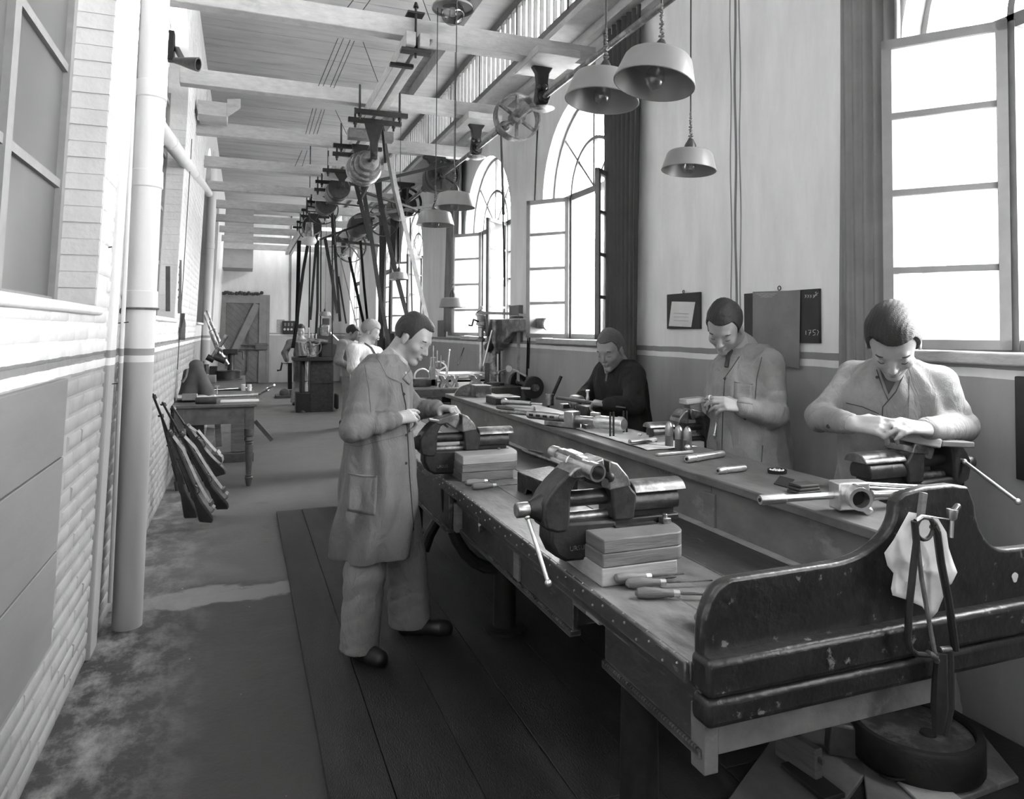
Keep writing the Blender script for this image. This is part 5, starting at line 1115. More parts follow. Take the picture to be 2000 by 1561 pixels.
# ================================================================ people: smooth implicit bodies turned into meshes
import openvdb
from mathutils.bvhtree import BVHTree
class Vox:
    def __init__(s, lo, hi, h):
        s.h = h; s.lo = np.array(lo, np.float32); n = [int((hi[i]-lo[i])/h)+2 for i in range(3)]
        s.n = n; s.D = np.full(n, .06, np.float32)
    def _blk(s, c0, c1, m):
        a = [max(0, int((min(c0[i], c1[i])-m-s.lo[i])/s.h)) for i in range(3)]; b = [min(s.n[i], int((max(c0[i], c1[i])+m-s.lo[i])/s.h)+2) for i in range(3)]
        if any(b[i] <= a[i] for i in range(3)): return None
        sl = tuple(slice(a[i], b[i]) for i in range(3)); g = np.meshgrid(*[s.lo[i]+s.h*np.arange(a[i], b[i], dtype=np.float32) for i in range(3)], indexing='ij', sparse=True)
        return sl, g
    def put(s, sl, d, k, sub=False):
        D = s.D[sl]
        if sub: d = -d; hh = np.clip(.5-.5*(D-d)/k, 0, 1); s.D[sl] = D*(1-hh)+d*hh+k*hh*(1-hh)     # smooth max
        else: hh = np.clip(.5+.5*(D-d)/k, 0, 1); s.D[sl] = D*(1-hh)+d*hh-k*hh*(1-hh)
    def cap(s, a, b, ra, rb=None, k=.015, sub=False, wr=0, wn=9):
        """tapered capsule; wr: wrinkle height, wn: wrinkle count"""
        rb = ra if rb is None else rb; a = np.array(a, np.float32); b = np.array(b, np.float32)
        B = s._blk(a, b, max(ra, rb)+k+.03)
        if B is None: return s
        sl, (X, Y, Z) = B; ab = b-a; L2 = float(ab@ab)+1e-9
        t = ((X-a[0])*ab[0]+(Y-a[1])*ab[1]+(Z-a[2])*ab[2])/L2; t = np.clip(t, 0, 1)
        dx, dy, dz = X-a[0]-ab[0]*t, Y-a[1]-ab[1]*t, Z-a[2]-ab[2]*t
        d = np.sqrt(dx*dx+dy*dy+dz*dz)-(ra+(rb-ra)*t)
        if wr: d = d-wr*(2*np.abs(np.sin(t*wn*1.35+.9*np.sin((X+Y*1.3+Z*.7)*19)+(X*13-Y*17-Z*9)))**.8-1.2)*(.35+.65*np.abs(np.sin(t*3.1+wn)))
        s.put(sl, d, k, sub); return s
    def ell(s, c, r, M=None, k=.015, sub=False):
        c = np.array(c, np.float32); m = max(r)+k+.02; B = s._blk(c, c, m)
        if B is None: return s
        sl, (X, Y, Z) = B; X = X-c[0]; Y = Y-c[1]; Z = Z-c[2]
        if M is not None: u = X*M[0][0]+Y*M[0][1]+Z*M[0][2]; v = X*M[1][0]+Y*M[1][1]+Z*M[1][2]; w_ = X*M[2][0]+Y*M[2][1]+Z*M[2][2]
        else: u, v, w_ = X, Y, Z
        q = np.sqrt((u/r[0])**2+(v/r[1])**2+(w_/r[2])**2); g = np.sqrt((u/r[0]**2)**2+(v/r[1]**2)**2+(w_/r[2]**2)**2)+1e-6
        s.put(sl, np.clip(q*(q-1)/g, -.1, .2), k, sub); return s
    def torso(s, secs, f, k=.02, fold=None, z0=None, z1=None, p=2.3):
        """secs: (z, cx, cy, half depth along f, half width); f: facing angle"""
        secs = sorted(secs); z = np.array([q[0] for q in secs]); lo = [min(q[1] for q in secs)-.45, min(q[2] for q in secs)-.45, z[0]-.03]; hi = [max(q[1] for q in secs)+.45, max(q[2] for q in secs)+.45, z[-1]+.03]
        B = s._blk(lo, hi, .0); sl, (X, Y, Z) = B
        zi = Z.ravel(); zz = np.linspace(z[0], z[-1], 60); 
        def sm(c): return np.interp(zi, z, [q[c] for q in secs]).reshape(Z.shape).astype(np.float32)
        cx, cy, a, b = sm(1), sm(2), sm(3), sm(4)
        x = X-cx; y = Y-cy; u = x*math.cos(f)+y*math.sin(f); v = -x*math.sin(f)+y*math.cos(f)
        q = (np.abs(u/a)**p+np.abs(v/b)**p)**(1/p); d = (q-1)*np.minimum(a, b)
        if fold is not None: d = d+fold(u, v, Z, np.arctan2(v/b, u/a))
        d = np.maximum(d, np.maximum(z[0]-Z, Z-z[-1])); s.put(sl, np.clip(d, -.1, .2).astype(np.float32), k); return s
    def cut(s, p, n):                               # remove everything on the +n side of the plane through p
        X, Y, Z = np.meshgrid(*[s.lo[i]+s.h*np.arange(s.n[i], dtype=np.float32) for i in range(3)], indexing='ij', sparse=True); n = Vector(n).normalized(); p = Vector(p)
        s.D = np.maximum(s.D, (X-p.x)*n.x+(Y-p.y)*n.y+(Z-p.z)*n.z).astype(np.float32); return s
    def mesh(s, name, m, parent=None, smooth=1):
        D = s.D
        for _ in range(smooth):
            P = np.pad(D, 1, mode='edge'); D = (P[1:-1, 1:-1, 1:-1]*2+P[2:, 1:-1, 1:-1]+P[:-2, 1:-1, 1:-1]+P[1:-1, 2:, 1:-1]+P[1:-1, :-2, 1:-1]+P[1:-1, 1:-1, 2:]+P[1:-1, 1:-1, :-2])/8
        D = np.clip(D, -.06, .06).astype(np.float32); D[0] = D[-1] = .06; D[:, 0] = D[:, -1] = .06; D[:, :, 0] = D[:, :, -1] = .06
        g = openvdb.FloatGrid(background=.06); g.copyFromArray(np.ascontiguousarray(D)); P, T_, Q = g.convertToPolygons(isovalue=0.0, adaptivity=0.0)
        P = P*s.h+s.lo; me = bpy.data.meshes.new(name); nq, nt = len(Q), len(T_)
        me.vertices.add(len(P)); me.vertices.foreach_set('co', P.astype(np.float32).ravel())
        Q = Q[:, ::-1]
        me.loops.add(nq*4); me.loops.foreach_set('vertex_index', Q.astype(np.int32).ravel()); me.polygons.add(nq)
        me.polygons.foreach_set('loop_start', np.arange(0, nq*4, 4, dtype=np.int32)); 
        me.update(calc_edges=True); me.validate(); me.polygons.foreach_set('use_smooth', [True]*len(me.polygons)); me.materials.append(MATS[m] if isinstance(m, str) else m)
        o = bpy.data.objects.new(name, me); COL.objects.link(o)
        if parent is not None: o.parent = parent; o.location = -wloc(parent)
        s.bvh = BVHTree.FromPolygons([tuple(p) for p in P], [tuple(q) for q in Q.tolist()]); return o
def frame(f, u):
    f = Vector(f).normalized(); l = Vector(u).cross(f).normalized(); u = f.cross(l); return f, l, u      # forward, left, up
def head(V, c, F, s=1.0, neck=None, bald=False, nose=1.0, chin=1.0):
    f, l, u = F; c = Vector(c); M = [tuple(f), tuple(l), tuple(u)]
    P = lambda x, y, z: c+(f*x+l*y+u*z)*s
    V.ell(P(-.012, 0, .035), (.098*s, .077*s, .085*s), M, .01)
    V.ell(P(.03, 0, -.03), (.062*s, .06*s, .082*s), M, .03)
    V.cap(P(-.02, .045, -.06), P(.062, .012, -.104), .018*s, .014*s, .025); V.cap(P(-.02, -.045, -.06), P(.062, -.012, -.104), .018*s, .014*s, .025)
    V.ell(P(.07, 0, -.1), (.02*s*chin, .022*s, .018*s), M, .015)
    V.cap(P(.077, .034, .022), P(.077, -.034, .022), .011*s, None, .018)                       # brow
    for q in (-1, 1):
        V.ell(P(.06, q*.042, -.03), (.022*s, .02*s, .02*s), M, .02)                            # cheekbone
        V.ell(P(.097, q*.033, -.002), (.016*s, .02*s, .0125*s), M, .008, sub=True)              # socket
        V.ell(P(.072, q*.032, -.003), (.0155*s, .0155*s, .0135*s), M, .003)                      # lid over eyeball
        V.ell(P(-.004, q*.079, -.012), (.018*s, .008*s, .031*s), M, .005)                        # ear
        V.ell(P(.002, q*.088, -.008), (.008*s, .006*s, .016*s), M, .004, sub=True)
    V.cap(P(.088, 0, .006), P(.108*nose, 0, -.032), .0075*s, .0105*s, .008)                      # nose
    for q in (-1, 1): V.ell(P(.098, q*.010, -.037), (.010*s, .0075*s, .007*s), M, .005)
    V.cap(P(.088, .016, -.062), P(.088, -.016, -.062), .0065*s, None, .008); V.cap(P(.094, .01, -.061), P(.094, -.01, -.061), .005*s, None, .004)
    V.cap(P(.092, .011, -.073), P(.092, -.011, -.073), .006*s, None, .004)
    V.cap(P(.101, .02, -.0668), P(.101, -.02, -.0668), .0022*s, None, .003, sub=True)
    if neck is not None: V.cap(P(-.03, 0, -.05), neck, .056*s, .062*s, .02)
    return P
def facebits(P, F, s, parent, brow='brow', lids=True, glasses=False, moustache=None):
    f, l, u = F
    for q in (-1, 1):
        ob('eyebrow', MB().tube([P(.087-.012*abs(t)**2, q*(.033+.018*t), .022+.003*(1-abs(t))) for t in np.linspace(-1, 1, 6)], [.002*s, .0035*s, .004*s, .004*s, .003*s, .0015*s], 6), brow, parent)
        ob('eyelash', MB().tube([P(.0875-.010*t*t, q*(.032+.0135*t), -.0095-.002*(1-t*t)) for t in np.linspace(-1, 1, 7)], .0013*s, 5), brow, parent)
    ob('lips', MB().tube([P(.0975-.012*t*t, .017*t, -.0605+.001*abs(t)) for t in np.linspace(-1, 1, 7)], [.001, .003*s, .0036*s, .003*s, .0036*s, .003*s, .001], 6).tube([P(.0965-.012*t*t, .015*t, -.0725) for t in np.linspace(-1, 1, 7)], [.001, .003*s, .004*s, .0042*s, .004*s, .003*s, .001], 6), 'lip', parent)
def hair(c, F, s, parent, m, front=.055, side=-.02, back=-.06, top=.006, part=0, h=.004, name='hair', puff=1.0):
    f, l, u = F; c = Vector(c); M = [tuple(f), tuple(l), tuple(u)]; P = lambda x, y, z: c+(f*x+l*y+u*z)*s
    V = Vox(c-Vector((.17, .17, .17))*s, c+Vector((.17, .17, .17))*s, h)
    V.ell(P(-.014, 0, .037), ((.099+top)*s, (.079+top*.8)*s, (.087+top*1.5*puff)*s), M, .01); V.cap(P(.03, .015, .088), P(-.04, -.015, .095), .03*s*puff, .03*s, .04)
    X, Y, Z = np.meshgrid(*[V.lo[i]+V.h*np.arange(V.n[i], dtype=np.float32) for i in range(3)], indexing='ij', sparse=True)
    x = ((X-c.x)*f.x+(Y-c.y)*f.y+(Z-c.z)*f.z)/s; y = ((X-c.x)*l.x+(Y-c.y)*l.y+(Z-c.z)*l.z)/s; z = ((X-c.x)*u.x+(Y-c.y)*u.y+(Z-c.z)*u.z)/s
    strands = .0009*np.sin(y*420+9*np.sin(x*22)+3*z*10)+.0012*np.sin(y*90+x*60+3*np.sin(z*40))
    # hairline: front above forehead, dips at the sides, down to the nape
    line = np.where(x > .045, front+(x-.045)*.1+.22*np.clip(np.abs(y)-.02, 0, .03), np.where(x > .028, side+.035+(x-.028)/.017*(front-side-.03), np.where(x > .006, side-.005, np.where(x > -.03, side+.024, back+.03*np.clip((x+.07)/.04, 0, 1)))))
    near_ear = (x > -.03) & (x < .03)
    d = np.maximum(V.D+strands, (line-z)*.8).astype(np.float32); 
    V.D = d; o = V.mesh(name, m, parent, 1); return o
def hand(V, w, d, n, curl=(.5, .6, .5), spread=.12, thumb=(.35, .5), side=1, s=1.0, k=.006, each=None):
    """w wrist, d direction to knuckles, n back-of-hand normal, side=+1 thumb on d x n side"""
    w = Vector(w); d = Vector(d).normalized(); n = Vector(n); n = (n-d*n.dot(d)).normalized(); t = d.cross(n)*side; w0 = w
    Q = lambda x, y, z: w+(d*x+t*y+n*z)*s
    for i, y in enumerate((.028, .010, -.010, -.027)):
        V.cap(Q(.0, y*.6, 0), Q(.082-(.008 if i == 3 else 0), y, .002), .0135*s, .0110*s, .012)
        L = (.042, .047, .043, .034)[i]; c = (each[i] if each else curl); p = Q(.082-(.008 if i == 3 else 0), y, .002); ang = 0; sp = spread*(1.2-i*.8)
        for j, (ln, rr) in enumerate(((L, .0095), (L*.62, .0085), (L*.5, .0078))):
            ang += c[j]; v = (d*math.cos(ang)-n*math.sin(ang)+t*sp*.5).normalized(); q = p+v*ln*s; V.cap(p, q, rr*s, (rr-.0009)*s, k*.7); p = q
    a = Q(.018, .024, -.008); b = a+(d*.55+t*math.sin(.9)*.75-n*(.3+thumb[0]*.4)).normalized()*.042*s
    V.cap(a, b, .0145*s, .0115*s, .012); e = b+(d*(.8)+t*(.25-thumb[1]*.5)-n*(.3+thumb[0])).normalized()*.032*s; V.cap(b, e, .0105*s, .0095*s, k); g = e+(d*.8-t*thumb[1]*.6-n*thumb[0]).normalized()*.024*s; V.cap(e, g, .0095*s, .008*s, k)
    return w
def camhit(bvh, px, py, off=.002, fb=None):
    v = (CF + CR*((px-1000)/FPX) - CU*((py-PPY)/FPX)).normalized(); h = bvh.ray_cast(CC, v)
    if h[0] is None: return None
    n = h[1]; n = n if n.dot(v) < 0 else -n
    return h[0]+n*off
def surfline(bvh, pts, r, m, parent, name, off=.001, flat=None, seg=6):
    P = []
    for a, b in zip(pts[:-1], pts[1:]):
        for j in range(seg):
            h = camhit(bvh, a[0]+(b[0]-a[0])*j/seg, a[1]+(b[1]-a[1])*j/seg, off)
            if h is not None: P.append(h)
    h = camhit(bvh, *pts[-1], off)
    if h is not None: P.append(h)
    if len(P) < 2: return None
    return ob(name, MB().tube(P, r, 5), m, parent)
def surfpatch(bvh, A, B, m, parent, name, off=.004, n=8, th=.003):
    """patch between pixel polylines A and B lying on the garment"""
    def samp(L, t):
        t *= len(L)-1; i = min(int(t), len(L)-2); f = t-i; return (L[i][0]*(1-f)+L[i+1][0]*f, L[i][1]*(1-f)+L[i+1][1]*f)
    rows = []; last = None
    for i in range(n+1):
        a = samp(A, i/n); b = samp(B, i/n); row = []
        for j in range(n+1):
            p = camhit(bvh, a[0]+(b[0]-a[0])*j/n, a[1]+(b[1]-a[1])*j/n, off)
            if p is None: p = last
            if p is None: return None
            if last is not None and (p-last).length > .12: p = last
            last = p; row.append(p)
        last = row[0]; rows.append(row)
    o = ob(name, MB().grid(rows), m, parent, ang=180); md = o.modifiers.new('s', 'SOLIDIFY'); md.thickness = th; md.offset = 1; return o
def button(bvh, px, py, m, parent, r=.008):
    a = camhit(bvh, px, py, .000); 
    if a is None: return
    n = (CC-a).normalized(); ob('button', MB().cyl(a, a+n*.006, r, n=14), m, parent)
def shoe(parent, heel, toe, m='shoe', z=DKZ, name='shoe'):
    heel = Vector(heel); toe = Vector(toe); heel.z = toe.z = 0; d = (toe-heel).normalized(); V = Vox((min(heel.x, toe.x)-.08, min(heel.y, toe.y)-.08, z-.01), (max(heel.x, toe.x)+.08, max(heel.y, toe.y)+.08, z+.16), .006)
    V.cap(heel+Vector((0, 0, z+.04)), heel+d*.08+Vector((0, 0, z+.045)), .037, .036, .02); V.cap(heel+d*.06+Vector((0, 0, z+.045)), toe-d*.04+Vector((0, 0, z+.03)), .038, .036, .03); V.cap(toe-d*.06+Vector((0, 0, z+.03)), toe-d*.03+Vector((0, 0, z+.03)), .044, .036, .02); V.cap(heel+Vector((0, 0, z+.05)), heel+Vector((0, 0, z+.11)), .036, .04, .02)
    V.cut((0, 0, z+.001), (0, 0, -1)); return V.mesh(name, m, parent)
# ---------------------------------------------------------------- front worker in the long grey coat
def A_(px, py, Y): return at(px, py, Y=Y)
t1 = thing('person', 'man in long grey work coat and collar standing at the left vise, head bowed', 'person', (.7, 3.6, DKZ))
fa = R_(-20); fv = Vector((math.cos(fa), math.sin(fa), 0))
rs, re, rw = A_(718, 742, 3.47), A_(690, 838, 3.42), A_(776, 818, 3.44)
ls, le, lw = A_(766, 738, 3.84), A_(806, 800, 3.93), A_(858, 797, 3.80)
hc = A_(806, 662, 3.62); nb = A_(762, 712, 3.64)
f1 = R_(-40); F1 = frame(Vector((math.cos(f1)*.88, math.sin(f1)*.88, -.48)), Vector((.2, 0, 1)))
V = Vox((.2, 3.2, DKZ+.02), (1.3, 4.1, 1.75), .0052)
P1 = head(V, hc, F1, 1.0, nb)
V.cap(nb, A_(745, 900, 3.64), .07, .1, .03); V.cap(nb, rs, .05, .05, .03); V.cap(nb, ls, .05, .05, .03)
V.cap(rs, re, .045, .038, .02); V.cap(re, rw, .036, .026, .02); V.cap(ls, le, .045, .038, .02); V.cap(le, lw, .036, .026, .02)
rk, ra = A_(715, 1120, 3.55), A_(703, 1262, 3.56); lk, la = A_(795, 1110, 3.72), A_(800, 1225, 3.76)
hipc = A_(742, 905, 3.62)
V.cap(hipc+Vector((0, -.06, 0)), rk, .08, .055, .03); V.cap(rk, ra, .05, .04, .02); V.cap(hipc+Vector((0, .07, 0)), lk, .08, .055, .03); V.cap(lk, la, .05, .04, .02)
# right hand: pinching, pointing right; left hand over the part
rt = A_(838, 826, 3.58); hand(V, rw, A_(806, 812, 3.50)-rw, Vector((-.1, -.7, .75)), (.3, .35, .25), .04, (.15, .1), -1, 1.2, each=[(.12, .2, .15), (.3, .35, .25), (.6, .7, .5), (.8, .9, .6)])
lt = A_(884, 830, 3.70); hand(V, lw, A_(896, 800, 3.70)-lw, Vector((.25, -.45, .9)), (.85, .75, .4), .1, (.75, .3), 1, 1.12)
V.mesh('body', 'skin', t1); bv = V.bvh
bd = t1.children[-1]
facebits(P1, F1, 1.0, bd)
hair(hc, F1, 1.0, t1, 'hair_dark', front=.078, side=-.012, back=-.05, top=.004)
# trousers
V = Vox((.2, 3.2, DKZ), (1.3, 4.1, 1.0), .008)
V.cap(A_(735, 960, 3.60), A_(712, 1120, 3.55), .115, .098, .03, wr=.004, wn=5); V.cap(A_(712, 1120, 3.55), A_(702, 1262, 3.54), .098, .094, .02, wr=.004, wn=7)
V.cap(A_(770, 960, 3.70), A_(795, 1110, 3.74), .115, .105, .03, wr=.004, wn=5); V.cap(A_(795, 1110, 3.74), A_(801, 1222, 3.76), .105, .112, .02, wr=.005, wn=7)
V.cut((0, 0, DKZ+.045), (0, 0, -1)); V.mesh('trousers', 'trousers', t1)
shoe(t1, A_(694, 1262, 3.56), at(752, 1304, Z=DKZ)); shoe(t1, A_(790, 1240, 3.72), at(882, 1238, Z=DKZ))
# coat
V = Vox((.2, 3.15, .5), (1.35, 4.15, 1.6), .0075)
def X_(px, py): return A_(px, py, 3.62)
def sec(py, x0, x1, b, dy=0):
    a, c = X_(x0, py), X_(x1, py); return (a.z, (a.x+c.x)/2, 3.62+dy, abs(c.x-a.x)/2*1.0, b)
secs = [sec(1112, 652, 806, .245, .04), sec(1050, 655, 808, .235, .04), sec(980, 664, 812, .22, .03), sec(915, 670, 812, .205, .03), sec(860, 676, 806, .19, .03), sec(800, 680, 806, .19, .03), sec(750, 690, 806, .195, .03), sec(715, 702, 798, .175, .03), sec(692, 724, 786, .12, .03)]
def fold(u, v, Z, th):
    z = Z; amp = np.clip((1.3-z)*.036, .004, .022)
    return amp*np.sin(th*6+2.0*np.sin(z*5)+.8)*np.clip((1.3-z)*2.0, .25, 1)+.004*np.sin(th*13+z*9)+.003*np.sin(z*34+th*4)*np.exp(-((z-1.1)/.08)**2)
V.torso(secs, fa, .02, fold)
V.cap(rs+Vector((.01, .02, -.0)), ls+Vector((0, -.03, -.0)), .062, .062, .05); V.cap(nb+Vector((-.02, 0, -.05)), rs, .06, .062, .05); V.cap(nb+Vector((-.02, 0, -.05)), ls, .06, .062, .05)
V.cap(rs, re, .072, .062, .03, wr=.005, wn=5); V.cap(re, rw-(rw-re)*.1, .062, .046, .02, wr=.006, wn=7); V.cap(ls, le, .076, .062, .03, wr=.005, wn=5); V.cap(le, lw-(lw-le)*.1, .062, .045, .02, wr=.006, wn=7)
X0 = V.lo
zcut = X_(730, 1112).z; V.cut((0, 0, zcut), (0, 0, -1))
ct = V.mesh('work_coat', 'coat_grey', t1); cb = V.bvh
surfpatch(cb, [(768, 672), (757, 690), (764, 716), (782, 743)], [(740, 678), (735, 702), (752, 735), (780, 748)], 'coat_grey', ct, 'collar', .006, 10, .006)
surfpatch(cb, [(800, 722), (806, 738)], [(785, 740), (798, 752)], 'coat_grey', ct, 'lapel', .003, 6, .004)
surfline(cb, [(783, 748), (792, 790), (796, 850), (800, 930), (806, 1010), (812, 1100)], .0028, 'trousers_dark', ct, 'front_edge')
surfpatch(cb, [(682, 925), (680, 960), (678, 998)], [(737, 930), (736, 975), (733, 1008)], 'coat_grey', ct, 'pocket', .003, 10, .004)
surfline(cb, [(682, 925), (710, 930), (737, 930)], .003, 'coat_grey', ct, 'pocket_hem', .006)
surfline(cb, [(667, 868), (700, 872), (740, 862), (790, 850)], .0012, 'coat_line', ct, 'seam'); surfline(cb, [(712, 712), (720, 760), (724, 805)], .0012, 'coat_line', ct, 'seam'); surfline(cb, [(741, 680), (736, 702), (752, 735), (780, 748)], .0014, 'coat_line', ct, 'collar_edge', .008)
surfline(cb, [(657, 1098), (700, 1108), (750, 1112), (800, 1100)], .0022, 'coat_grey', ct, 'hem')
for p in ((789, 770), (794, 850), (793, 905)): button(cb, p[0], p[1], 'board_black', ct, .007)
# shirt collar and tie
V = Vox(nb-Vector((.2, .2, .2)), nb+Vector((.25, .2, .15)), .005)
V.cap(nb+Vector((-.01, 0, -.03)), nb+(hc-nb)*.42, .076, .064, .01); V.cap(nb+Vector((.03, -.02, -.02)), A_(785, 735, 3.56), .055, .03, .03)
V.cut(nb+(hc-nb)*.40, (hc-nb)); so = V.mesh('shirt_collar', 'shirt', t1); sb = V.bvh
surfline(sb, [(782, 715), (786, 724), (790, 735), (792, 745)], .009, 'cloth_dark', so, 'necktie', 0)
# small part held in the jaws
p = at(878, 826, Y=3.68); tq = thing('held_ring', 'small pale ring-shaped part between the front worker\'s hands above the vise', 'gun part', p)
ob('ring', MB().torus(p, Vector((.2, -1, .2)), .016, .006, 20, 8), 'bright_steel', tq); ob('rod', MB().cyl(at(838, 820, Y=3.62), p, .007), 'steel', tq)
# ---------------------------------------------------------------- the other workers
def coat_fold(am, zr, n1=6):
    am = am*1.7
    def f(u, v, Z, th): return am*np.sin(th*n1+1.7*np.sin(Z*6)+zr*7)*np.clip((1.35-Z)*2, .3, 1.3)+am*.6*np.sin(th*11+Z*14+zr)+.003*np.sin(Z*30+th*3)*np.exp(-((Z-1.08)/.1)**2)
    return f
def worker(label, feet, fa, hc, hdir, hs, nb, R, L, secs, coat='coat_pale', hairm='hair_dark', skin='skin', zlow=.5, tr='trousers', hv=.0055, cv=.0075, hkw={}, sleeve=.066, hands=None, sm=1, wr=.0055, cname='work_coat', collar=True, groups=None, shoes=True, facedetail=True, nose=1.0, hup=None, srad=.07):
    t = thing('person', label, 'person', (feet[0], feet[1], DKZ if feet[1] < 6.5 and feet[0] > .3 else 0), groups)
    z0 = t.location.z; fvv = Vector((math.cos(fa), math.sin(fa), 0)); lv = Vector((-fvv.y, fvv.x, 0))
    F = frame(Vector(hdir), hup or Vector((0, 0, 1)))
    allp = [hc, nb]+[p for A in (R, L) for p in A]; lo = [min(p[i] for p in allp)-.2 for i in range(3)]; hi = [max(p[i] for p in allp)+.2 for i in range(3)]
    ft = Vector((feet[0], feet[1], z0)); lo[0] = min(lo[0], ft.x-.3); hi[0] = max(hi[0], ft.x+.3); lo[1] = min(lo[1], ft.y-.3); hi[1] = max(hi[1], ft.y+.3); lo[2] = z0+.02
    V = Vox(lo, hi, hv); P = head(V, hc, F, hs, nb, nose=nose)
    s0 = sorted(secs)[0]; hip = Vector((s0[1], s0[2], max(.9, s0[0]))); hip = Vector(((s0[1]+ft.x)/2, (s0[2]+ft.y)/2, .92))
    V.cap(nb, hip, .07, .1, .03)
    for (s, e, w, tip) in (R, L): V.cap(nb, s, .045, .045, .03); V.cap(s, e, .044, .037, .02); V.cap(e, w, .035, .026, .02)
    fl_, fr_ = ft+lv*.11, ft-lv*.11
    for q in (fl_, fr_): k_ = (hip+q)/2+fvv*.02; k_.z = .5; V.cap(hip+(q-ft)*.7, k_, .08, .055, .03); V.cap(k_, q+Vector((0, 0, .09)), .05, .04, .02)
    hd = hands or [{}, {}]
    for (s, e, w, tip), kw, sd in ((R, hd[0], -1), (L, hd[1], 1)):
        k2 = dict(n=Vector((0, 0, 1)), curl=(.45, .55, .4), thumb=(.45, .4), side=sd, s=hs); k2.update(kw); n_ = k2.pop('n'); hand(V, w, tip-w, n_, **k2)
    b = V.mesh('body', skin, t, sm)
    if facedetail: facebits(P, F, hs, b, 'brow' if hairm == 'hair_dark' else 'cloth_dark')
    hair(hc, F, hs, t, hairm, **hkw)
    # trousers
    V = Vox((ft.x-.35, ft.y-.35, z0), (ft.x+.35, ft.y+.35, 1.0), .011)
    for q in (fl_, fr_): k_ = (hip+q)/2+fvv*.02; k_.z = .5; V.cap(hip+(q-ft)*.6, k_, .11, .09, .04, wr=.004); V.cap(k_, q+Vector((0, 0, .07)), .09, .085, .02, wr=.004)
    V.cut((0, 0, z0+.045), (0, 0, -1)); V.mesh('trousers', tr, t)
    if shoes:
        for q in (fl_, fr_): shoe(t, q-fvv*.07, q+fvv*.2, z=z0)
    # coat
    lo = [min([p[i] for p in allp]+[s[1+i]-s[4]-.05 for s in secs] if i < 2 else [zlow-.03])-.1*(i < 2) for i in range(3)]
    hi = [max([p[i] for p in allp]+[s[1+i]+s[4]+.05 for s in secs])+.1 if i < 2 else max(p.z for p in (nb, R[0], L[0]))+.14 for i in range(3)]
    V = Vox(lo, hi, cv); V.torso(secs, fa, .02, coat_fold(.005, feet[1]))
    V.cap(R[0], L[0], srad-.004, None, .05)
    for q_ in (R[0], L[0]): V.cap(nb-Vector((0, 0, .05)), q_, .06, srad*.9, .05)
    for (s, e, w, tip) in (R, L): V.cap(s, e, srad+.002, sleeve, .03, wr=wr, wn=5); V.cap(e, w-(w-e)*.08, sleeve, sleeve*.74, .02, wr=wr, wn=7)
    V.cut((0, 0, zlow), (0, 0, -1)); c = V.mesh(cname, coat, t, 1)
    return t, c, V.bvh, P, F, b
def pxsec(Y, py, x0, x1, b, dy=0):
    a, c = at(x0, py, Y=Y), at(x1, py, Y=Y); return (a.z, (a.x+c.x)/2, Y+dy, abs(c.x-a.x)/2, b)
# middle worker with tie
Y2 = 3.12
s2 = [pxsec(Y2, 905, 1392, 1530, .21), pxsec(Y2, 860, 1392, 1526, .20), pxsec(Y2, 800, 1394, 1520, .185), pxsec(Y2, 750, 1396, 1520, .185), pxsec(Y2, 710, 1408, 1512, .18), pxsec(Y2, 685, 1425, 1500, .13), pxsec(Y2, 672, 1440, 1488, .09)]
s2 = [(.55, s2[0][1]+.02, Y2, .16, .23)]+s2
hc2 = at(1415, 639, Y=3.10); nb2 = at(1452, 680, Y=3.14)
t2, c2_, b2, P2, F2, body2 = worker('man with dark combed hair, white collar and black tie, bent over the middle right vise', (2.58, 3.15), R_(200), hc2, (-.62, -.42, -.62), 1.08, nb2,
    (at(1425, 712, Y=3.32), at(1400, 770, Y=3.36), at(1405, 775, Y=3.22), at(1378, 776, Y=3.12)), (at(1500, 712, Y=2.96), at(1512, 810, Y=2.90), at(1448, 795, Y=2.93), at(1392, 785, Y=2.97)), s2,
    hkw=dict(front=.07, side=-.01, back=-.05, top=.007), hands=[dict(n=Vector((.1, .2, 1)), side=-1), dict(n=Vector((-.2, -.8, .6)), side=1, curl=(.4, .45, .3), thumb=(.2, .1), each=[(.3, .35, .2), (.4, .5, .3), (.6, .6, .4), (.7, .7, .5)])], hup=Vector((.15, 0, 1)))
surfpatch(b2, [(1468, 655), (1480, 672), (1478, 690), (1466, 700)], [(1455, 660), (1452, 678), (1444, 690), (1442, 696)], 'coat_pale', c2_, 'collar', .004, 8, .005)
surfpatch(b2, [(1452, 662), (1440, 690), (1426, 712)], [(1440, 668), (1430, 690), (1421, 708)], 'shirt', c2_, 'shirt_front', .007, 8, .004)
surfline(b2, [(1430, 686), (1424, 698), (1422, 710), (1421, 718)], .012, 'board_black', c2_, 'necktie', .008)
surfline(b2, [(1444, 697), (1432, 715), (1416, 738), (1412, 800), (1410, 880)], .0025, 'cloth_dark', c2_, 'front_edge')
surfpatch(b2, [(1435, 748), (1434, 785)], [(1468, 751), (1470, 790)], 'coat_pale', c2_, 'pocket', .003, 6, .003); surfline(b2, [(1434, 746), (1450, 750), (1470, 751)], .002, 'cloth_dark', c2_, 'pocket_hem')
surfline(b2, [(1488, 698), (1478, 740), (1475, 780)], .002, 'cloth_dark', c2_, 'seam'); surfline(b2, [(1490, 870), (1487, 905)], .002, 'cloth_dark', c2_, 'seam')
button(b2, 1416, 740, 'board_black', c2_); button(b2, 1455, 818, 'cloth_dark', c2_, .007)
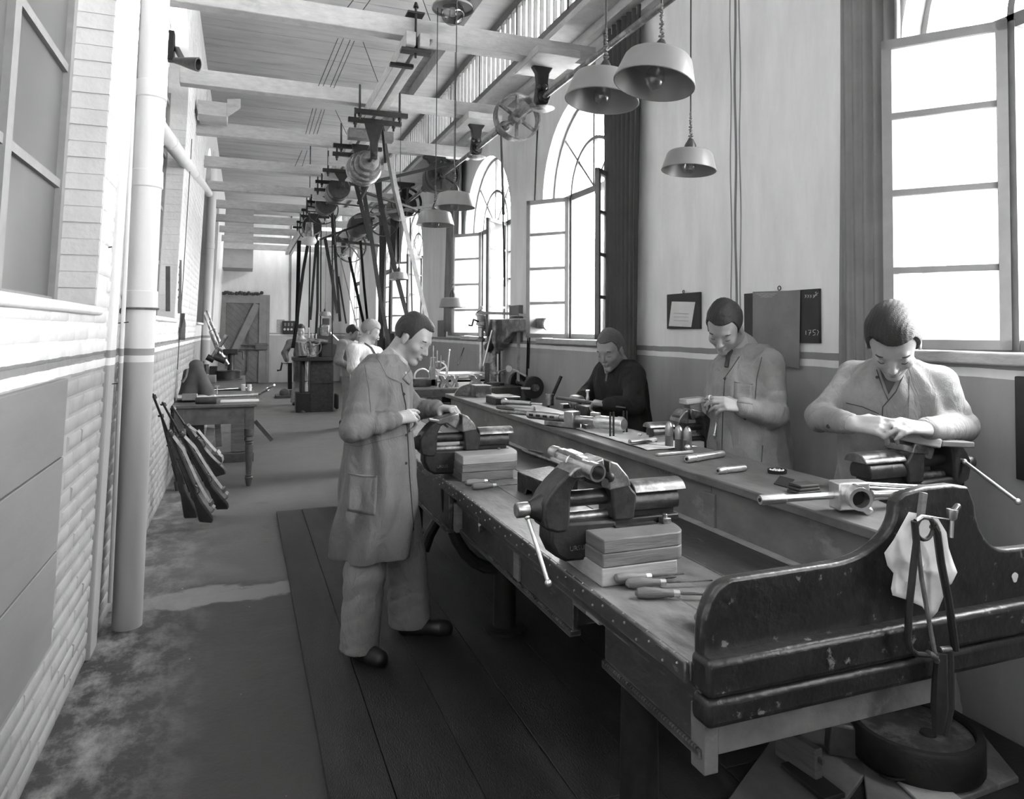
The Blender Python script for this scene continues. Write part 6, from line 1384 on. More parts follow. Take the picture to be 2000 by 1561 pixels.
# right-hand worker
def sec3(z, a, b, x=2.50, y=2.20): return (z, x, y, a, b)
s3 = [sec3(.55, .17, .24), sec3(.9, .14, .215), sec3(1.1, .125, .205), sec3(1.25, .125, .205, 2.49, 2.19), sec3(1.38, .115, .19, 2.47, 2.17), sec3(1.46, .09, .14, 2.46, 2.16), sec3(1.51, .065, .085, 2.45, 2.15)]
hc3 = at(1744, 668, Y=2.05); nb3 = Vector((2.46, 2.16, 1.49))
t3, c3_, b3, P3, F3, body3 = worker('man in pale work coat at the right, head bowed deeply over his hands', (2.62, 2.25), R_(218), hc3, (-.50, -.42, -.76), 1.12, nb3,
    (at(1668, 735, Y=2.33), at(1602, 815, Y=2.30), at(1662, 828, Y=2.02), at(1712, 832, Y=1.95)), (at(1834, 748, Y=2.05), at(1880, 835, Y=2.03), at(1806, 838, Y=1.90), at(1755, 830, Y=1.90)), s3,
    hkw=dict(front=.075, side=-.005, back=-.05, top=.012, puff=1.3), hands=[dict(n=Vector((-.45, -.6, .7)), side=-1, curl=(.35, .45, .3), thumb=(.1, .1), spread=.06, each=[(.25, .3, .2), (.4, .45, .3), (.55, .6, .4), (.65, .7, .5)]), dict(n=Vector((-.1, -.5, .9)), side=1, curl=(.3, .45, .3), thumb=(.1, .1), spread=.08)], sleeve=.056, wr=.004, srad=.056)
surfpatch(b3, [(1704, 690), (1700, 710), (1712, 726)], [(1712, 705), (1722, 735), (1735, 765)], 'cloth_dark', c3_, 'dark_waistcoat', .0025, 8, .002)
surfpatch(b3, [(1712, 700), (1722, 735), (1735, 768)], [(1762, 712), (1752, 740), (1736, 770)], 'cloth_dark', c3_, 'dark_waistcoat', .0025, 8, .002)
surfpatch(b3, [(1786, 690), (1800, 708), (1800, 732)], [(1768, 710), (1766, 722), (1764, 730)], 'coat_pale', c3_, 'collar', .005, 8, .005); surfpatch(b3, [(1700, 690), (1694, 712)], [(1712, 712), (1708, 722)], 'coat_pale', c3_, 'collar', .005, 6, .005)
surfline(b3, [(1712, 722), (1725, 760), (1735, 782)], .002, 'cloth_dark', c3_, 'lapel_edge'); surfline(b3, [(1764, 734), (1750, 765), (1724, 795), (1722, 840)], .0022, 'cloth_dark', c3_, 'front_edge')
surfline(b3, [(1652, 787), (1685, 795), (1716, 808)], .0018, 'cloth_dark', c3_, 'pocket_hem'); surfline(b3, [(1776, 735), (1774, 820)], .0016, 'coat_grey', c3_, 'seam')
button(b3, 1713, 737, 'board_black', c3_, .006); button(b3, 1618, 833, 'board_black', c3_, .008)
q = at(1737, 838, Y=1.98); tag(ob('held_pin', MB().cyl(q-Vector((.01, 0, .004)), q+Vector((.012, 0, .004)), .003), 'bright_steel'), 'tiny metal pin pinched between the fingers of the right-hand worker', 'pin')
q = at(1388, 778, Y=3.0); tag(ob('held_ring', MB().torus(q, (.2, -1, .2), .013, .004, 16, 6), 'bright_steel'), 'small bright ring held by the middle worker with tie', 'ring')
# older man in dark jacket
Y4 = 4.38
s4 = [(.5, 2.5, Y4, .15, .2), pxsec(Y4, 838, 1180, 1256, .19), pxsec(Y4, 790, 1178, 1252, .19), pxsec(Y4, 745, 1172, 1250, .19), pxsec(Y4, 715, 1180, 1238, .17), pxsec(Y4, 702, 1188, 1226, .12)]
t4, c4_, b4, P4, F4, body4 = worker('older grey-haired man in black jacket holding a long rod behind the raised shelf', (2.56, 4.4), R_(205), at(1192, 684, Y=4.30), (-.80, -.48, -.36), 1.08, at(1206, 710, Y=4.38),
    (at(1182, 728, Y=4.56), at(1150, 770, Y=4.62), at(1135, 776, Y=4.50), at(1112, 778, Y=4.42)), (at(1238, 735, Y=4.2), at(1238, 790, Y=4.12), at(1185, 790, Y=4.16), at(1160, 787, Y=4.22)), s4, coat='coat_dark', hairm='hair_mid', skin='skin_dark', tr='trousers_dark', cname='jacket',
    hkw=dict(front=.07, side=-.005, back=-.045, top=.004), hands=[dict(n=Vector((-.1, -.2, 1)), curl=(1., 1.1, .8)), dict(n=Vector((-.1, -.2, 1)), curl=(1., 1.1, .8))])
surfpatch(b4, [(1212, 694), (1204, 706), (1196, 718)], [(1217, 700), (1208, 712), (1197, 720)], 'shirt', c4_, 'shirt_collar', .010, 6, .004); surfline(b4, [(1188, 715), (1186, 728), (1184, 745)], .008, 'coat_grey', c4_, 'necktie', 0)
A, B = at(1087, 777, Y=4.45), at(1222, 797, Y=4.05); t = thing('rod_tool', 'long slim rod with wooden end in the older man\'s hands', 'tool', A)
ob('rod', MB().lathe(A, B, [(0, .012), (.2, .010), (.22, .014), (.7, .012), (1, .004)], 12), 'brown_wood', t); q = at(1148, 784, Y=4.3); ob('upright_post', MB().lathe(q, q+Vector((0, 0, .075)), [(0, .01), (.3, .014), (.5, .01), (.8, .01), (.82, .015), (1, .014)], 14), 'bright_steel', t)
o = ob('vise_base', MB().box((2.1, 4.2, TZ), (2.34, 4.5, TZ+.2)).box((2.12, 4.22, TZ+.2), (2.3, 4.4, TZ+.27)), 'iron', bevel=.01); tag(o, 'low dark vise on the back bench before the older man', 'vise')
def neck_collar(t, nb, hc, fwd, r=.072):
    V = Vox(nb-Vector((.2, .2, .2)), nb+Vector((.2, .2, .2)), .005); V.cap(nb+Vector((0, 0, -.05)), nb+(hc-nb)*.5, r, r*.86, .01); V.cap(nb+Vector((0, 0, -.03)), nb+Vector(fwd)*.10+Vector((0, 0, -.05)), r*.75, r*.4, .02); V.cut(nb+(hc-nb)*.42, (hc-nb)); return V.mesh('shirt_collar', 'shirt', t)
neck_collar(t4, at(1206, 710, Y=4.38), at(1192, 684, Y=4.30), (-.9, -.4, 0)); neck_collar(t2, nb2, hc2, (-.94, -.34, 0), .07)
# far workers
def far(label, Yp, hpx, hdir, dcoat, hm, feet, fa, sh, hs=1.05, cname='work_coat', zlow=.45, **kw):
    hc_ = at(*hpx, Y=Yp); g = lambda p: at(p[0], p[1], Y=Yp+(p[2] if len(p) > 2 else 0))
    return worker(label, feet, fa, hc_, hdir, hs, g(sh['nb']), tuple(g(p) for p in sh['R']), tuple(g(p) for p in sh['L']), [pxsec(Yp, *q) for q in sh['secs']], coat=dcoat, hairm=hm, hv=.009, cv=.012, zlow=zlow, cname=cname, facedetail=False, **kw)
# white-haired man
Y7 = 8.3; base = at(712, 800, Y=Y7)
t7, c7, b7, P7, F7, body7 = far('white-haired man with moustache in light shirt, standing behind the front worker', Y7, (724, 648), (.85, -.35, -.35), 'shirt', 'hair_grey', (base.x, Y7), R_(-20),
    dict(nb=(712, 672), R=((690, 685, -.2), (690, 720, -.25), (715, 728, -.2), (735, 722, -.1)), L=((735, 690, .15), (745, 705, .2), (752, 700, .1), (762, 695, .05)), secs=[(860, 690, 735, .2), (800, 688, 737, .19), (740, 686, 738, .19), (700, 684, 738, .19), (678, 696, 728, .13)]), 1.05, 'shirt', tr='coat_grey', hkw=dict(front=.055, side=-.02, back=-.06, top=.01, h=.006))
surfline(b7, [(702, 665), (725, 680), (745, 715)], .018, 'cloth_dark', c7, 'strap', 0)
ob('moustache', MB().tube([P7(.1, .025, -.055), P7(.112, 0, -.048), P7(.1, -.025, -.055)], .009, 8), 'hair_grey', body7)
Y6 = 12.0; base = at(680, 800, Y=Y6)
far('dark-haired man in pale jacket and long apron left of the white-haired man', Y6, (688, 651), (.85, -.3, -.5), 'coat_pale', 'hair_dark', (base.x-.02, Y6), R_(-15),
    dict(nb=(679, 664), R=((668, 672, -.2), (660, 705, -.25), (684, 718, -.2), (694, 722, -.1)), L=((695, 675, .15), (702, 700, .2), (704, 715, .1), (706, 722, .0)), secs=[(745, 662, 700, .19), (720, 663, 700, .18), (690, 663, 698, .18), (668, 672, 690, .13)]), 1.05, 'jacket', zlow=.85, tr='trousers', hkw=dict(front=.07, side=-.01, back=-.05, top=.008, h=.008))
Y5 = 15.9; base = at(587, 780, Y=Y5)
t5, c5, b5, P5, F5, body5 = far('man facing the camera in grey smock behind the low cabinet of the far milling machine', Y5, (588, 646), (-.1, -.95, -.15), 'coat_grey', 'hair_dark', (base.x, Y5+.2), R_(-95),
    dict(nb=(587, 661), R=((566, 670, 0), (556, 690, -.1), (560, 705, -.3), (566, 712, -.3)), L=((607, 670, 0), (611, 692, -.1), (606, 702, -.3), (600, 708, -.3)), secs=[(745, 568, 608, .15), (720, 567, 608, .14), (690, 565, 609, .14), (668, 570, 604, .11)]), 1.05, 'smock', zlow=.45, tr='apron', hkw=dict(front=.055, side=-.01, back=-.05, top=.008, h=.008))
# ================================================================ left side: rifles, tables, far machines
def rifle(butt, muzzle, up, label, sling=True, L=None, dark='gun_wood'):
    M = orient(butt, muzzle, up); L = (Vector(muzzle)-Vector(butt)).length
    t = thing('rifle', label, 'rifle', butt, 'rifles leaning on the left wall')
    prof = [(0, -.085), (0, .025), (.02, .03), (.22, .008), (.28, .02), (.33, .012), (.345, .0), (.66*L, -.0), (.74*L, -.002), (.74*L, -.028), (.55*L, -.035), (.42, -.045), (.36, -.05), (.32, -.04), (.27, -.042), (.2, -.055), (.05, -.095)]
    ob('stock', T(MB().prism(prof, (0, -.018, 0), (1, 0, 0), (0, 0, 1), (0, .036, 0)), M), dark, t, bevel=.009, seg=2)
    ob('barrel', T(MB().lathe((.45, 0, .004), (L, 0, .004), [(0, .014), (.5, .010), (1, .0085)], 12), M), 'black_iron', t)
    ob('receiver', T(MB().cyl((.34, 0, .008), (.5, 0, .008), .0155, n=14).box((.33, -.012, .0), (.36, .012, .02)), M), 'iron', t)
    ob('bolt_handle', T(MB().cyl((.36, 0, .01), (.37, .05, -.02), .005).sphere((.37, .055, -.025), .01), M), 'worn_steel', t)
    ob('trigger_guard', T(MB().tube([(.31, 0, -.04), (.33, 0, -.066), (.36, 0, -.072), (.39, 0, -.066), (.41, 0, -.045)], .0035, 6), M), 'iron', t)
    ob('front_sight', T(MB().box((L-.03, -.003, .012), (L-.015, .003, .032)).box((L-.04, -.01, -.012), (L-.01, .01, -.0)), M), 'iron', t)
    for f in (.52, .7): ob('band', T(MB().box((L*f, -.02, -.036), (L*f+.014, .02, .012)), M), 'iron', t, bevel=.003)
    if sling:
        pts = [(.10, 0, -.088), (.13, 0, -.13), (.17, .0, -.15), (.22, 0, -.125), (.36, 0, -.10), (.48, 0, -.085), (L*.6, 0, -.07), (L*.7, 0, -.03)]
        ob('sling', T(MB().ribbon([M.inverted() @ (M @ Vector(p)) for p in pts], .03, .004, (0, 1, 0)), M), 'strap', t); ob('buckle', T(MB().box((.20, -.02, -.145), (.24, .02, -.125)), M), 'steel', t)
    return t
upv = -CR*.9+Vector((0, .1, .1))
rifle(at(397, 1018, Z=.05), at(299, 770, X=-.60), upv, 'rifle nearest the camera of those leaning on the left wall, butt toward us')
rifle(Vector((-.16, 6.75, .06)), at(318, 786, X=-.58), upv, 'rifle with pale sling looped at the butt, behind the nearest rifle')
rifle(Vector((-.40, 6.55, .05)), at(309, 818, X=-.60)+Vector((0, .2, .02)), upv, 'rifle lowest at the wall, its stock shadowed behind the other two', sling=False)
rifle(Vector((-.18, 7.0, .3)), at(330, 800, X=-.56)+Vector((0, .3, 0)), upv, 'rear rifle of the leaning group, mostly hidden by slings', sling=True)
# table with turned legs
def turned_leg(t, x, y, h):
    ob('leg', MB().lathe((x, y, 0), (x, y, h), [(0, .022), (.06, .03), (.12, .036), (.15, .04), (.17, .028), (.19, .04), (.2, .026), (.3, .03), (.6, .04), (.72, .042), (.735, .03), (.75, .045), (.77, .028), (.80, .05), (.86, .045), (.875, .03), (.88, .05), (1, .05)], 18), 'brown_wood', t)
def table(x0, x1, y0, y1, h, label, legs=True, m='brown_wood'):
    t = thing('work_table', label, 'table', ((x0+x1)/2, (y0+y1)/2, 0)); 
    ob('tabletop', MB().box((x0, y0, h-.03), (x1, y1, h)), m, t, bevel=.006)
    ob('apron', MB().box((x0+.03, y0+.03, h-.2), (x1-.03, y0+.055, h-.03)), 'brown_wood', t); ob('apron', MB().box((x1-.055, y0+.055, h-.2), (x1-.03, y1-.03, h-.03)), 'brown_wood', t)
    for (x, y) in ((x0+.07, y0+.07), (x1-.07, y0+.07), (x1-.07, y1-.07), (x0+.07, y1-.07)):
        ob('leg_block', MB().box((x-.045, y-.045, h-.26), (x+.045, y+.045, h-.03)), 'brown_wood', t, bevel=.003)
        if legs: turned_leg(t, x, y, h-.26)
        else: ob('leg', MB().box((x-.04, y-.04, 0), (x+.04, y+.04, h-.26)), 'brown_wood', t)
    return t
table(-.655, .15, 7.85, 9.62, .85, 'dark wooden table with turned legs against the left wall')
table(-.655, .05, 9.7, 12.2, .88, 'second plain bench further along the left wall carrying the gun mount', False)
tz = .85
a, b = at(345, 777, Z=tz+.05), at(505, 771, Z=tz+.05)
t = thing('machine_gun_barrel', 'long bright gun barrel lying across the left table', 'gun part', a)
ob('barrel', MB().lathe(a, b, [(0, .03), (.15, .03), (.16, .024), (.45, .022), (.46, .016), (.9, .014), (.91, .02), (1, .02)], 16), 'bright_steel', t); ob('block', MB().box(a+Vector((.05, -.03, -.03)), a+Vector((.2, .03, .04))), 'steel', t, bevel=.005)
c = at(536, 752, Y=8.0); ob('muzzle_end', MB().cyl(b, c, .012).cyl(b+(c-b)*.5, b+(c-b)*.6, .018), 'worn_steel', t); ob('hook', MB().bar(b, b+Vector((.03, 0, -.05)), .014, .014), 'steel', t)
q = at(404, 790, Z=tz); tag(ob('leather_roll', MB().lathe((q.x-.11, q.y+.05, tz+.035), (q.x+.09, q.y+.05, tz+.035), [(0, .03), (.05, .035), (.95, .035), (1, .03)], 16), 'leather'), 'dark leather roll at the front of the left table', 'roll')
q = at(430, 788, Z=tz); o = thing('open_book', 'pale open ledger lying at the front right of the left table', 'book', (q.x, q.y, tz)); ob('cover', MB().box((q.x-.02, q.y-.02, tz), (q.x+.4, q.y+.2, tz+.006)), 'grey_paper', o); ob('pages', MB().box((q.x, q.y-.01, tz+.006), (q.x+.38, q.y+.19, tz+.02)), 'paper', o, bevel=.004)
for i, px in enumerate((475, 487)):
    q = at(px, 764, Z=tz); t = tag(ob('white_spool', MB().lathe((q.x, q.y, tz), (q.x, q.y, tz+.085), [(0, .022), (.05, .026), (.95, .026), (1, .022)], 16), 'paper'), ['left', 'right'][i]+' one of two small white cylinders standing on the left table', 'cylinder', 'white cylinders on the left table')
q = at(424, 770, Z=tz); t = thing('scriber_stand', 'tiny bright stand with a round top on the left table', 'stand', q); ob('pin', MB().cyl(q, q+Vector((0, 0, .09)), .006), 'bright_steel', t); ob('disc', MB().cyl(q+Vector((0, 0, .09)), q+Vector((0, 0, .1)), .03), 'bright_steel', t)
a, b = at(412, 762, Z=tz+.02), at(492, 757, Z=tz+.02); tag(ob('thin_rod', MB().cyl(a, b, .009), 'steel'), 'thin rod lying behind the bright barrel on the left table', 'rod')
# draped dark leather case with strap
V = Vox((-.75, 8.1, tz), (-.2, 8.7, 1.45), .008); cx_, cy_ = -.46, 8.35
V.cap((cx_-.08, cy_, tz+.02), (cx_+.0, cy_, 1.22), .10, .05, .03); V.cap((cx_+.13, cy_, tz+.02), (cx_+.0, cy_, 1.22), .09, .06, .03); V.cap((cx_-.13, cy_, tz), (cx_-.09, cy_, 1.16), .04, .035, .02); V.ell((cx_+.0, cy_, 1.24), (.07, .05, .05), None, .02)
V.cut((0, 0, tz+.002), (0, 0, -1)); o = V.mesh('leather_case', 'cloth_dark', None); tag(o, 'dark leather case with pale strap standing on the left table by the wall', 'case'); cbv = V.bvh
o2 = surfline(cbv, [(341, 722), (350, 738), (358, 746), (364, 736), (368, 715)], .012, 'strap', o, 'strap', .002)
for i, (px, py, r, h, lab) in enumerate(((391, 729, .058, .20, 'larger dark jar on the second left bench'), (402, 726, .045, .14, 'smaller dark jar right of the larger one'))):
    q = at(px, py+5, Z=.98); tag(ob('dark_jar', MB().lathe((q.x, q.y, .98), (q.x, q.y, .98+h), [(0, r), (.1, r*1.05), (.85, r*.8), (.88, r*.9), (1, r*.88)], 18), 'iron'), lab, 'jar')
qq = at(391, 734, Z=.98)
o = ob('low_box', MB().box((qq.x-.18, qq.y-.12, .88), (qq.x+.2, qq.y+.2, .98)), 'grey_wood', bevel=.006); tag(o, 'low grey box under the two dark jars', 'box')
# gun mount
g0 = at(445, 745, Z=.88); gm = thing('gun_mount', 'round swivel base with upright post carrying a twin-barrelled machine gun aimed at the ceiling', 'gun mount', g0)
gx, gy = g0.x-.1, g0.y+.35
G0 = at(445, 738, Y=gy); gx = G0.x
ob('base', MB().lathe((gx, gy, .88), (gx, gy, 1.02), [(0, .2), (.1, .2), (.12, .17), (.9, .17), (.92, .19), (1, .18)], 28), 'iron', gm); ob('side_box', MB().box((gx-.25, gy-.08, .88), (gx-.14, gy+.06, 1.08)), 'black_iron', gm, bevel=.008)
PT = at(452, 690, Y=gy)
ob('post', MB().lathe((PT.x, gy, 1.0), (PT.x, gy, PT.z), [(0, .06), (.3, .045), (.9, .05), (1, .08)], 18), 'iron', gm); ob('head', MB().box((PT.x-.11, gy-.06, PT.z-.02), (PT.x+.09, gy+.06, PT.z+.06)), 'black_iron', gm, bevel=.01)
ob('handle', MB().tube([(PT.x+.09, gy, PT.z+.03), (PT.x+.16, gy, PT.z+.02), (PT.x+.165, gy, PT.z-.1)], .012), 'iron', gm)
for k, (a, b, r0, r1) in enumerate([((433, 702), (398, 610), .035, .018), ((440, 700), (404, 606), .03, .015), ((446, 698), (409, 628), .02, .014)]):
    A, B = at(*a, Y=gy-.05+.06*k), at(*b, Y=gy-.05+.06*k); ob('barrel', MB().lathe(A, B, [(0, r0), (.6, r0*.9), (.62, r1), (1, r1)], 14), 'worn_steel', gm)
for a, b, r, m in [((412, 702), (443, 655), .03, 'worn_steel'), ((418, 696), (440, 705), .05, 'iron'), ((432, 690), (446, 712), .02, 'bright_steel'), ((404, 697), (418, 704), .045, 'black_iron'), ((425, 676), (434, 684), .03, 'steel')]:
    A, B = at(*a, Y=gy-.12), at(*b, Y=gy-.12); ob('mechanism', MB().cyl(A, B, r, n=14), m, gm)
# lumber and trestle under/behind the left table
t = thing('wooden_trestle', 'rough wooden trestle legs standing behind the left table', 'trestle', (-.1, 10.2, 0))
for (a, b, w_) in (((385, 822), (385, 880), .16), ((465, 822), (465, 882), .16), ((425, 822), (428, 872), .07)): A, B = at(*a, Y=9.45), at(*b, Y=9.45); B.z = max(B.z, .02); ob('post', MB().bar(A, B, w_, .06, up=(0, 1, 0)), 'mid_wood', t, bevel=.004)
ob('foot_beam', MB().box((-.55, 9.35, 0), (.15, 9.5, .11)), 'brown_wood', t, bevel=.006); ob('slanting_leg', MB().bar(at(498, 822, Y=9.6), at(531, 860, Y=9.6), .05, .05), 'brown_wood', t); ob('light_strip', MB().bar(at(412, 835, Y=9.3), at(405, 885, Y=9.3), .03, .09, up=(1, 0, 0)), 'pale_wood', t)
# far milling machine
mm = thing('milling_machine', 'tall dark belt-driven milling machine with a cabinet base at the far end', 'machine', (1.35, 14.7, 0))
Ym = 14.5
def fm(name, px0, py0, px1, py1, dy=(0, .5), m='iron', bev=.01):
    a, b = at(px0, py1, Y=Ym+dy[0]), at(px1, py0, Y=Ym+dy[0]); return ob(name, MB().box((a.x, Ym+dy[0], max(0, a.z)), (b.x, Ym+dy[1], b.z)), m, mm, bevel=bev)
fm('cabinet_base', 605, 702, 652, 808); fm('tray', 573, 698, 655, 706, (-.1, .5), 'black_iron'); fm('drawer_line', 607, 748, 650, 750, (-.012, 0), 'black_iron', 0); fm('lower_box', 578, 768, 608, 806, (.0, .4), 'black_iron'); fm('column', 622, 640, 640, 700, (.1, .5)); fm('head', 616, 655, 650, 672, (.0, .4), 'black_iron'); fm('knee', 628, 672, 660, 698, (-.05, .4), 'black_iron')
fm('overarm', 625, 634, 645, 660, (0, .3), 'worn_steel', .03); fm('side_guard', 655, 770, 662, 800, (.0, .3), 'black_iron', .03); fm('switch_box', 630, 622, 644, 636, (.2, .3), 'black_iron')
h = at(611, 678, Y=Ym-.15); wheel(mm, h, .17, .03, (0, 1, 0), 4, .03, 'worn_steel', .02)
ob('spindle', MB().cyl(at(600, 665, Y=Ym-.1), at(640, 668, Y=Ym-.1), .05), 'worn_steel', mm); ob('lever', MB().cyl(at(645, 650, Y=Ym), at(663, 668, Y=Ym), .02), 'bright_steel', mm)
for (a, b) in (((603, 640), (604, 668)), ((617, 645), (618, 668)), ((610, 652), (612, 668))): ob('rod', MB().cyl(at(*a, Y=Ym), at(*b, Y=Ym), .012), 'steel', mm)
ob('pedestal_leg', MB().lathe((at(590, 800, Y=Ym).x, Ym+.1, 0), (at(590, 800, Y=Ym).x, Ym+.1, 1.1), [(0, .12), (.05, .1), (.3, .05), (.95, .05), (1, .1)], 14), 'black_iron', mm)
cr = at(545, 714, Y=15.4); t = thing('hand_crank', 'bent crank handle sticking out left of the far milling machine', 'crank', cr)
ob('arm', MB().tube([at(562, 709, Y=15.6), at(551, 709, Y=15.5), at(548, 723, Y=15.5), at(541, 724, Y=15.5)], .02), 'iron', t); ob('support', MB().bar(at(566, 709, Y=15.6), at(566, 760, Y=15.6), .1, .08), 'black_iron', t)
tag(ob('floor_debris', MB().box((.75, 17.6, 0), (1.25, 18.2, .06)).sphere((.95, 17.8, .1), .12).sphere((1.1, 17.9, .08), .1), 'cloth_dark'), 'low dark heap on the floor near the far door', 'heap')
# surface plate table with gauges, drilling machine, grinder
pt = thing('plate_table', 'thick dark-edged surface table beyond the far end of the workbench', 'table', (2.15, 7.3, 0))
ob('slab', MB().box((1.40, 6.9, .955), (2.71, 7.7, 1.035)), 'dark_wood', pt, bevel=.004); ob('top_sheet', MB().box((1.40, 6.9, 1.035), (2.71, 7.7, 1.042)), 'steel', pt)
for x in (1.5, 2.6):
    for y in (7.0, 7.6): ob('leg', MB().box((x-.04, y-.04, 0), (x+.04, y+.04, .955)), 'brown_wood', pt)
ob('shelf', MB().box((1.45, 6.95, .80), (2.5, 7.6, .83)), 'brown_wood', pt)
pz = 1.042
def PQ(px, py=None): return at(px, py or 752, Z=pz)
def xblock(px0, px1, label, y=7.0):
    a, b = at(px0, 750, Y=y), at(px1, 750, Y=y); w_ = b.x-a.x; h = .12; s = w_/2
    P = [(0, 0), (.3*w_, 0), (.5*w_, .3*h), (.7*w_, 0), (w_, 0), (w_, .18*h), (.78*w_, .5*h), (w_, .82*h), (w_, h), (.7*w_, h), (.5*w_, .7*h), (.3*w_, h), (0, h), (0, .82*h), (.22*w_, .5*h), (0, .18*h)]
    tag(ob('vee_block', MB().prism(P, (a.x, y, pz), (1, 0, 0), (0, 0, 1), (0, .07, 0)), 'steel', bevel=.003), label, 'vee block', 'notched steel vee blocks on the surface table')
xblock(860, 880, 'left notched vee block on the surface table, beside the hand wheel'); xblock(882, 896, 'second notched vee block from the left on the surface table', 7.03); xblock(919, 943, 'right notched vee block standing alone under the drill spindle', 7.02)
t = thing('height_stand', 'dark upright height stand on the surface table', 'stand', PQ(952)); a = at(952, 750, Y=7.05); ob('post', MB().box((a.x-.02, 7.03, pz), (a.x+.015, 7.08, pz+.24)), 'black_iron', t); ob('foot', MB().box((a.x-.02, 7.0, pz), (a.x+.12, 7.12, pz+.04)), 'iron', t, bevel=.004)
t = thing('dial_gauge', 'white-faced dial gauge on a jointed stand at the right of the surface table', 'gauge', PQ(975)); d = at(993, 720, Y=7.05)
ob('dial', MB().cyl(d, d+Vector((-.005, -.03, 0)), .034, n=24), 'enamel_inner', t); ob('dial_rim', MB().torus(d+Vector((-.004, -.022, 0)), (0, 1, 0), .036, .005, 24, 6), 'worn_steel', t)
a = at(972, 750, Y=7.1); ob('post', MB().cyl((a.x, 7.1, pz), (a.x, 7.1, pz+.33), .009), 'bright_steel', t); ob('base', MB().box((a.x-.05, 7.05, pz), (a.x+.06, 7.15, pz+.03)), 'iron', t, bevel=.005)
ob('arm', MB().cyl((a.x-.04, 7.1, pz+.13), d, .008).sphere((a.x, 7.08, pz+.13), .02).sphere((a.x-.03, 7.08, pz+.12), .016).sphere((a.x+.05, 7.08, pz+.125), .016), 'worn_steel', t)
t = thing('hand_wheel_gauge', 'round bright hand wheel with spokes mounted on a small bench machine', 'hand wheel', PQ(853)); c = at(856, 725, Y=7.2); wheel(t, c, .105, .02, (-.2, 1, 0), 3, .02, 'bright_steel', .014); ob('crank_knob', MB().cyl(c+Vector((.04, -.02, .1)), c+Vector((.04, -.07, .1)), .01), 'bright_steel', t)
ob('machine_body', MB().box((c.x-.28, 7.15, pz), (c.x-.02, 7.4, pz+.08)), 'iron', t, bevel=.01); ob('upright', MB().box((c.x-.09, 7.15, pz), (c.x-.04, 7.2, pz+.30)), 'steel', t, bevel=.004); ob('guard', MB().torus((c.x-.17, 7.2, pz+.1), (0, 1, 0), .08, .01, 20, 6), 'bright_steel', t)
for k in range(3): ob('small_rod', MB().cyl((c.x-.07+.04*k, 7.14, pz+.2), (c.x-.07+.04*k, 7.14, pz+.42-.05*k), .006), 'steel', t)
tag(ob('slim_rod', MB().cyl(at(873, 740, Y=7.1), at(878, 685, Y=7.1), .007).sphere(at(878, 684, Y=7.1), .011), 'bright_steel'), 'slim upright steel rod standing left of the drill spindle', 'rod')
tag(ob('leaning_rod', MB().cyl(at(894, 712, Y=8.6), at(906, 680, X=2.86), .008), 'black_iron'), 'thin black rod leaning on the wall behind the surface table', 'rod')
tag(ob('paper_stack', MB().box((2.25, 8.2, 1.06), (2.85, 8.7, 1.1)).box((2.2, 8.15, 1.04), (2.86, 8.75, 1.062)), 'paper'), 'flat stack of pale sheets on a dark stand behind the vee blocks', 'paper')
tag(ob('back_stand', MB().box((2.18, 8.1, 0), (2.86, 8.8, 1.04)), 'black_wood', bevel=.006), 'dark cabinet carrying the flat stack of pale sheets', 'cabinet')
dm = thing('drilling_machine', 'cast iron drilling machine with a long arm reaching over the surface table', 'machine', (2.66, 7.9, 0))
col = at(990, 700, Y=7.95); cx = min(col.x, 2.76); 
sp = at(940, 640, Y=7.9)
ob('column', MB().lathe((cx, 7.9, 0), (cx, 7.9, 1.75), [(0, .16), (.05, .12), (.55, .075), (.9, .07), (1, .075)], 24), 'worn_steel', dm)
za = at(990, 624, Y=7.9).z; zb = at(990, 648, Y=7.9).z
ob('arm', MB().prism([(sp.x, za), (cx+.05, za+.0), (cx+.05, zb-.1), (cx-.07, zb-.12), (cx-.085, zb-.03), (cx-.13, zb+.03), (cx-.22, zb+.05), (sp.x, zb+.05)], (0, 7.86, 0), (1, 0, 0), (0, 0, 1), (0, .1, 0)), 'worn_steel', dm, bevel=.012)
e = at(1070, 634, X=2.74); ob('rear_arm', MB().prism([(0, -.02), (0, .075), (1, .065), (1, -.035), (.75, -.04), (.35, -.08), (.12, -.22), (0, -.3)], (cx+.0, 7.86, (za+zb)/2), Vector((e.x-cx, e.y-7.86, 0)), (0, 0, 1), Vector((.09, 0, 0))), 'worn_steel', dm, bevel=.012)
ob('end_cap', MB().lathe(e, e+Vector((0, -.04, 0)), [(0, .06), (1, .06)], 20), 'steel', dm)
ob('sleeve', MB().lathe((sp.x, 7.9, at(940, 668, Y=7.9).z), (sp.x, 7.9, at(940, 598, Y=7.9).z), [(0, .035), (.1, .05), (.14, .03), (.45, .03), (.47, .06), (.55, .06), (.57, .05), (.72, .055), (.74, .07), (.8, .07), (.82, .06), (.86, .05), (.9, .02), (1, .015)], 20), 'steel', dm)
ob('spindle', MB().lathe((sp.x, 7.9, at(940, 726, Y=7.9).z), (sp.x, 7.9, at(940, 664, Y=7.9).z), [(0, .006), (.05, .02), (.2, .028), (.3, .02), (.5, .02), (1, .022)], 16), 'bright_steel', dm)
ob('feed_lever', MB().cyl(at(944, 715, Y=7.75), at(961, 645, Y=7.75), .011), 'bright_steel', dm); ob('gear_box', MB().sphere(at(955, 678, Y=7.85), .06).box(at(958, 690, Y=7.85), at(976, 662, Y=7.85)+Vector((0, .1, 0))), 'iron', dm, bevel=.01)
ob('crank', MB().tube([at(915, 635, Y=7.8), at(922, 636, Y=7.8), at(925, 624, Y=7.8), at(934, 628, Y=7.85)], .012), 'iron', dm)
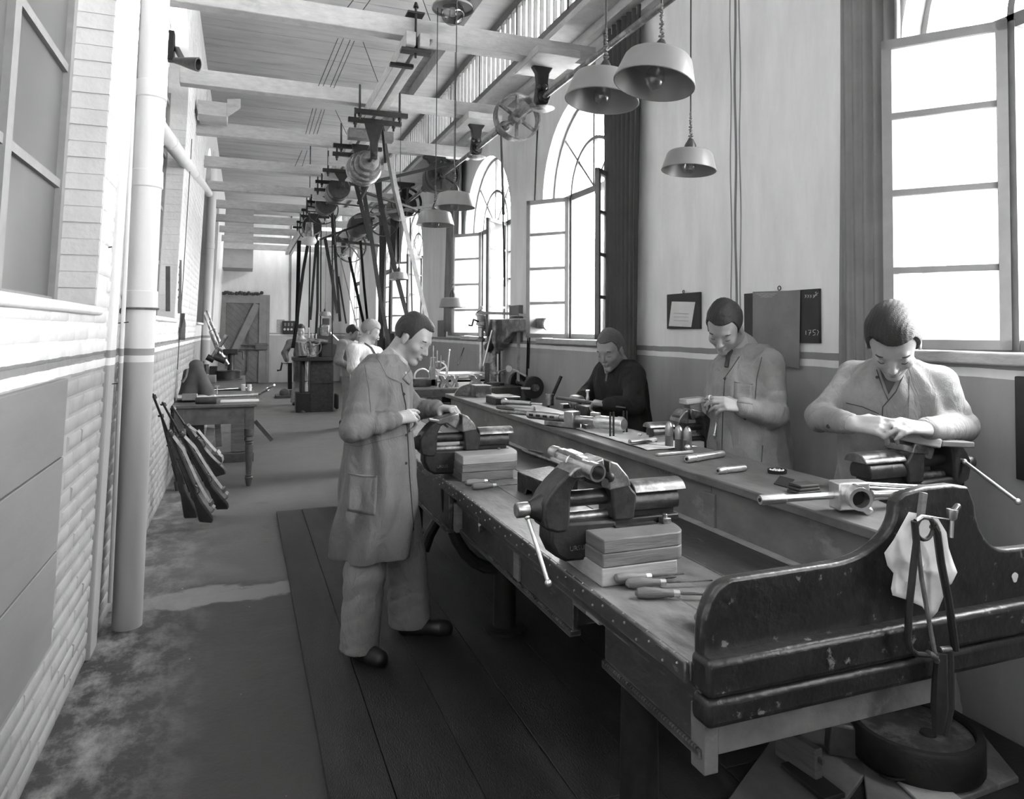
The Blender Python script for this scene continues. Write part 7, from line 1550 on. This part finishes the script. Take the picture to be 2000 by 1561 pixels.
ob('drive_band', MB().ribbon([at(935, 611, Y=7.85), at(1000, 613, Y=7.6), at(1040, 618, X=2.78)], .03, .006, (0, 0, 1)), 'belt_pale', dm); ob('idler', MB().torus(at(1010, 618, Y=7.4), (0, 0, 1), .07, .012, 20, 6), 'steel', dm)
gr = thing('bench_grinder', 'bench grinder with two dark grinding wheels at the right end of the surface table', 'grinder', (2.74, 6.7, 0))
g1 = at(1042, 757, Y=6.62); g2 = at(1011, 745, Y=7.2); ax = Vector((.1, -1, 0)).normalized()
for g, r in ((g1, .112), (g2, .10)): ob('grinding_wheel', MB().lathe(g+ax*.02, g-ax*.03, [(0, r*.95), (.2, r), (.8, r), (1, r*.95)], 32), 'board_black', gr); ob('hub', MB().cyl(g+ax*.06, g, .035), 'worn_steel', gr)
ob('shaft', MB().cyl(g1, g2, .02), 'steel', gr); ob('tool_rest', MB().bar(at(1018, 758, Y=6.6), at(1036, 759, Y=6.55), .02, .02), 'bright_steel', gr); ob('pedestal', MB().lathe(((g1.x+g2.x)/2, (g1.y+g2.y)/2, 0), ((g1.x+g2.x)/2, (g1.y+g2.y)/2, g1.z-.01), [(0, .15), (.05, .1), (.9, .06), (1, .05)], 18), 'iron', gr)
ob('guard_bar', MB().tube([at(995, 720, Y=7.2), at(1010, 725, Y=7.0), at(1028, 735, Y=6.9)], .012), 'steel', gr)
for (a, b, w_, m, lab) in (((1013, 645), (1012, 745), .035, 'belt_pale', 'short pale belt behind the drilling machine column'), ((1033, 600), (1029, 735), .02, 'belt_dark', 'dark narrow belt down to the grinder'), ((1041, 640), (1044, 735), .014, 'belt_dark', 'thin cord down to the grinder wheel')): belt([a, b], 7.3, 7.0, w_, m, lab)
a, b = at(1072, 790, X=2.72), at(1096, 735, X=2.84); tag(ob('leaning_bar', MB().cyl(a-(b-a)*1.0, b, .016), 'black_iron'), 'dark bar leaning against the wall beyond the machine gun', 'bar')
tag(ob('wall_box', MB().box((XR-.05, 7.3, 1.5), (XR, 7.6, 1.9)), 'frame_dark'), 'dark tapering board at the wall behind the drilling machine arm', 'board')
